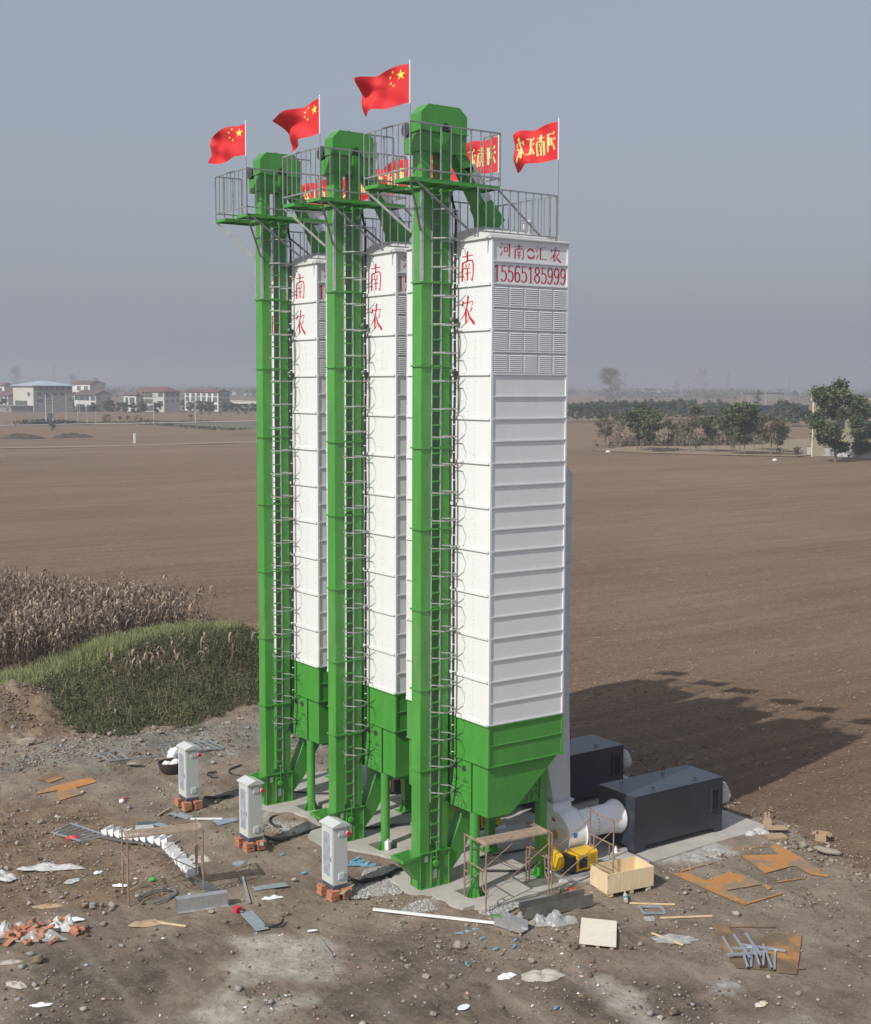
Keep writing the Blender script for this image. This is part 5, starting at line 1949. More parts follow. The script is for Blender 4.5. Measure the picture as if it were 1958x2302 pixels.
lump('red_parcel', 'R7', (766, 551), .06, .05, .12, REDBOX, 'dark red parcel left of the farthest cabinet', 'parcel', 32)
crumple('plastic_bottle', 'R7', (357, 655), .05, .12, .06, PLASTIC_C, 'clear plastic bottle left of the lone scaffold', 'bottle', 33, .6, edge=.02)
for i, (x, y) in enumerate(((1090, 627), (1188, 606), (1140, 617), (1295, 716), (1402, 701), (1131, 798), (1412, 664), (1222, 655), (1640, 1048), (212, 284), (90, 180))):
    crumple('blue_wrapper', 'R8', (x, y), .10, .035, .03, BLUE_L, 'crushed blue wrapper on the foreground earth', 'wrapper', 40+i, random.uniform(-1, 1), 'blue wrappers on the foreground earth')
for i, (x, y, a) in enumerate(((490, 245, .2), (530, 250, -.2), (575, 250, .1), (500, 225, .9), (545, 228, -.7), (515, 238, .3))):
    p = on(*R('R8')(x, y))
    m = MB()
    m.box(-.20, .20, -.035, .035, 0, .05)
    o = m.build('blue_packet', BLUE_L, loc=p+Vector((0, 0, .02+.03*(i % 2))))
    o.rotation_euler = (0, 0, a-.5)
    tag(o, 'long blue packet in the little heap beside the nearest cabinet', 'packet', 'blue packets beside the nearest cabinet')
rr = random.Random(21)
for i in range(46):
    x, y = rr.uniform(-200, 1764), rr.uniform(560, 1139)
    reg = rr.choice(['R7', 'R8', 'R9'])
    if reg == 'R7':
        y = rr.uniform(420, 1900)
    p = R(reg)(x, y)
    q = on(*p)
    if polydist(np.array([q.x]), np.array([q.y]), SITE)[0] < .6 or polydist(np.array([q.x]), np.array([q.y]), SLAB)[0] > -.3:
        continue
    s = rr.uniform(.02, .05)
    m_, lb, nm = rr.choice([(PAPER, 'small white scrap of paper trodden into the bare earth', 'paper_scrap')]*3+[(mat('pink_scrap', (.6, .35, .33), .8), 'small pink scrap of packaging trodden into the bare earth', 'pink_scrap'),
                           (mat('pale_blue_scrap', (.35, .5, .62), .7), 'small pale blue scrap trodden into the bare earth', 'blue_scrap')])
    crumple(nm, reg, (x, y), s, s*rr.uniform(.4, .9), .025, m_, lb, 'scrap', 100+i, rr.uniform(0, 3), nm.replace('_', ' ')+'s on the bare earth')


def box_thing(name, reg, c, sx, sy, sz, rz, mat_, label, cat, open_=False, z=.0):
    p = on(*R(reg)(*c))
    m = MB()
    t = .008
    if open_:
        m.box(-sx/2, sx/2, -sy/2, sy/2, 0, t)
        m.box(-sx/2, sx/2, -sy/2, -sy/2+t, t, sz)
        m.box(-sx/2, sx/2, sy/2-t, sy/2, t, sz)
        m.box(-sx/2, -sx/2+t, -sy/2+t, sy/2-t, t, sz)
        m.box(sx/2-t, sx/2, -sy/2+t, sy/2-t, t, sz)
        for s in (-1, 1):
            m.add([(-sx/2, s*sy/2, sz), (sx/2, s*sy/2, sz), (sx/2, s*(sy/2+.12), sz-.05), (-sx/2, s*(sy/2+.12), sz-.05)], [(0, 1, 2, 3)])
    else:
        m.box(-sx/2, sx/2, -sy/2, sy/2, 0, sz)
    o = m.build(name, mat_, loc=p+Vector((0, 0, z)))
    o.rotation_euler = (0, 0, rz)
    tag(o, label, cat)
    return o


box_thing('red_carton', 'R7', (1470, 1240), .17, .14, .13, .3, REDBOX, 'small red and white carton at the end of the upturned channel', 'carton')
box_thing('cardboard_box', 'RR', (1245, 415), .34, .30, .22, .5, CARD, 'open brown cardboard box standing on the tilled field', 'cardboard box', True)
box_thing('cardboard_box', 'RR', (765, 395), .52, .36, .06, -.4, CARD, 'flattened brown cardboard at the corner of the concrete pad', 'cardboard', z=.03)
box_thing('cardboard_box', 'RR', (760, 340), .6, .30, .04, -.6, CARD, 'flattened brown cardboard against the edge of the concrete pad', 'cardboard', z=.14)
c = on(*R('RR')(680, 300))
m = MB()
m.prism([(-.16, 0), (.16, 0), (.17, .34), (.10, .46), (.12, .70), (.07, .70), (.04, .48), (-.01, .48), (-.02, .70), (-.08, .70), (-.10, .44), (-.17, .32)], -.012, .012, 'y')
o = m.build('cardboard_flap', CARD, loc=c)
o.scale = (.75, .75, .7)
o.rotation_euler = (-.25, 0, -.5)
tag(o, 'torn cardboard flap standing upright at the corner of the concrete pad', 'cardboard')
# jerrycan by the leg
p = gp(*R('R8')(685, 150), 0)
m = MB()
m.box(-.085, .085, -.06, .06, 0, .24)
o = m.build('jerrycan', PWHITE, loc=p, bevel=.02)
m = MB()
m.lathe([(.022, .24), (.022, .275)], (-.045, 0, 0), n=12)
m.tube(smoothpts([(-.01, 0, .235), (.005, 0, .275), (.05, 0, .278), (.07, 0, .235)], 4), .012, 6)
m.build('cap_and_grip', PWHITE, o, smooth=True)
tag(o, 'white plastic jerrycan at the foot of the middle dryer leg', 'jerrycan')
o.rotation_euler = (0, 0, .5)
# basket
p = on(*R('R7')(1062, 372))
m = MB()
prof = [(.30, 0), (.36, .10), (.40, .26), (.42, .34), (.40, .34), (.375, .25), (.34, .12), (.28, .05)]
m.lathe(prof, (0, 0, 0), n=28)
bs = m.build('basket', BASKET, loc=p+Vector((.05, .05, 0)), smooth=True)
bs.scale = (1.15, .95, 1)
tag(bs, 'black woven basket holding white bags, behind the farthest cabinet', 'basket')
for i, (dx, dy) in enumerate(((-.2, -.02), (.0, -.16), (.16, .05))):
    q = lump('white_bag', 'R7', (1062, 372), .15, .13, .17, PAPER, 'white bag lying in the black basket', 'bag', 60+i, i, 'white bags in the basket')
    q.location = p+Vector((.05+dx, .05+dy, .20))
# bottle beside the crate
p = on(*R('R9')(392, 450))
m = MB()
m.lathe([(.03, 0), (.036, .02), (.036, .16), (.014, .22), (.014, .25)], (0, 0, 0), n=14)
m.lathe([(.037, .05), (.037, .10)], (0, 0, 0), n=14, mi=1)
o = m.build('plastic_bottle', [PLASTIC, mat('teal_label', (.05, .25, .25))], loc=p, smooth=True)
o.rotation_euler = (0, 1.35, .9)
o.location.z += .05
o.scale = (1.6, 1.6, 1.6)
tag(o, 'clear bottle with dark label lying in front of the crate', 'bottle')


def cable(name, reg, pts, r, n, label, cat='cable', sp=.03, z=None, grp=None, mt=None):
    """bundle of n lines following the ground"""
    m = MB()
    rr = random.Random(len(pts))
    c = None
    for k in range(n):
        P = []
        for x, y in pts:
            a = on(*R(reg)(x, y)) if z is None else gp(*R(reg)(x, y), z)
            P.append(a+Vector((rr.uniform(-1, 1)*sp, rr.uniform(-1, 1)*sp, r+.02+rr.uniform(0, 1)*sp)))
        if c is None:
            c = P[0].copy()
        m.tube([p-c for p in smoothpts(P, 6)], r, 6)
    o = m.build(name, mt or RUBBER, loc=c, smooth=True)
    tag(o, label, cat, grp)
    return o


cable('cable_bundle', 'R8', [(462, 330), (520, 345), (600, 335), (680, 310), (750, 275), (818, 262)], .022, 6, 'thick black cable bundle from the nearest cabinet to its elevator', sp=.06)
cable('cable_bundle', 'R3', [(970, 1125), (1050, 1150), (1200, 1130), (1330, 1085), (1440, 1045), (1560, 1000)], .020, 6, 'thick black cable bundle from the middle cabinet to its elevator', sp=.07)
cable('cable_bundle', 'R3', [(430, 775), (540, 785), (640, 765), (760, 760), (900, 790)], .020, 5, 'thick black cable bundle from the farthest cabinet', sp=.07)
cable('black_hose', 'R3', [(1105, 1020), (1040, 1010), (1003, 975), (1020, 945), (1075, 930), (1130, 932)], .03, 1, 'curled black hose in front of the middle elevator', 'hose', sp=0)
cable('black_hose', 'R3', [(550, 588), (490, 582), (455, 565), (480, 548), (540, 542)], .028, 1, 'curled black hose right of the farthest cabinet', 'hose', sp=0)
cable('black_hose', 'R3', [(740, 570), (680, 565), (648, 545), (665, 515), (755, 480)], .028, 1, 'curled black hose left of the farthest elevator', 'hose', sp=0)
cable('black_hose', 'R7', [(1640, 1336), (1700, 1338), (1740, 1325), (1755, 1300)], .03, 1, 'curled black hose at the end of the galvanised sheet', 'hose', sp=0)
cable('grey_hose', 'RB', [(1085, 165), (1150, 120), (1250, 85), (1350, 80), (1400, 110), (1330, 160), (1210, 195)], .022, 2, 'coiled grey hose behind the upturned channel', 'hose', sp=.02, mt=mat('grey_hose', (.15, .155, .15), .6, var=.3))
cable('floor_cable', 'RT', [(0, 1440), (150, 1415), (300, 1385), (460, 1350), (560, 1335)], .02, 2, 'black cable across the slab under the nearest dryer', z=0, sp=.015)
cable('floor_cable', 'RT', [(0, 1585), (200, 1585), (400, 1588), (480, 1575), (560, 1540), (640, 1500)], .028, 1, 'thick black hose across the slab behind the nearest dryer leg', z=0, sp=.0)
cable('floor_cable', 'R5', [(400, 1325), (500, 1330), (600, 1335), (690, 1337)], .03, 1, 'black hose across the slab under the farthest dryer', z=0, sp=0)
cable('floor_cable', 'R5', [(945, 1610), (1050, 1605), (1180, 1590), (1320, 1575)], .03, 2, 'black hose across the slab under the middle dryer', z=0, sp=.02)


# stones: one of each kind shaped, then copied
def rock_mesh(name, mat_, seed, sq=(1, 1, .6)):
    b = bmesh.new()
    bmesh.ops.create_icosphere(b, subdivisions=3, radius=1)
    rr = random.Random(seed)
    cuts = [(Vector((rr.uniform(-1, 1), rr.uniform(-1, 1), rr.uniform(-.6, 1))).normalized(), rr.uniform(.55, .85)) for _ in range(9)]
    for v in b.verts:
        for n, d in cuts:
            e = v.co.dot(n)-d
            if e > 0:
                v.co -= n*e*.9
        v.co *= 1+.05*math.sin(7*v.co.x+seed)*math.cos(6*v.co.y)+.03*math.sin(15*v.co.z+3*v.co.x+seed)
        v.co.x *= sq[0]
        v.co.y *= sq[1]
        v.co.z *= sq[2]
    me = bpy.data.meshes.new(name)
    b.to_mesh(me)
    b.free()
    me.materials.append(mat_)
    return me


RK = [rock_mesh('stone', STONE, i, (1, .75, .6)) for i in range(4)]+[rock_mesh('stone', STONE_D, 9+i, (1, .8, .65)) for i in range(3)]


def stone(reg, x, y, s, label, grp=None, k=None, rz=None, sq=(1, 1, 1), lift=.22):
    o = bpy.data.objects.new('stone', RK[random.randrange(len(RK)) if k is None else k])
    COL.objects.link(o)
    o.location = on(*R(reg)(x, y))+Vector((0, 0, s*lift))
    o.rotation_euler = (random.uniform(-.2, .2), random.uniform(-.2, .2), random.uniform(0, 6) if rz is None else rz)
    s *= .60
    o.scale = (s*sq[0], s*sq[1], s*sq[2])
    tag(o, label, 'stone', grp)


sl = MB()
P = [on(*R('R9')(*p)) for p in ((1452, 160), (1585, 222), (1592, 205), (1510, 132), (1470, 126))]
stone('R9', 1520, 180, .62, 'long pale stone slab at the edge of the tilled field', None, 0, -.95, (1.05, .50, .45))
stone('R9', 1385, 130, .28, 'pale boulder beside the long stone slab', None, 1)
stone('R7', 175, 205, .62, 'largest pale boulder left of the ladder frame', None, 2, -.5, (1.1, .6, .6))
stone('R7', 830, 342, .42, 'flat pale stone in front of the ladder frame', None, 3, -.5, (1.1, .6, .4))
for x, y, s in ((203, 93, .16), (492, 167, .24), (960, 105, .2), (1412, 80, .24), (990, 130, .2), (1450, 100, .18), (340, 70, .25), (870, 180, .2), (1290, 240, .2), (640, 250, .2), (590, 160, .2), (680, 145, .22)):
    stone('R7', x, y, s, 'pale stone on the rough earth behind the ladder frames', 'pale stones behind the ladder frames')
for x, y, s in ((255, 690, .2), (635, 1325, .19), (1390, 1303, .15), (1100, 1385, .10), (520, 1340, .12), (1305, 1245, .17), (575, 1215, .14), (690, 1205, .2), (530, 1205, .17), (625, 1590, .08), (1410, 1620, .1), (245, 1550, .3), (385, 1155, .12), (690, 1230, .12), (960, 1350, .1), (1040, 1215, .08)):
    stone('R7', x, y, s, 'stone on the bare earth in the left foreground', 'stones in the left foreground')
for x, y, s in ((905, 880, .19), (1053, 880, .16), (1003, 932, .22), (960, 950, .10), (800, 818, .14), (845, 990, .12), (1258, 842, .16), (1500, 785, .16), (690, 900, .09), (775, 1015, .1), (945, 1088, .14), (1325, 1047, .12), (1090, 705, .3), (980, 675, .09), (600, 668, .07), (170, 590, .11), (1130, 995, .16), (455, 675, .08), (765, 770, .12), (1310, 625, .1), (1500, 575, .2), (1700, 700, .18), (885, 940, .18), (1235, 600, .0)):
    if s:
        stone('R8', x, y, s, 'stone on the bare earth in front of the slab', 'stones in front of the slab')
for x, y, s in ((475, 685, .16), (725, 855, .09), (75, 745, .16), (200, 780, .13), (210, 830, .12), (350, 598, .14), (388, 543, .12), (310, 482, .07), (575, 920, .09), (655, 1045, .09), (1745, 285, .12), (340, 1112, .08), (135, 842, .10), (800, 385, .1), (830, 383, .1), (1320, 920, .08), (1360, 960, .12)):
    stone('R9', x, y, s, 'stone on the bare earth in the right foreground', 'stones in the right foreground')
for i in range(16):
    t = i/15
    stone('R9', 1290+t*470+random.uniform(-15, 15), 118+t*190+random.uniform(-14, 14), random.uniform(.09, .2), 'stone in the line along the edge of the tilled field', 'stones along the field edge')
# brick heap with film
for i in range(34):
    t = random.random()
    x, y = 20+310*t+random.uniform(-20, 20), 1440-90*t*random.random()-random.uniform(0, 60)
    p = on(*R('R7')(x, y))
    brick(p.x, p.y, p.z+random.uniform(0, .14)*(1 if y < 1420 else .2), random.uniform(0, 3), 'red brick in the loose heap at the lower left', 'bricks in the loose heap', (random.uniform(-.5, .5), random.uniform(-.5, .5)))
for x, y in ((440, 1350), (470, 1365), (500, 1370), (480, 1380), (460, 1378), (365, 1305), (385, 1300), (425, 1345)):
    p = on(*R('R7')(x, y))
    brick(p.x, p.y, p.z+random.uniform(.01, .10), random.uniform(0, 3), 'red brick in the loose heap at the lower left', 'bricks in the loose heap', (random.uniform(-.4, .4), random.uniform(-.4, .4)))
crumple('plastic_film', 'R7', (45, 1375), .42, .26, .22, PLASTIC, 'crumpled film over the left end of the brick heap', 'plastic film', 70)
crumple('plastic_film', 'R7', (250, 1412), .55, .17, .18, PLASTIC_C, 'crumpled film in front of the brick heap', 'plastic film', 71, -.5)
crumple('plastic_film', 'R7', (400, 1345), .40, .20, .26, PLASTIC, 'crumpled film over the right end of the brick heap', 'plastic film', 72, -.8)
# ------------------------------------------------------------------ rubble, clods, weeds, dry maize (uncountable: one object each)
def np_obj(name, V, F, mats, mi=None, kind='stuff', smooth=False):
    """mesh from arrays: V (n,3), F (m,k) all faces with k corners"""
    me = bpy.data.meshes.new(name)
    V, F = np.asarray(V, np.float32), np.asarray(F, np.int32)
    me.vertices.add(len(V))
    me.vertices.foreach_set('co', V.ravel())
    me.loops.add(F.size)
    me.loops.foreach_set('vertex_index', F.ravel())
    me.polygons.add(len(F))
    me.polygons.foreach_set('loop_start', np.arange(0, F.size, F.shape[1], dtype=np.int32))
    for x in (mats if isinstance(mats, list) else [mats]):
        me.materials.append(x)
    if mi is not None:
        me.polygons.foreach_set('material_index', np.asarray(mi, np.int32))
    if smooth:
        me.polygons.foreach_set('use_smooth', np.ones(len(F), bool))
    me.update(calc_edges=True)
    o = bpy.data.objects.new(name, me)
    COL.objects.link(o)
    if kind:
        tag(o, kind=kind)
    return o


_b2 = bmesh.new()
bmesh.ops.create_icosphere(_b2, subdivisions=1, radius=1)
ICO_V = np.array([v.co[:] for v in _b2.verts])
ICO_F = np.array([[v.index for v in f.verts] for f in _b2.faces])
_b2.free()
RNG = np.random.RandomState(5)


def scatter_rocks(name, X, Y, S, mats, flat=.65, sink=.25, lift=0.0):
    n = len(X)
    Z = zlarge(X, Y)+lift
    k = len(ICO_V)
    J = 1+.28*(RNG.rand(n, k, 1)-.5)*2
    V = ICO_V[None]*J
    sc = np.stack([S*RNG.uniform(.8, 1.4, n), S*RNG.uniform(.6, 1.0, n), S*flat*RNG.uniform(.7, 1.2, n)], 1)
    V = V*sc[:, None, :]
    a = RNG.uniform(0, 2*PI, n)
    c, s = np.cos(a)[:, None], np.sin(a)[:, None]
    x, y = V[..., 0]*c-V[..., 1]*s, V[..., 0]*s+V[..., 1]*c
    V = np.stack([x+X[:, None], y+Y[:, None], V[..., 2]+(Z+S*flat*(1-sink*2))[:, None]], -1)
    F = ICO_F[None]+(np.arange(n)*k)[:, None, None]
    mi = np.repeat(RNG.randint(0, len(mats), n), len(ICO_F))
    return np_obj(name, V.reshape(-1, 3), F.reshape(-1, 3), mats, mi)


def sd(X, Y, poly):
    return polydist(X, Y, poly)


PEB = [mat('pebble_pale', (.36, .32, .27), .9, var=.2, scale=30), mat('pebble_brown', (.20, .15, .105), .95, var=.25, scale=30), mat('pebble_grey', (.27, .26, .245), .9, var=.2, scale=30),
       mat('pebble_dark', (.12, .09, .065), .95, var=.25, scale=30)]
# pebbles and crumbs over the bare earth, denser along the slab and in the rubbly patches
N = 150000
X, Y = RNG.uniform(-18, 15, N), RNG.uniform(-14, 27, N)
ds, dl = sd(X, Y, SITE), sd(X, Y, SLAB)
dens = .16+.9*np.clip(1-np.abs(dl+.45)/.8, 0, 1)*(Y < 6)+1.2*np.clip(1-np.abs(ds)/.9, 0, 1)*(X > 6)
dens += .5*sstep(.05, .45, fbm(X*.45, Y*.45, 4))+.55*msk(X, Y, SANDY, .5, 1, 1)+.35*msk(X, Y, CLAY, .5, 1, 1)+.5*msk(X, Y, ASH, .5, 1, 1)
keep = (ds > -.5) & (dl < -.02) & (RNG.rand(N) < dens*.55)
X, Y = X[keep], Y[keep]
S = .012+.030*RNG.rand(len(X))**2.0+.07*(RNG.rand(len(X)) < .05)*RNG.rand(len(X))
scatter_rocks('rubble', X, Y, S, PEB)
N = 16000
X, Y = RNG.uniform(-16, 4, N), RNG.uniform(20.5, 28, N)
k_ = (sd(X, Y, [(-16, 21.5), (-6, 21.2), (-2.6, 21.5), (-2.2, 24), (-3, 28), (-16, 28.5)]) > -.4) & (RNG.rand(N) < .35+.6*sstep(-.1, .5, fbm(X*.8, Y*.8, 3)))
X, Y = X[k_], Y[k_]
scatter_rocks('earth_clods', X, Y, .014+.055*RNG.rand(len(X))**2.5, [mat('clod_d', (.215, .150, .100), .97, var=.25, scale=12), mat('clod_e', (.155, .105, .070), .97, var=.25, scale=12), mat('clod_f', (.27, .20, .145), .97, var=.2, scale=12)], flat=.75, sink=.3)
# crushed grey stone beside the nearest boot and by the nearest cabinet
N = 5200
gx, gy = [], []
for (cu, cv, rx, ry, w) in ((700, 370, .75, .5, 1), (930, 470, .8, .35, .8), (1320, 490, .6, .25, .6), (640, 285, .5, .35, .9), (560, 395, .6, .4, .5)):
    p = on(*R('R8')(cu, cv))
    n = int(N*w/3.8)
    r, a = np.sqrt(RNG.rand(n)), RNG.uniform(0, 2*PI, n)
    gx.append(p.x+r*np.cos(a)*rx)
    gy.append(p.y+r*np.sin(a)*ry)
gx, gy = np.concatenate(gx), np.concatenate(gy)
k_ = sd(gx, gy, SLAB) < -.01
scatter_rocks('gravel', gx[k_], gy[k_], .018+.035*RNG.rand(k_.sum())**1.5, [PEB[2], mat('gravel_pale', (.40, .39, .37), .9, var=.15, scale=25), PEB[2]], lift=.02)
# clods of the tilled field
N = 90000
r_, a_ = RNG.uniform(24, 95, N), YAW+RNG.uniform(-.36, .40, N)
X, Y = CAM.x+r_*np.sin(a_), CAM.y+r_*np.cos(a_)
ds = sd(X, Y, SITE)
k_ = (ds < -.2) & (RNG.rand(N) < .55+.5*fbm(X*.3, Y*.6, 3))
X, Y = X[k_], Y[k_]
CLOD = [mat('clod_a', (.20, .145, .102), .97, var=.2, scale=20), mat('clod_b', (.155, .109, .075), .97, var=.2, scale=20), mat('clod_c', (.24, .178, .128), .97, var=.2, scale=20)]
scatter_rocks('soil_clods', X, Y, .012+.040*RNG.rand(len(X))**3, CLOD, flat=.7, lift=.0)
# chopped straw on the field
N = 5200
r_, a_ = RNG.uniform(30, 110, N), YAW+RNG.uniform(-.36, .40, N)
X, Y = CAM.x+r_*np.sin(a_), CAM.y+r_*np.cos(a_)
k_ = sd(X, Y, SITE) < -.1
X, Y = X[k_], Y[k_]
n = len(X)
Z = zlarge(X, Y)+.05
t, L_, w = RNG.uniform(0, 2*PI, n), RNG.uniform(.05, .22, n), RNG.uniform(.008, .018, n)
dx, dy = np.cos(t)*L_/2, np.sin(t)*L_/2
nx, ny = -np.sin(t)*w, np.cos(t)*w
tl = RNG.uniform(-.02, .05, n)
V = np.stack([np.stack([X-dx-nx, Y-dy-ny, Z], 1), np.stack([X+dx-nx, Y+dy-ny, Z+tl], 1), np.stack([X+dx+nx, Y+dy+ny, Z+tl+.006], 1), np.stack([X-dx+nx, Y-dy+ny, Z+.006], 1)], 1)
np_obj('straw_litter', V.reshape(-1, 3), np.arange(4*n).reshape(-1, 4), [mat('straw', (.40, .31, .20), .9, var=.2)])

WEED = [mat('weed_dark', (.060, .068, .026), .85, var=.3, scale=4), mat('weed_mid', (.092, .104, .040), .85, var=.3, scale=4), mat('weed_brown', (.135, .105, .066), .9, var=.3, scale=4),
        mat('weed_grass', (.22, .25, .10), .85, var=.25, scale=4)]
WEEDS = [(-2.7, 21.6), (-1.2, 19.9), (1.0, 20.2), (3.4, 21.2), (5.6, 21.6), (9.5, 25.0), (13, 31), (11.5, 33.8), (7.5, 35.6), (3.5, 35.0), (.5, 33.2), (-3.5, 32.4), (-9, 33.5), (-9, 30.8), (-3.5, 29.2), (-2.2, 26.5), (-2.4, 24)]


def leaves(X, Y, Z, S, mi, name, mats, droop=.6):
    n = len(X)
    a = RNG.uniform(0, 2*PI, n)
    p = RNG.uniform(-.2, 1.1, n)*droop
    dx = np.stack([np.cos(a)*np.cos(p), np.sin(a)*np.cos(p), np.sin(p)], 1)
    sx = np.stack([-np.sin(a), np.cos(a), RNG.uniform(-.6, .6, n)], 1)
    c = np.stack([X, Y, Z], 1)
    S = S[:, None]
    V = np.stack([c-dx*S*.5, c+sx*S*.36, c+dx*S*.7, c-sx*S*.36], 1)
    return np_obj(name, V.reshape(-1, 3), np.arange(4*n).reshape(-1, 4), mats, mi)


N = 330000
X, Y = RNG.uniform(-10, 14, N), RNG.uniform(18.5, 37, N)
d = sd(X, Y, WEEDS)+1.3*fbm(X*.8, Y*.8, 4, .65)
k_ = d > 0
X, Y, d = X[k_], Y[k_], d[k_]
hgt = (.6+.4*sstep(-3, 2, X))*(.22+.62*np.clip(.5+.9*fbm(X*.55+4, Y*.55, 4), 0, 1.3))*np.clip(d/.9, .25, 1)
cp_ = [Vector((a_, b_, 0)) for a_, b_ in ((-10, 31.6), (-5, 31.0), (-1.5, 30.4), (1.5, 30.0), (4.0, 30.0), (6.2, 30.8))]
dc = np.full(X.shape, 99.0)
for a_, b_ in zip(cp_, cp_[1:]):
    ex, ey = b_.x-a_.x, b_.y-a_.y
    t_ = np.clip(((X-a_.x)*ex+(Y-a_.y)*ey)/(ex*ex+ey*ey), 0, 1)
    dc = np.minimum(dc, np.hypot(X-a_.x-t_*ex, Y-a_.y-t_*ey))
crest = sstep(2.9, 1.2, dc+.5*fbm(X*.7, Y*.7, 3))
u = RNG.rand(len(X))
Z = zlarge(X, Y)+hgt*u**.65*(1-.5*crest)
br = fbm(X*.9+20, Y*.9, 3)
mi = np.where(RNG.rand(len(X)) < crest*.92, 3, np.where(br+RNG.normal(0, .28, len(X)) > .60, 2, np.where(fbm(X*1.3, Y*1.3, 3)+RNG.normal(0, .25, len(X)) > .05, 1, 0)))
leaves(X, Y, Z, RNG.uniform(.035, .095, len(X)), mi, 'weeds', WEED, droop=1.1)
# upright grass blades and weed stems standing out of the leaves
k_ = (RNG.rand(len(X)) < .04+.30*crest)
xb, yb, hb = X[k_], Y[k_], (hgt*.55+.16)[k_]*RNG.uniform(.7, 1.5, k_.sum())
cb = crest[k_]
nb_ = len(xb)
zb = zlarge(xb, yb)+hgt[k_]*.45*(1-.5*cb)
a = RNG.uniform(0, 2*PI, nb_)
ln = RNG.normal(0, .14, (nb_, 2))
w = RNG.uniform(.008, .020, nb_)
sx, sy = np.cos(a)*w, np.sin(a)*w
V = np.stack([np.stack([xb-sx, yb-sy, zb], 1), np.stack([xb+sx, yb+sy, zb], 1), np.stack([xb+ln[:, 0]+sx*.3, yb+ln[:, 1]+sy*.3, zb+hb], 1), np.stack([xb+ln[:, 0]-sx*.3, yb+ln[:, 1]-sy*.3, zb+hb], 1)], 1)
np_obj('wild_grass', V.reshape(-1, 3), np.arange(4*nb_).reshape(-1, 4), [WEED[3], WEED[1], mat('weed_straw', (.26, .215, .13), .9, var=.2)], np.where(RNG.rand(nb_) < .15+.0*cb, 2, np.where(cb > .3, 0, 1)))
# tufts in front of the weeds and on the earth bank
N = 9000
X, Y = RNG.uniform(-9, 3, N), RNG.uniform(18.5, 30, N)
k_ = (fbm(X*.7, Y*.7, 3) > .25) & (sd(X, Y, WEEDS) < .2) & (sd(X, Y, [(-10, 31), (-10, 27), (-5, 27), (-2.5, 20), (1, 18.7), (4, 20), (2, 21), (-2, 24), (-3, 29)]) > -.3)
X, Y = X[k_], Y[k_]
leaves(X, Y, zlarge(X, Y)+.16*RNG.rand(len(X)), RNG.uniform(.05, .12, len(X)), RNG.randint(0, 3, len(X)), 'ground_weeds', WEED[:3])

MAIZE = [mat('maize_tan', (.30, .23, .17), .9, var=.2, scale=5), mat('maize_brown', (.18, .132, .100), .9, var=.2, scale=5), mat('maize_pale', (.37, .30, .24), .9, var=.2, scale=5), mat('maize_dark', (.115, .085, .062), .9, var=.2, scale=5)]


def maize(X, Y, name, hmin=1.5, hmax=2.2, nl=7, lw=.045, z=None):
    """dead stalks: a leaning stem and drooping leaves, every piece a strip bent in three"""
    n = len(X)
    Z = zlarge(X, Y) if z is None else np.full(n, z)
    H = RNG.uniform(hmin, hmax, n)
    la, lm = RNG.uniform(0, 2*PI, n), RNG.uniform(0, .22, n)
    Vs, Ms = [], []
    base = np.stack([X, Y, Z], 1)
    ax = np.stack([np.cos(la)*lm, np.sin(la)*lm, np.ones(n)], 1)
    for t in (0, PI/2):
        w = np.stack([np.full(n, math.cos(t)), np.full(n, math.sin(t)), np.zeros(n)], 1)*.016
        Vs.append(np.stack([base-w, base+w, base+ax*H[:, None]+w*.5, base+ax*H[:, None]-w*.5], 1))
        Ms.append(RNG.randint(0, 2, n))
    for k in range(nl):
        f = RNG.uniform(.12, 1.0, n)
        p0 = base+ax*(H*f)[:, None]
        a = RNG.uniform(0, 2*PI, n)
        d = np.stack([np.cos(a), np.sin(a), np.zeros(n)], 1)
        s = np.stack([-np.sin(a), np.cos(a), RNG.uniform(-.5, .5, n)], 1)*(lw*RNG.uniform(.5, 1.2, n))[:, None]
        L_ = RNG.uniform(.22, .55, n)[:, None]
        up = RNG.uniform(.0, .6, n)[:, None]
        zz = np.array([0, 0, 1.0])
        p1 = p0+d*L_*.40+zz*L_*up
        p2 = p1+d*L_*.35-zz*L_*.25
        p3 = p2+d*L_*.12-zz*L_*.65
        m_ = RNG.choice([0, 0, 1, 1, 2, 3], n)
        for a_, b_, wa, wb in ((p0, p1, .5, 1), (p1, p2, 1, .8), (p2, p3, .8, .15)):
            Vs.append(np.stack([a_-s*wa, a_+s*wa, b_+s*wb, b_-s*wb], 1))
            Ms.append(m_)
    V = np.concatenate(Vs).reshape(-1, 3)
    return np_obj(name, V, np.arange(len(V)).reshape(-1, 4), MAIZE, np.concatenate(Ms))


N = 9000
X, Y = RNG.uniform(-26, 13, N), RNG.uniform(33, 62, N)
CORN = [(-9, 32.9), (-3, 32.8), (1.4, 34.2), (5.0, 35.9), (9.0, 37.2), (11.2, 38.0), (10.6, 41.0), (8.2, 44.5), (5.6, 49), (3.5, 56), (0, 60), (-26, 62), (-26, 40)]
d = sd(X, Y, CORN)+1.0*fbm(X*.5, Y*.5, 2)
k_ = (d > 0) & (RNG.rand(N) < .78+.22*np.clip(d, 0, 2))
maize(X[k_], Y[k_], 'dry_maize', 1.6, 2.35)
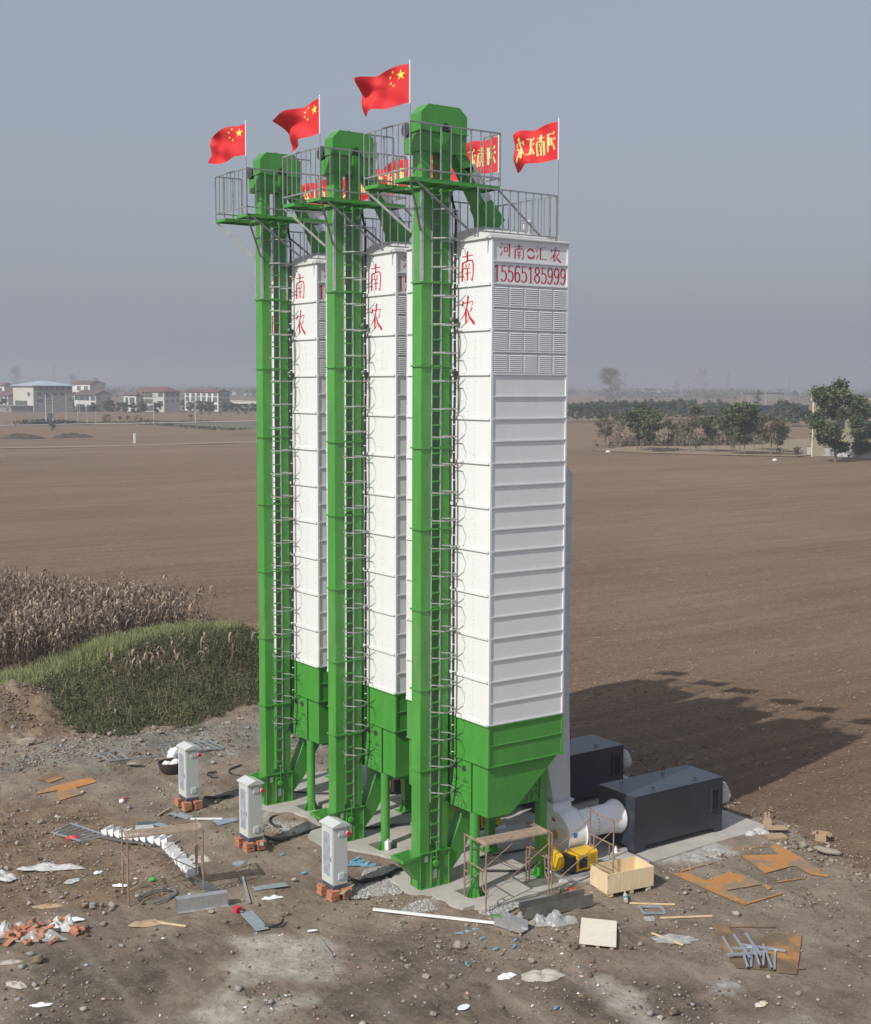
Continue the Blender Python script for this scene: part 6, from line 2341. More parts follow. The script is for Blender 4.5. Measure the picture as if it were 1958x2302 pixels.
# dead stalks standing singly among the weeds
STK = [((945, 760), 1.2), ((1000, 790), 1.0), ((735, 850), 1.2), ((855, 850), 1.3), ((1035, 800), 1.0), ((1105, 780), 1.4), ((1165, 720), 1.1), ((1310, 740), 1.3), ((1490, 750), 1.5), ((1640, 680), 1.3), ((900, 800), 1.0), ((735, 1065), .7)]
for (x, y), h in STK:
    u, v = x*620/1764, 1250+y*620/1764
    p = on(u, v)
    o = maize(np.array([0.0]), np.array([0.0]), 'dead_stalk', h*.95, h*1.1, 9, .05, z=0.0)
    del o['kind']
    o.location = p+Vector((0, 0, .25))
    tag(o, 'pale dead maize stalk standing up out of the green weeds', 'dead stalk', 'dead maize stalks among the weeds')
# ------------------------------------------------------------------ road, far patches
FARM = {k: mat('far_'+k, c, .9, var=.12, scale=.3) for k, c in dict(road=(.42, .40, .37), crop=(.125, .130, .070), dryg=(.26, .20, .125), tan=(.27, .205, .145)).items()}


def strip(name, poly, mat_, z):
    """flat sheet on the plain, corners given as pixels of the photograph"""
    P = [gp(u, v, z) for u, v in poly]
    c = sum(P, Vector())/len(P)
    m = MB()
    m.add([p-c for p in P], [tuple(range(len(P)))])
    o = m.build(name, mat_, loc=c)
    if o.data.polygons[0].normal.z < 0:
        o.data.flip_normals()
    tag(o, kind='structure')


strip('country_road', [(-60, 956.2), (62, 954.4), (165, 952.5), (330, 950.4), (577, 945.2), (660, 943.6), (660, 944.9), (577, 946.6), (330, 951.8), (165, 953.9), (62, 955.8), (-60, 957.6)], FARM['road'], .05)
strip('crop_field', [(330, 953), (577, 948), (700, 945.5), (700, 958), (577, 962), (500, 966), (430, 962)], FARM['crop'], -.02)
strip('farm_track', [(-80, 1006), (150, 1003), (330, 999), (577, 991), (700, 987), (700, 990), (577, 994.5), (330, 1001.5), (150, 1006), (-80, 1009)], FARM['tan'], -.02)
strip('dry_grass', [(1330, 1012), (1420, 1002), (1560, 996), (1660, 990), (1820, 986), (1835, 1022), (1790, 1026), (1600, 1022), (1450, 1018)], FARM['dryg'], .02)

# ------------------------------------------------------------------ far houses
WALLW = mat('far_white_wall', (.74, .73, .70), .8, var=.04, scale=.5)
WALLC = mat('far_cream_wall', (.56, .54, .48), .8, var=.06, scale=.5)
WALLG = mat('far_grey_wall', (.26, .255, .25), .9, var=.12, scale=.6)
WALLY = mat('yellow_wall', (.68, .62, .42), .8, var=.05, scale=.5)
ROOFR = mat('red_roof', (.150, .075, .068), .8, var=.12, scale=.6)
ROOFB = mat('brown_roof', (.13, .085, .075), .8, var=.12, scale=.6)
ROOFZ = mat('pale_blue_roof', (.40, .48, .53), .5, var=.1, scale=.3)
ROOFP = mat('pale_roof', (.52, .50, .42), .5, var=.1, scale=.3)
PANE = mat('far_window', (.07, .10, .115), .2, var=.2)
TEAL = mat('teal_roof', (.22, .45, .50), .5, var=.1, scale=.3)


def house(label, u, vb, wl, wr, hh, roof, rh, wf, wg, win, name='village_house', over=.5, roofm=None, sidewin=(), dz=0.0, gap=0.0):
    """u, vb: near corner (front to the sunny -X side, gable to the -Y side); wl, wr, hh, rh in photograph pixels"""
    p = gp(u, vb+dz, 0)
    dist = (p-CAM).dot(fwd)
    pm = FPX/dist
    yl = YAW+math.atan((u-979.0)/FPX)                                 # how square each side stands to the line of sight
    Ly, Lx, H, Rh = wl/pm/math.sin(yl), wr/pm/math.cos(yl), hh/pm, rh/pm
    root = empty(name, (p.x, p.y, -.2))
    m = MB()
    m.box(0.25, Lx, 0.02, Ly, 0, H)
    m.build('wall', wg, root)
    m = MB()
    m.box(0, .25, 0.0, Ly, 0, H)
    m.build('front_wall', wf, root)
    r = MB()
    o = over
    if roof == 'gable':
        r.prism([(-o, H), (Lx/2, H+Rh), (Lx+o, H), (Lx+o, H-.25), (Lx/2, H+Rh-.25), (-o, H-.25)], -.3, Ly+.3, 'y')
        g = MB()
        g.prism([(0, H+.001), (Lx, H+.001), (Lx/2, H+Rh-.3)], .03, Ly-.03, 'y')
        g.build('gable', wg, root)
    elif roof == 'hip':
        q = min(Lx, Ly)*.42
        r.add([(-o, -o, H), (Lx+o, -o, H), (Lx+o, Ly+o, H), (-o, Ly+o, H)]+([(Lx/2, q, H+Rh), (Lx/2, Ly-q, H+Rh)] if Ly > Lx else [(q, Ly/2, H+Rh), (Lx-q, Ly/2, H+Rh)]),
              [(3, 2, 1, 0)]+([(0, 1, 4), (1, 2, 5, 4), (2, 3, 5), (3, 0, 4, 5)] if Ly > Lx else [(0, 1, 5, 4), (1, 2, 5), (2, 3, 4, 5), (3, 0, 4)]))
        r.box(-o, Lx+o, -o, Ly+o, H-.3, H-.001)
    else:
        r.box(-o, Lx+o, -o, Ly+o, H, H+.4)
    r.build('roof', roofm or ROOFR, root)
    w0 = None
    for (a, b, c, d) in win:                                          # fractions of the front: along from near corner, up
        m = MB()
        m.box(-.06, .02, a*Ly, b*Ly, c*H, d*H)
        wo = m.build('window', PANE, root)
        m = MB()
        ya, yb, za, zb = a*Ly, b*Ly, c*H, d*H
        for t in (1/3, 2/3):
            m.box(-.10, -.061, ya+(yb-ya)*t-.05, ya+(yb-ya)*t+.05, za, zb)
        m.build('window_bars', wf, wo)
    for (a, b, c, d) in sidewin:
        m = MB()
        m.box(a*Lx, b*Lx, -.05, .02, c*H, d*H)
        m.build('window', PANE, root)
    tag(root, label, 'house')
    return root, Ly, Lx, H


H_ = lambda x, y: R('RH')(x, y)
I_ = lambda x, y: R('RI')(x, y)
k1, k2 = 300/1764, 340/1764
house('two-storey house with red roof and grey gable at the left edge of the village', *H_(107, 440), 190*k1, 250*k1, 150*k1, 'gable', 62*k1, WALLW, WALLG,
      [(.05, .22, .52, .92), (.32, .50, .52, .92), (.62, .8, .52, .92), (.05, .22, .08, .42), (.5, .8, .08, .42)], sidewin=[(.22, .36, .55, .8), (.62, .76, .55, .8), (.62, .76, .1, .3)])
house('low grey yard shed in front of the red roofed house at the left edge', *H_(150, 508), 160*k1, 260*k1, 78*k1, 'flat', 8*k1, WALLG, WALLG, [(.2, .4, .2, .7)], name='yard_shed', roofm=WALLG)
house('largest grey block of the village with pale blue hipped roof', *H_(445, 506), 265*k1, 505*k1, 356*k1, 'hip', 60*k1, WALLC, WALLG, [(.15, .28, .60, .74), (.3, .9, .02, .42)],
      roofm=ROOFZ, over=1.0, sidewin=[(.16+.14*i, .25+.14*i, .86, .95) for i in range(6)]+[(.1, .2, .62, .72), (.5, .6, .62, .72), (.7, .8, .62, .72), (.1, .24, .38, .48), (.3, .4, .6, .7), (.9, .95, .42, .52)])
house('white fronted two-storey house with brown roof beside the largest grey block', *H_(1266, 497), 282*k1, 208*k1, 220*k1, 'gable', 64*k1, WALLW, WALLG,
      [(.02, .22, .66, .92), (.29, .97, .66, .92), (.05, .4, .05, .40), (.5, .9, .05, .42)], roofm=ROOFB, sidewin=[(.15, .28, .74, .85), (.72, .85, .74, .85), (.15, .3, .3, .42)])
house('long red roofed house with white dormers behind the white fronted house', *H_(1190, 470), 235*k1, 200*k1, 290*k1, 'gable', 46*k1, WALLW, WALLG, [(.1, .3, .7, .9), (.5, .7, .7, .9)], dz=-8)
house('red roofed house at the far left behind the others', *H_(60, 470), 90*k1, 110*k1, 260*k1, 'gable', 44*k1, WALLW, WALLG, [(.3, .7, .7, .9)], dz=-9)
house('small white house with dark roof left of the scaffolded house', *I_(238, 440), 142*k2, 60*k2, 195*k2, 'gable', 22*k2, WALLW, WALLG, [(.1, .5, .5, .85), (.62, .85, .5, .85)], roofm=ROOFB)
rt, Ly, Lx, H = house('cream house wrapped in yellow scaffolding with a red hipped roof', *I_(566, 450), 332*k2, 180*k2, 245*k2, 'hip', 52*k2, WALLC, WALLG,
                      [(.04, .20, .75, .95), (.04, .22, .3, .55), (.4, .8, .72, .95), (.4, .8, .42, .62), (.86, .97, .7, .93), (.3, .9, .05, .3)], sidewin=[(.15, .25, .78, .9), (.5, .6, .78, .9), (.82, .92, .78, .9), (.15, .25, .5, .62), (.5, .6, .5, .62), (.82, .92, .5, .62)])
m = MB()
for i in range(9):
    y = Ly*(.34+.66*i/8)
    m.bar((-1.4, y, 0), (-1.4, y, H*1.02), .10)
for z in (.4, .55, .7, .85, 1.0):
    m.bar((-1.4, Ly*.34, H*z), (-1.4, Ly, H*z), .10)
m.build('scaffold_poles', mat('yellow_poles', (.42, .36, .14), .7), rt)
house('long white terrace with red roof and two rows of square windows', *I_(1196, 440), 402*k2, 136*k2, 230*k2, 'gable', 32*k2, WALLW, WALLG,
      [(.03+.165*i, .13+.165*i, .78, .94) for i in range(6)]+[(.03+.165*i, .14+.165*i, .48, .74) for i in range(6)]+[(.03+.165*i, .14+.165*i, .1, .36) for i in range(6)],
      sidewin=[(.12+.3*i, .3+.3*i, z, z+.1) for i in range(3) for z in (.56, .82)])
house('white low shed right of the long white terrace', *I_(1640, 352), 300*k2, 20*k2, 28*k2, 'flat', 4, WALLW, WALLW, [], name='long_shed', roofm=WALLW)
for i, (u, v, a, b, h) in enumerate(((380, 885.5, 8, 5, 7), (400, 884, 9, 6, 6), (415, 886, 7, 5, 6), (430, 883, 9, 6, 7), (530, 888, 8, 4, 9), (553, 889, 6, 4, 7), (566, 888.5, 6, 4, 7), (1455, 884, 9, 5, 7), (1468, 884.5, 9, 5, 8), (1484, 884, 9, 5, 8), (1500, 885, 8, 5, 6), (1890, 884, 8, 5, 5), (1920, 885, 9, 5, 6))):
    rt, _, _, _ = house('small pale house far off in the haze', u, v, a, b, h, 'gable', 2.2, WALLW, WALLG, [(.3, .7, .4, .8)])
    rt['group'] = 'small houses far off in the haze'


# ------------------------------------------------------------------ poles, pylon, gantry
def pole(u0, v0, vt, label, r=.16, name='utility_pole', grp=None, arm=True, mt=None):
    p = gp(u0, v0, 0)
    d = (p-CAM).dot(fwd)
    h = (v0-vt)*d/FPX
    root = empty(name, (p.x, p.y, -.2))
    m = MB()
    m.tube([(0, 0, 0), (0, 0, h+.2)], r, 8, r2=r*.65)
    m.build('shaft', mt or mat('concrete_pole', (.50, .48, .45), .8), root, smooth=True)
    if arm:
        m = MB()
        m.bar((-.8, .5, h-.5), (.8, -.5, h-.5), .12)
        for t in (-1, -.0, 1):
            m.lathe([(.06, 0), (.06, .25)], (t*.75, -t*.47, h-.44), n=6)
        m.build('crossarm', DARK, root)
    tag(root, label, 'pole', grp)
    return root, h


pole(*R('RI')(930, 570), R('RI')(0, 240)[1], 'pale utility pole standing by the road in front of the long white terrace', .2)
pole(*R('RI')(445, 590), R('RI')(0, 250)[1], 'grey utility pole in front of the scaffolded house', .12)
ra, h = pole(*H_(610, 664), H_(0, 280)[1], 'twin pole transformer stand by the road in front of the largest grey block', .22, name='transformer_stand')
rb = gp(*H_(700, 655), 0)
m = MB()
dv = rb-gp(*H_(610, 664), 0)
m.tube([(dv.x, dv.y, 0), (dv.x, dv.y, h)], .2, 8, r2=.14)
m.build('second_shaft', mat('concrete_pole', (.5, .48, .45)), ra, smooth=True)
m = MB()
for z in (.98, .82, .72):
    m.bar((0, 0, h*z), (dv.x, dv.y, h*z), .14)
m.box(dv.x*.5-.9, dv.x*.5+.9, dv.y*.5-.7, dv.y*.5+.7, h*.22, h*.38)
m.bar((0, 0, h*.21), (dv.x, dv.y, h*.21), .2)
m.build('transformer', mat('transformer_grey', (.16, .17, .18), .6), ra)
for i, (x, y, t) in enumerate(((878, 650, 255), (1030, 655, 400), (1052, 515, 290), (1152, 655, 390), (1268, 655, 500), (950, 470, 215))):
    o, _ = pole(*H_(x, y), H_(0, t)[1], 'thin pole standing along the road in front of the village', .09, name='thin_pole', grp='thin poles along the road', arm=False)
for i, (x, y, t) in enumerate(((683, 450, 335), (1000, 460, 362), (305, 380, 310), (722, 350, 290), (790, 345, 290), (1168, 370, 260))):
    pole(*R('RJ')(x, y), R('RJ')(0, t)[1], 'pale pole standing in the haze behind the hedge of trees', .16, grp='poles behind the hedge', arm=False)
for i, (x, y, t) in enumerate(((408, 490, 330), (592, 458, 302), (850, 385, 335), (975, 385, 245))):
    pole(*R('RK')(x, y), R('RK')(0, t)[1], 'pale pole standing beside the brown gantry', .2, grp='poles near the gantry', arm=False)


def pylon(u, v, vt, label):
    p = gp(u, v, 0)
    d = (p-CAM).dot(fwd)
    h = (v-vt)*d/FPX
    w = h*.07
    m = MB()
    for sx, sy in ((1, 1), (-1, 1), (-1, -1), (1, -1)):
        m.bar((sx*w, sy*w, 0), (sx*w*.12, sy*w*.12, h), .35)
    for i in range(9):
        a, b = i/9, (i+1)/9
        wa, wb = w*(1-.88*a), w*(1-.88*b)
        for s in (1, -1):
            m.bar((s*wa, s*wa, h*a), (-s*wb, s*wb, h*b), .22)
            m.bar((-s*wa, s*wa, h*a), (-s*wb, -s*wb, h*b), .22)
    for z, l in ((.72, 3.0), (.84, 2.6), (.95, 2.0)):
        m.bar((-w*l*.6, w*l*.4, h*z), (w*l*.6, -w*l*.4, h*z), .4)
    o = m.build('lattice_pylon', mat('pylon_grey', (.16, .16, .17), .7), loc=(p.x, p.y, -.2))
    tag(o, label, 'pylon', 'lattice pylons in the haze')


pylon(122, 880, 819, 'lattice pylon rising faintly behind the largest grey block of the village')
pylon(1406, 885, 832, 'lattice pylon standing faintly to the right of the tall bare tree')
pylon(1636, 884, 834, 'lattice pylon standing faintly above the brown gantry')
pylon(1775, 884, 845, 'lattice pylon standing faintly right of the brown gantry')


def gantry():
    p = gp(*R('RK')(360, 452), 0)
    q = gp(*R('RK')(782, 440), 0)
    d = (p-CAM).dot(fwd)
    h = (452-306)*358/1764*d/FPX
    root = empty('gantry_crane', (p.x, p.y, -.2), math.atan2(q.y-p.y, q.x-p.x))
    L_ = (q-p).length
    m = MB()
    m.box(-5, L_+2, -.7, .7, h-1.2, h)
    m.build('bridge_beam', mat('gantry_brown', (.33, .22, .16), .8, var=.2, scale=.4), root)
    for x in (0, L_):
        m = MB()
        for s in (-1, 1):
            m.bar((x-s*1.2, s*3.2, 0), (x, s*.8, h-1.2), .9)
        m.bar((x-.6, -1.9, h*.5), (x+.6, 1.9, h*.5), .4)
        m.build('leg', mat('gantry_brown'  , (.33, .22, .16)), root)
    tag(root, 'rusty brown gantry crane spanning beyond the hedge', 'gantry crane')


gantry()

# white boundary marker in the field
p = gp(303, 997, -.1)
m = MB()
m.prism([(-.22, 0), (.22, 0), (.22, 2.05), (0, 2.25), (-.22, 2.05)], -.16, .16, 'y')
tag(m.build('marker_post', PWHITE, loc=p), 'white marker post standing alone in the tilled field', 'marker post')


# ------------------------------------------------------------------ trees
def leaf_mat(n, c, v=.3):
    return mat(n, c, .75, var=v, scale=.6)


LF = {'green': [leaf_mat('leaf_green_a', (.062, .092, .030)), leaf_mat('leaf_green_b', (.040, .060, .022)), leaf_mat('leaf_green_c', (.098, .122, .045))],
      'dull': [leaf_mat('leaf_dull_a', (.095, .095, .045)), leaf_mat('leaf_dull_b', (.065, .062, .034)), leaf_mat('leaf_dull_c', (.14, .125, .065))],
      'dark': [leaf_mat('leaf_dark_a', (.058, .080, .048)), leaf_mat('leaf_dark_b', (.044, .060, .038)), leaf_mat('leaf_dark_c', (.080, .098, .056))],
      'village': [leaf_mat('leaf_village_a', (.075, .090, .045)), leaf_mat('leaf_village_b', (.050, .066, .034)), leaf_mat('leaf_village_c', (.10, .108, .055))],
      'bare': [leaf_mat('leaf_bare_a', (.19, .165, .12)), leaf_mat('leaf_bare_b', (.14, .125, .095))]}
BARK = mat('bark', (.17, .14, .11), .9, var=.2, scale=2)
BARKP = mat('pale_bark', (.34, .31, .27), .9, var=.15, scale=2)


def tree_proto(name, seed, H, cw, c0, kind, nl, ls, bare=False, trunk_r=.13, bark=None, lean=0.0):
    """unit tree: trunk, limbs, crown of leaf clumps between c0*H and H, crown half-width cw"""
    rr = np.random.RandomState(seed)
    root = empty(name)
    m = MB()
    top = Vector((lean*H, 0, H*.86))
    m.tube(smoothpts([(0, 0, -.3), (lean*H*.3+rr.uniform(-.1, .1), rr.uniform(-.1, .1), H*.35), tuple(top)], 4), trunk_r, 7, r2=trunk_r*.25)
    tips = []
    nb = 15 if not bare else 40
    for i in range(nb):
        f = rr.uniform(c0*.85, .9)
        p = Vector((lean*H*f, 0, H*f))
        a = rr.uniform(0, 2*PI)
        prof = math.sin(PI*min(1, max(0.08, (f-c0*.8)/(1.05-c0*.8))))**.6
        L_ = cw*prof*rr.uniform(.55, 1.0)
        e = p+Vector((math.cos(a)*L_, math.sin(a)*L_, rr.uniform(.15, .75 if not bare else .9)*L_))
        if e.z > H*1.0:
            e.z = H*rr.uniform(.92, 1.0)
        m.tube([p, p.lerp(e, .5)+Vector((0, 0, -.05*L_)), e], trunk_r*.34*(1.1-f), 5, r2=trunk_r*.08)
        tips.append((p, e))
        if bare:
            for j in range(5):
                s = p.lerp(e, rr.uniform(.3, .95))
                b = s+Vector((rr.uniform(-1, 1), rr.uniform(-1, 1), rr.uniform(.4, 1.8)))*L_*.35
                m.tube([s, b], trunk_r*.10, 4, r2=trunk_r*.05)
                tips.append((s, b))
    m.build('trunk', bark or BARK, root, smooth=True)
    cl = []
    for p, e in tips:
        for t in (.55, .8, 1.0):
            cl.append(p.lerp(e, t)+Vector(rr.normal(0, cw*.07, 3)))
    for i in range(6):
        cl.append(top+Vector((rr.uniform(-.25, .25)*cw, rr.uniform(-.25, .25)*cw, rr.uniform(-.1, .12)*H)))
    n = nl
    idx = rr.randint(0, len(cl), n)
    C_ = np.array([tuple(c) for c in cl])[idx]+rr.normal(0, 1, (n, 3))*np.array([cw*.13, cw*.13, cw*.10])
    a, p_ = rr.uniform(0, 2*PI, n), rr.uniform(-.9, .7, n)
    dx = np.stack([np.cos(a)*np.cos(p_), np.sin(a)*np.cos(p_), np.sin(p_)], 1)
    sx = np.cross(dx, rr.normal(0, 1, (n, 3)))
    sx /= np.linalg.norm(sx, axis=1)[:, None]+1e-6
    S = (ls*rr.uniform(.5, 1.3, n))[:, None]
    V = np.stack([C_-dx*S*.5, C_+sx*S*.38, C_+dx*S*.6, C_-sx*S*.38], 1).reshape(-1, 3)
    mats = LF[kind]
    # leaves of one clump mostly share a tone
    tone = rr.randint(0, len(mats), len(cl))[idx]
    tone = np.where(rr.rand(n) < .3, rr.randint(0, len(mats), n), tone)
    o = np_obj('crown', V, np.arange(4*n).reshape(-1, 4), mats, tone, kind=None)
    o.parent = root
    return root


protos = {}


def tree(kind, u, v, vt, label, grp=None, var=None, wide=1.0, d_v=None):
    """a tree standing where the photograph shows its foot (u, v), its top at row vt"""
    p = gp(u, v if d_v is None else d_v, -.1)
    d = (p-CAM).dot(fwd)
    h = (v-vt)*d/FPX
    key = (kind, var if var is not None else random.randrange(3))
    spec = {'yard': dict(H=9, cw=3.3, c0=.34, kind='green', nl=2600, ls=.52), 'thin': dict(H=9, cw=3.1, c0=.30, kind='dull', nl=1100, ls=.42),
            'big': dict(H=13, cw=4.6, c0=.15, kind='green', nl=11000, ls=.50, trunk_r=.26), 'row': dict(H=10, cw=3.3, c0=.22, kind='dark', nl=1700, ls=.72),
            'bush': dict(H=4, cw=2.0, c0=.05, kind='dark', nl=420, ls=.40, trunk_r=.06), 'poplar': dict(H=22, cw=6.5, c0=.10, kind='bare', nl=9000, ls=.34, bare=True, trunk_r=.24, bark=BARKP),
            'skeleton': dict(H=22, cw=6.0, c0=.16, kind='bare', nl=700, ls=.40, bare=True, trunk_r=.22, bark=BARKP), 'village': dict(H=8, cw=3.0, c0=.08, kind='village', nl=2600, ls=.55)}[kind]
    first = key not in protos
    nm = {'bush': 'bush', 'poplar': 'poplar_tree', 'skeleton': 'bare_tree'}.get(kind, 'tree')
    if first:
        protos[key] = tree_proto(nm, 31+7*key[1]+len(kind)*13, **spec)
        o = protos[key]
    else:
        o = copy_tree(protos[key])
    s = h/spec['H']
    o.location = p
    o.scale = (s*wide, s*wide, s)
    o.rotation_euler = (0, 0, random.uniform(0, 6))
    tag(o, label, 'bush' if kind == 'bush' else 'tree', grp)
    for k_ in ('group',):
        if grp is None and k_ in o:
            del o[k_]
    return o


J_, K_ = R('RJ'), R('RK')
tree('big', *K_(1370, 1075), K_(0, 222)[1], 'tallest leafy tree, at the right edge in front of the yellow building', None, 0, 1.05)
tree('big', *K_(1700, 1035), K_(0, 400)[1], 'broad leafy tree at the right edge by the white and black yard wall', None, 1, 1.0)
YT = 'young leafy tree in the row along the far edge of the field'
for x, y, t, w, k, vr in ((490, 920, 560, 1.1, 'thin', 0), (670, 880, 560, .9, 'thin', 1), (845, 940, 500, .9, 'yard', 1), (885, 950, 430, 1.1, 'yard', 0), (1000, 965, 560, 1.1, 'yard', 2), (1180, 955, 590, .9, 'thin', 1), (1420, 962, 470, 1.1, 'thin', 2), (1310, 910, 600, .7, 'thin', 0), (1640, 965, 570, 1.0, 'yard', 1)):
    tree(k, *J_(x, y), J_(0, t)[1], YT, 'trees along the far field edge', vr, w)
for x, y, t, w, k, vr in ((55, 975, 600, .9, 'thin', 1), (210, 990, 460, 1.0, 'yard', 0), (300, 1000, 445, 1.1, 'yard', 2), (365, 1000, 480, 1.0, 'yard', 1), (240, 1025, 700, .5, 'thin', 2), (655, 1005, 540, 1.2, 'thin', 0), (560, 960, 560, .9, 'thin', 2), (720, 975, 650, 1.1, 'yard', 1), (470, 950, 500, .8, 'yard', 0)):
    tree(k, *K_(x, y), K_(0, t)[1], YT, 'trees along the far field edge', vr, w)
for x, y, t in ((950, 1025, 900), (400, 915, 870), (545, 910, 855), (740, 985, 920), (1290, 945, 915), (1500, 930, 830), (1640, 900, 820)):
    rg = K_ if x in (950, 740) else J_
    tree('bush', *rg(x, y), rg(0, t)[1], 'low bush under the row of trees along the field edge', 'bushes along the far field edge')
# the dark hedge of trees behind
for i in range(34):
    u = 1262+i*11.5+random.uniform(-4, 4)
    vb = 820+640*360/1764+random.uniform(-3, 0)-(i*.25)
    tree('row', u, vb, vb-random.uniform(37, 46)+(i > 24)*6, 'dark green tree in the dense row beyond the field', 'trees in the dense row beyond the field', None, .9)
for i in range(30):
    u = 1266+i*12.5+random.uniform(-5, 5)
    vb = 820+585*360/1764+random.uniform(-3, 1)-(i*.2)
    tree('row', u, vb, vb-random.uniform(26, 36), 'dark green tree in the dense row beyond the field', 'trees in the dense row beyond the field', None, 1.15)
for x, y, t in ((750, 670, 400), (830, 680, 410), (900, 690, 430), (960, 680, 440), (1060, 680, 500), (690, 640, 450), (30, 590, 480), (90, 590, 470)):
    tree('row', *K_(x, y), K_(0, t)[1], 'rounded dark tree beyond the field, left of the yellow building', 'rounded trees left of the yellow building', None, 1.2)
tree('row', *K_(510, 455), K_(0, 290)[1], 'dark tree standing under the brown gantry', None, 1, .8)
tree('poplar', *J_(545, 442), J_(0, 55)[1], 'tall hazy poplar, the fullest tree on the right horizon', None, 0, 1.25)
tree('skeleton', *J_(325, 470), J_(0, 215)[1], 'thin bare tree left of the hazy poplar', None, 0, .8)
tree('skeleton', *J_(1280, 425), J_(0, 160)[1], 'bare tree in the haze between the poplar and the blue roof', None, 1, .9)
tree('skeleton', *J_(1555, 460), J_(0, 45)[1], 'tall bare tree with sparse crown beside the blue roof', None, 2, 1.0)
for x, y, t, rg in ((690, 245, 165, K_), (400, 250, 165, K_), (520, 250, 180, K_), (1600, 300, 285, K_)):
    tree('row', *rg(x, y+22), rg(0, t)[1], 'grey tree crown dissolving in the haze', 'tree crowns dissolving in the haze', None, 1.1)
for u, v, t in ((35, 884, 828), (165, 884, 845), (215, 884, 850)):
    tree('poplar', u, v, t, 'bare crowned tree in the haze behind the village', 'bare crowned trees behind the village', 1, 1.0)
# trees in the village
VT = 'round green tree in front of the village houses'
for x, y, t, w in ((1235, 500, 380, 1), (1420, 500, 350, 1.1), (1480, 500, 355, 1.2), (1560, 500, 370, 1.1), (1640, 500, 380, 1), (1690, 495, 375, 1.1)):
    tree('village', *H_(x, y), H_(0, t)[1], VT, 'round trees in front of the village', None, w)
for x, y, t, w in ((120, 450, 335, 1.1), (210, 455, 345, 1.1), (290, 455, 325, 1.2), (330, 450, 340, 1), (470, 455, 340, 1.1), (540, 450, 320, 1.2), (610, 450, 325, 1.2), (660, 445, 340, 1), (810, 420, 300, 1.1), (870, 430, 325, 1.2), (935, 435, 325, 1.2), (1000, 440, 320, 1.2), (1070, 440, 325, 1.2), (1140, 440, 325, 1.2), (1210, 440, 330, 1.2), (1280, 445, 325, 1.2), (1340, 440, 330, 1.1), (1410, 440, 350, 1.0), (1470, 440, 345, 1.1), (1530, 440, 350, 1.0), (1590, 440, 340, 1.1), (1640, 440, 350, 1)):
    tree('village', *I_(x, y), I_(0, t)[1], VT, 'round trees in front of the village', None, w*1.25)
for x, y, t in ((1000, 485, 435), (1090, 485, 440), (1220, 480, 440), (1430, 480, 430), (1525, 480, 420), (875, 540, 475), (150, 555, 490), (240, 555, 490), (60, 560, 495), (290, 555, 510)):
    tree('bush', *I_(x, y), I_(0, t)[1], 'small bush on the far field in front of the village', 'bushes in front of the village')
tree('bush', *H_(680, 765), H_(0, 655)[1], 'dark bush at the foot of the transformer stand', None, 1, 1.2)
tree('bush', *H_(1410, 650), H_(0, 545)[1], 'dark bush by the road right of the transformer stand', None, 2, 1.5)
for x, y, t, w in ((1010, 490, 330, 1.2), (1075, 488, 345, 1.1), (1330, 486, 300, 1.0), (40, 478, 330, 1.2), (980, 470, 250, 1.1)):
    tree('village', *H_(x, y-14), H_(0, t)[1], 'green tree between the village houses', 'trees between the village houses', None, w)
# low weeds along the road and heaps on the field
def weedstrip(name, pts, n, w, h, mats):
    X, Y = [], []
    P = [gp(*p, -.1) for p in pts]
    for a, b in zip(P, P[1:]):
        t = RNG.rand(n)
        X.append(a.x+(b.x-a.x)*t+RNG.normal(0, w, n))
        Y.append(a.y+(b.y-a.y)*t+RNG.normal(0, w, n))
    X, Y = np.concatenate(X), np.concatenate(Y)
    leaves(X, Y, -.1+h*RNG.rand(len(X))*np.clip(.4+fbm(X*.1, Y*.1, 3), .1, 1.2), RNG.uniform(.4, 1.1, len(X)), RNG.randint(0, len(mats), len(X)), name, mats)


weedstrip('roadside_weeds', [(70, 955), (115, 951), (165, 951)], 1200, 3.0, 1.6, LF['dark'])
weedstrip('roadside_weeds', [(165, 951), (330, 949.5), (460, 947)], 500, 2.0, 1.2, LF['dull'])
weedstrip('field_edge_weeds', [(330, 954), (420, 958), (500, 966), (540, 964)], 500, 2.0, .7, LF['dull'])
X = np.concatenate([RNG.uniform(0, 1, 2600)])
pa, pb, pc = gp(*J_(640, 895), -.1), gp(*J_(1764, 885), -.1), gp(*K_(560, 860), -.1)
t = RNG.rand(2600)
X = np.where(t < .6, pa.x+(pb.x-pa.x)*t/.6, pb.x+(pc.x-pb.x)*(t-.6)/.4)+RNG.normal(0, 2.4, 2600)
Y = np.where(t < .6, pa.y+(pb.y-pa.y)*t/.6, pb.y+(pc.y-pb.y)*(t-.6)/.4)+RNG.normal(0, 2.4, 2600)
maize(X, Y, 'far_dry_maize', 1.8, 3.0, 7, .11, z=-.1)

# yellow building with yard wall, shade shed, blue roof
rt, Ly, Lx, H = house('flat roofed yellow building behind the tallest tree at the right edge', *K_(1112, 1010), 2.2, 330, 640*358/1764*.97, 'flat', 2, WALLY, WALLY, [], name='yellow_building', over=.25, roofm=WALLY)
for f in (.14, .3, .46, .62):
    m = MB()
    m.box(Lx*f, Lx*(f+.07), -.05, .02, H*.5, H*.75)
    m.build('window', PANE, rt)
p = gp(*K_(1060, 1000), -.1)
q = gp(*K_(1990, 1052), -.1)
m = MB()
dv = (q-p)
hh = 95*358/1764*(p-CAM).dot(fwd)/FPX
m.bar((0, 0, hh/2), (dv.x, dv.y, hh/2), .3, hh)
wl = m.build('yard_wall', mat('patchy_wall', (.42, .43, .45), .9, var=.2, scale=.25, col2=(.06, .06, .065), thr=.50), loc=(p.x, p.y, -.15))
m = MB()
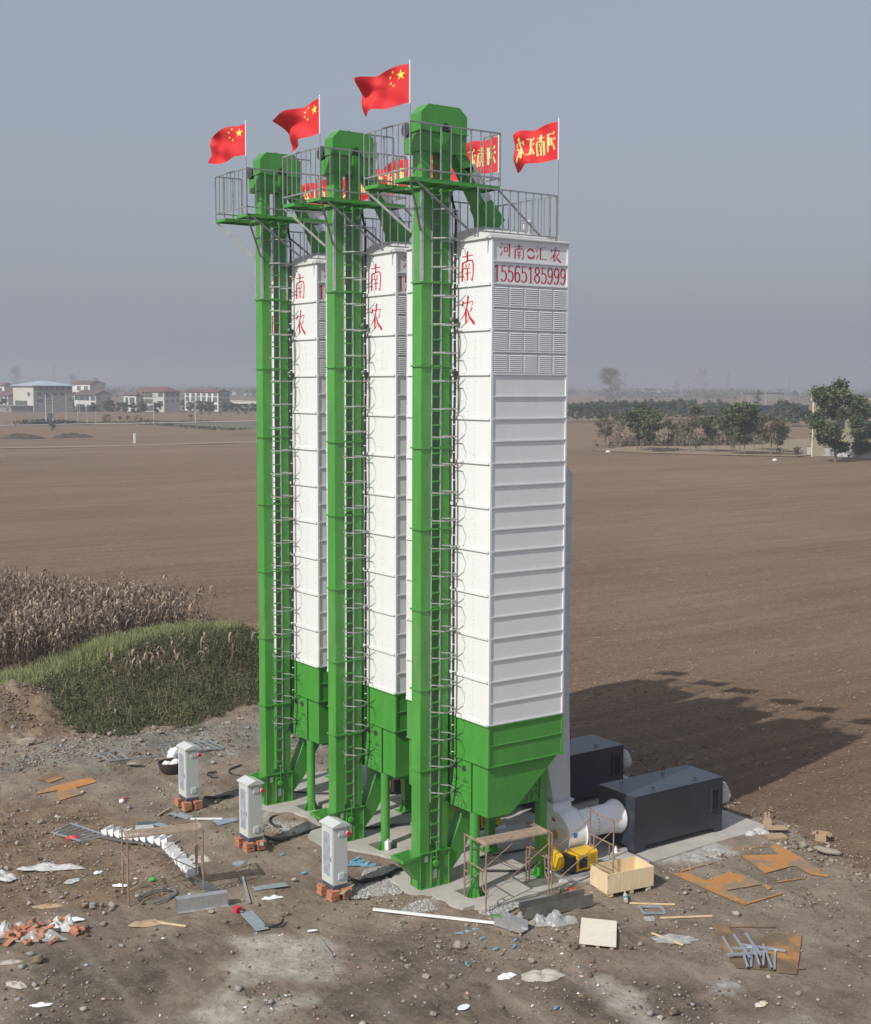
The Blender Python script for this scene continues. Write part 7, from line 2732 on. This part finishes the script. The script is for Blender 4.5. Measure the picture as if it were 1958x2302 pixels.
m.bar((0, 0, hh+.06), (dv.x, dv.y, hh+.06), .42, .12)
m.build('coping', mat('wall_coping', (.1, .1, .1), .8), wl)
tag(wl, 'patchy white and black yard wall below the yellow building', 'wall')
rt, _, _, _ = house('long dark shade net shed beyond the row of trees', *K_(-60, 560), 6, 1180*358/1764, 100*358/1764, 'flat', 2, mat('shade_net', (.032, .040, .055), .9), mat('shade_net', (.03, .04, .05)), [], name='shade_shed', roofm=mat('shade_net', (.03, .04, .05)))
rt, _, _, _ = house('small shed with light blue roof beyond the hedge', *J_(1255, 492), 12, 32, 7, 'gable', 4.5, WALLW, WALLG, [], name='blue_roof_shed', roofm=mat('light_blue_roof', (.26, .50, .66), .5))
# faint woods along the horizon
nb_ = 260
az_ = YAW+RNG.uniform(-.38, .38, nb_)
az_ = np.concatenate([az_, YAW-.12-.2*RNG.rand(60)])
dd_ = RNG.uniform(1300, 2600, len(az_))
per = 110
cx_, cy_ = np.repeat(CAM.x+dd_*np.sin(az_), per), np.repeat(CAM.y+dd_*np.cos(az_), per)
hh_ = np.repeat(RNG.uniform(4, 11, len(az_)), per)
sp_ = np.repeat(RNG.uniform(6, 22, len(az_)), per)
n_ = len(cx_)
leaves(cx_+RNG.normal(0, 1, n_)*sp_*.6, cy_+RNG.normal(0, 1, n_)*6, hh_*RNG.rand(n_)**.8, RNG.uniform(1.2, 2.6, n_), RNG.randint(0, 3, n_), 'far_treeline', LF['dull'], droop=1.2)
# white scraps on the field edge
for i, (x, y) in enumerate(((525, 968),)):
    p = gp(*J_(x, y), -.1)
    lump('white_bag', 'RJ', (x, y), .45, .35, .4, PAPER, 'white bag lying at the field edge left of the tree row', 'bag', 90)
lump('white_bag', 'RK', (700, 1065), .42, .34, .36, PAPER, 'white bag lying at the field edge left of the yellow building', 'bag', 91)
# dark manure heaps far on the field
for i, (x, y, w) in enumerate(((85, 608, 1.5), (135, 606, 2.0), (200, 608, 1.5), (430, 600, 1.6), (490, 598, 1.8), (555, 596, 1.2))):
    u, v = x*600/1764, 780+y*600/1764
    p = gp(u, v, -.1)
    m = MB()
    n, rg = 22, 7
    vs, fs = [(0, 0, w*.55)], []
    for a in range(1, rg+1):
        for b in range(n):
            t = 2*PI*b/n
            rr_ = w*2.2*a/rg*(1+.2*math.sin(3*t+i)+.1*random.uniform(-1, 1))
            vs.append((rr_*math.cos(t), rr_*math.sin(t)*.7, w*.55*(1-(a/rg)**1.6)*(1+.3*random.uniform(-1, 1))))
    fs += [(0, 1+b, 1+(b+1) % n) for b in range(n)]
    for a in range(rg-1):
        for b in range(n):
            fs.append((1+a*n+b, 1+(a+1)*n+b, 1+(a+1)*n+(b+1) % n, 1+a*n+(b+1) % n))
    m.add(vs, fs)
    tag(m.build('manure_heap', mat('manure', (.075, .062, .045), .95, var=.3, scale=1.5), loc=p, smooth=True), 'dark low heap on the far tilled field at the left', 'heap', 'dark heaps on the far field')
# ------------------------------------------------------------------ hazy air
hz = MB()
hz.box(-9000, 12000, -4000, 12500, -2.0, 60.0)
HM = bpy.data.materials.new('haze_air')
HM.use_nodes = True
HM.node_tree.nodes.clear()
vo = HM.node_tree.nodes.new('ShaderNodeVolumePrincipled')
vo.inputs['Color'].default_value = (.63, .68, .75, 1)
vo.inputs['Density'].default_value = 0.00062
vo.inputs['Anisotropy'].default_value = 0.2
ho = HM.node_tree.nodes.new('ShaderNodeOutputMaterial')
HM.node_tree.links.new(vo.outputs[0], ho.inputs['Volume'])
tag(hz.build('haze', HM), kind='stuff')
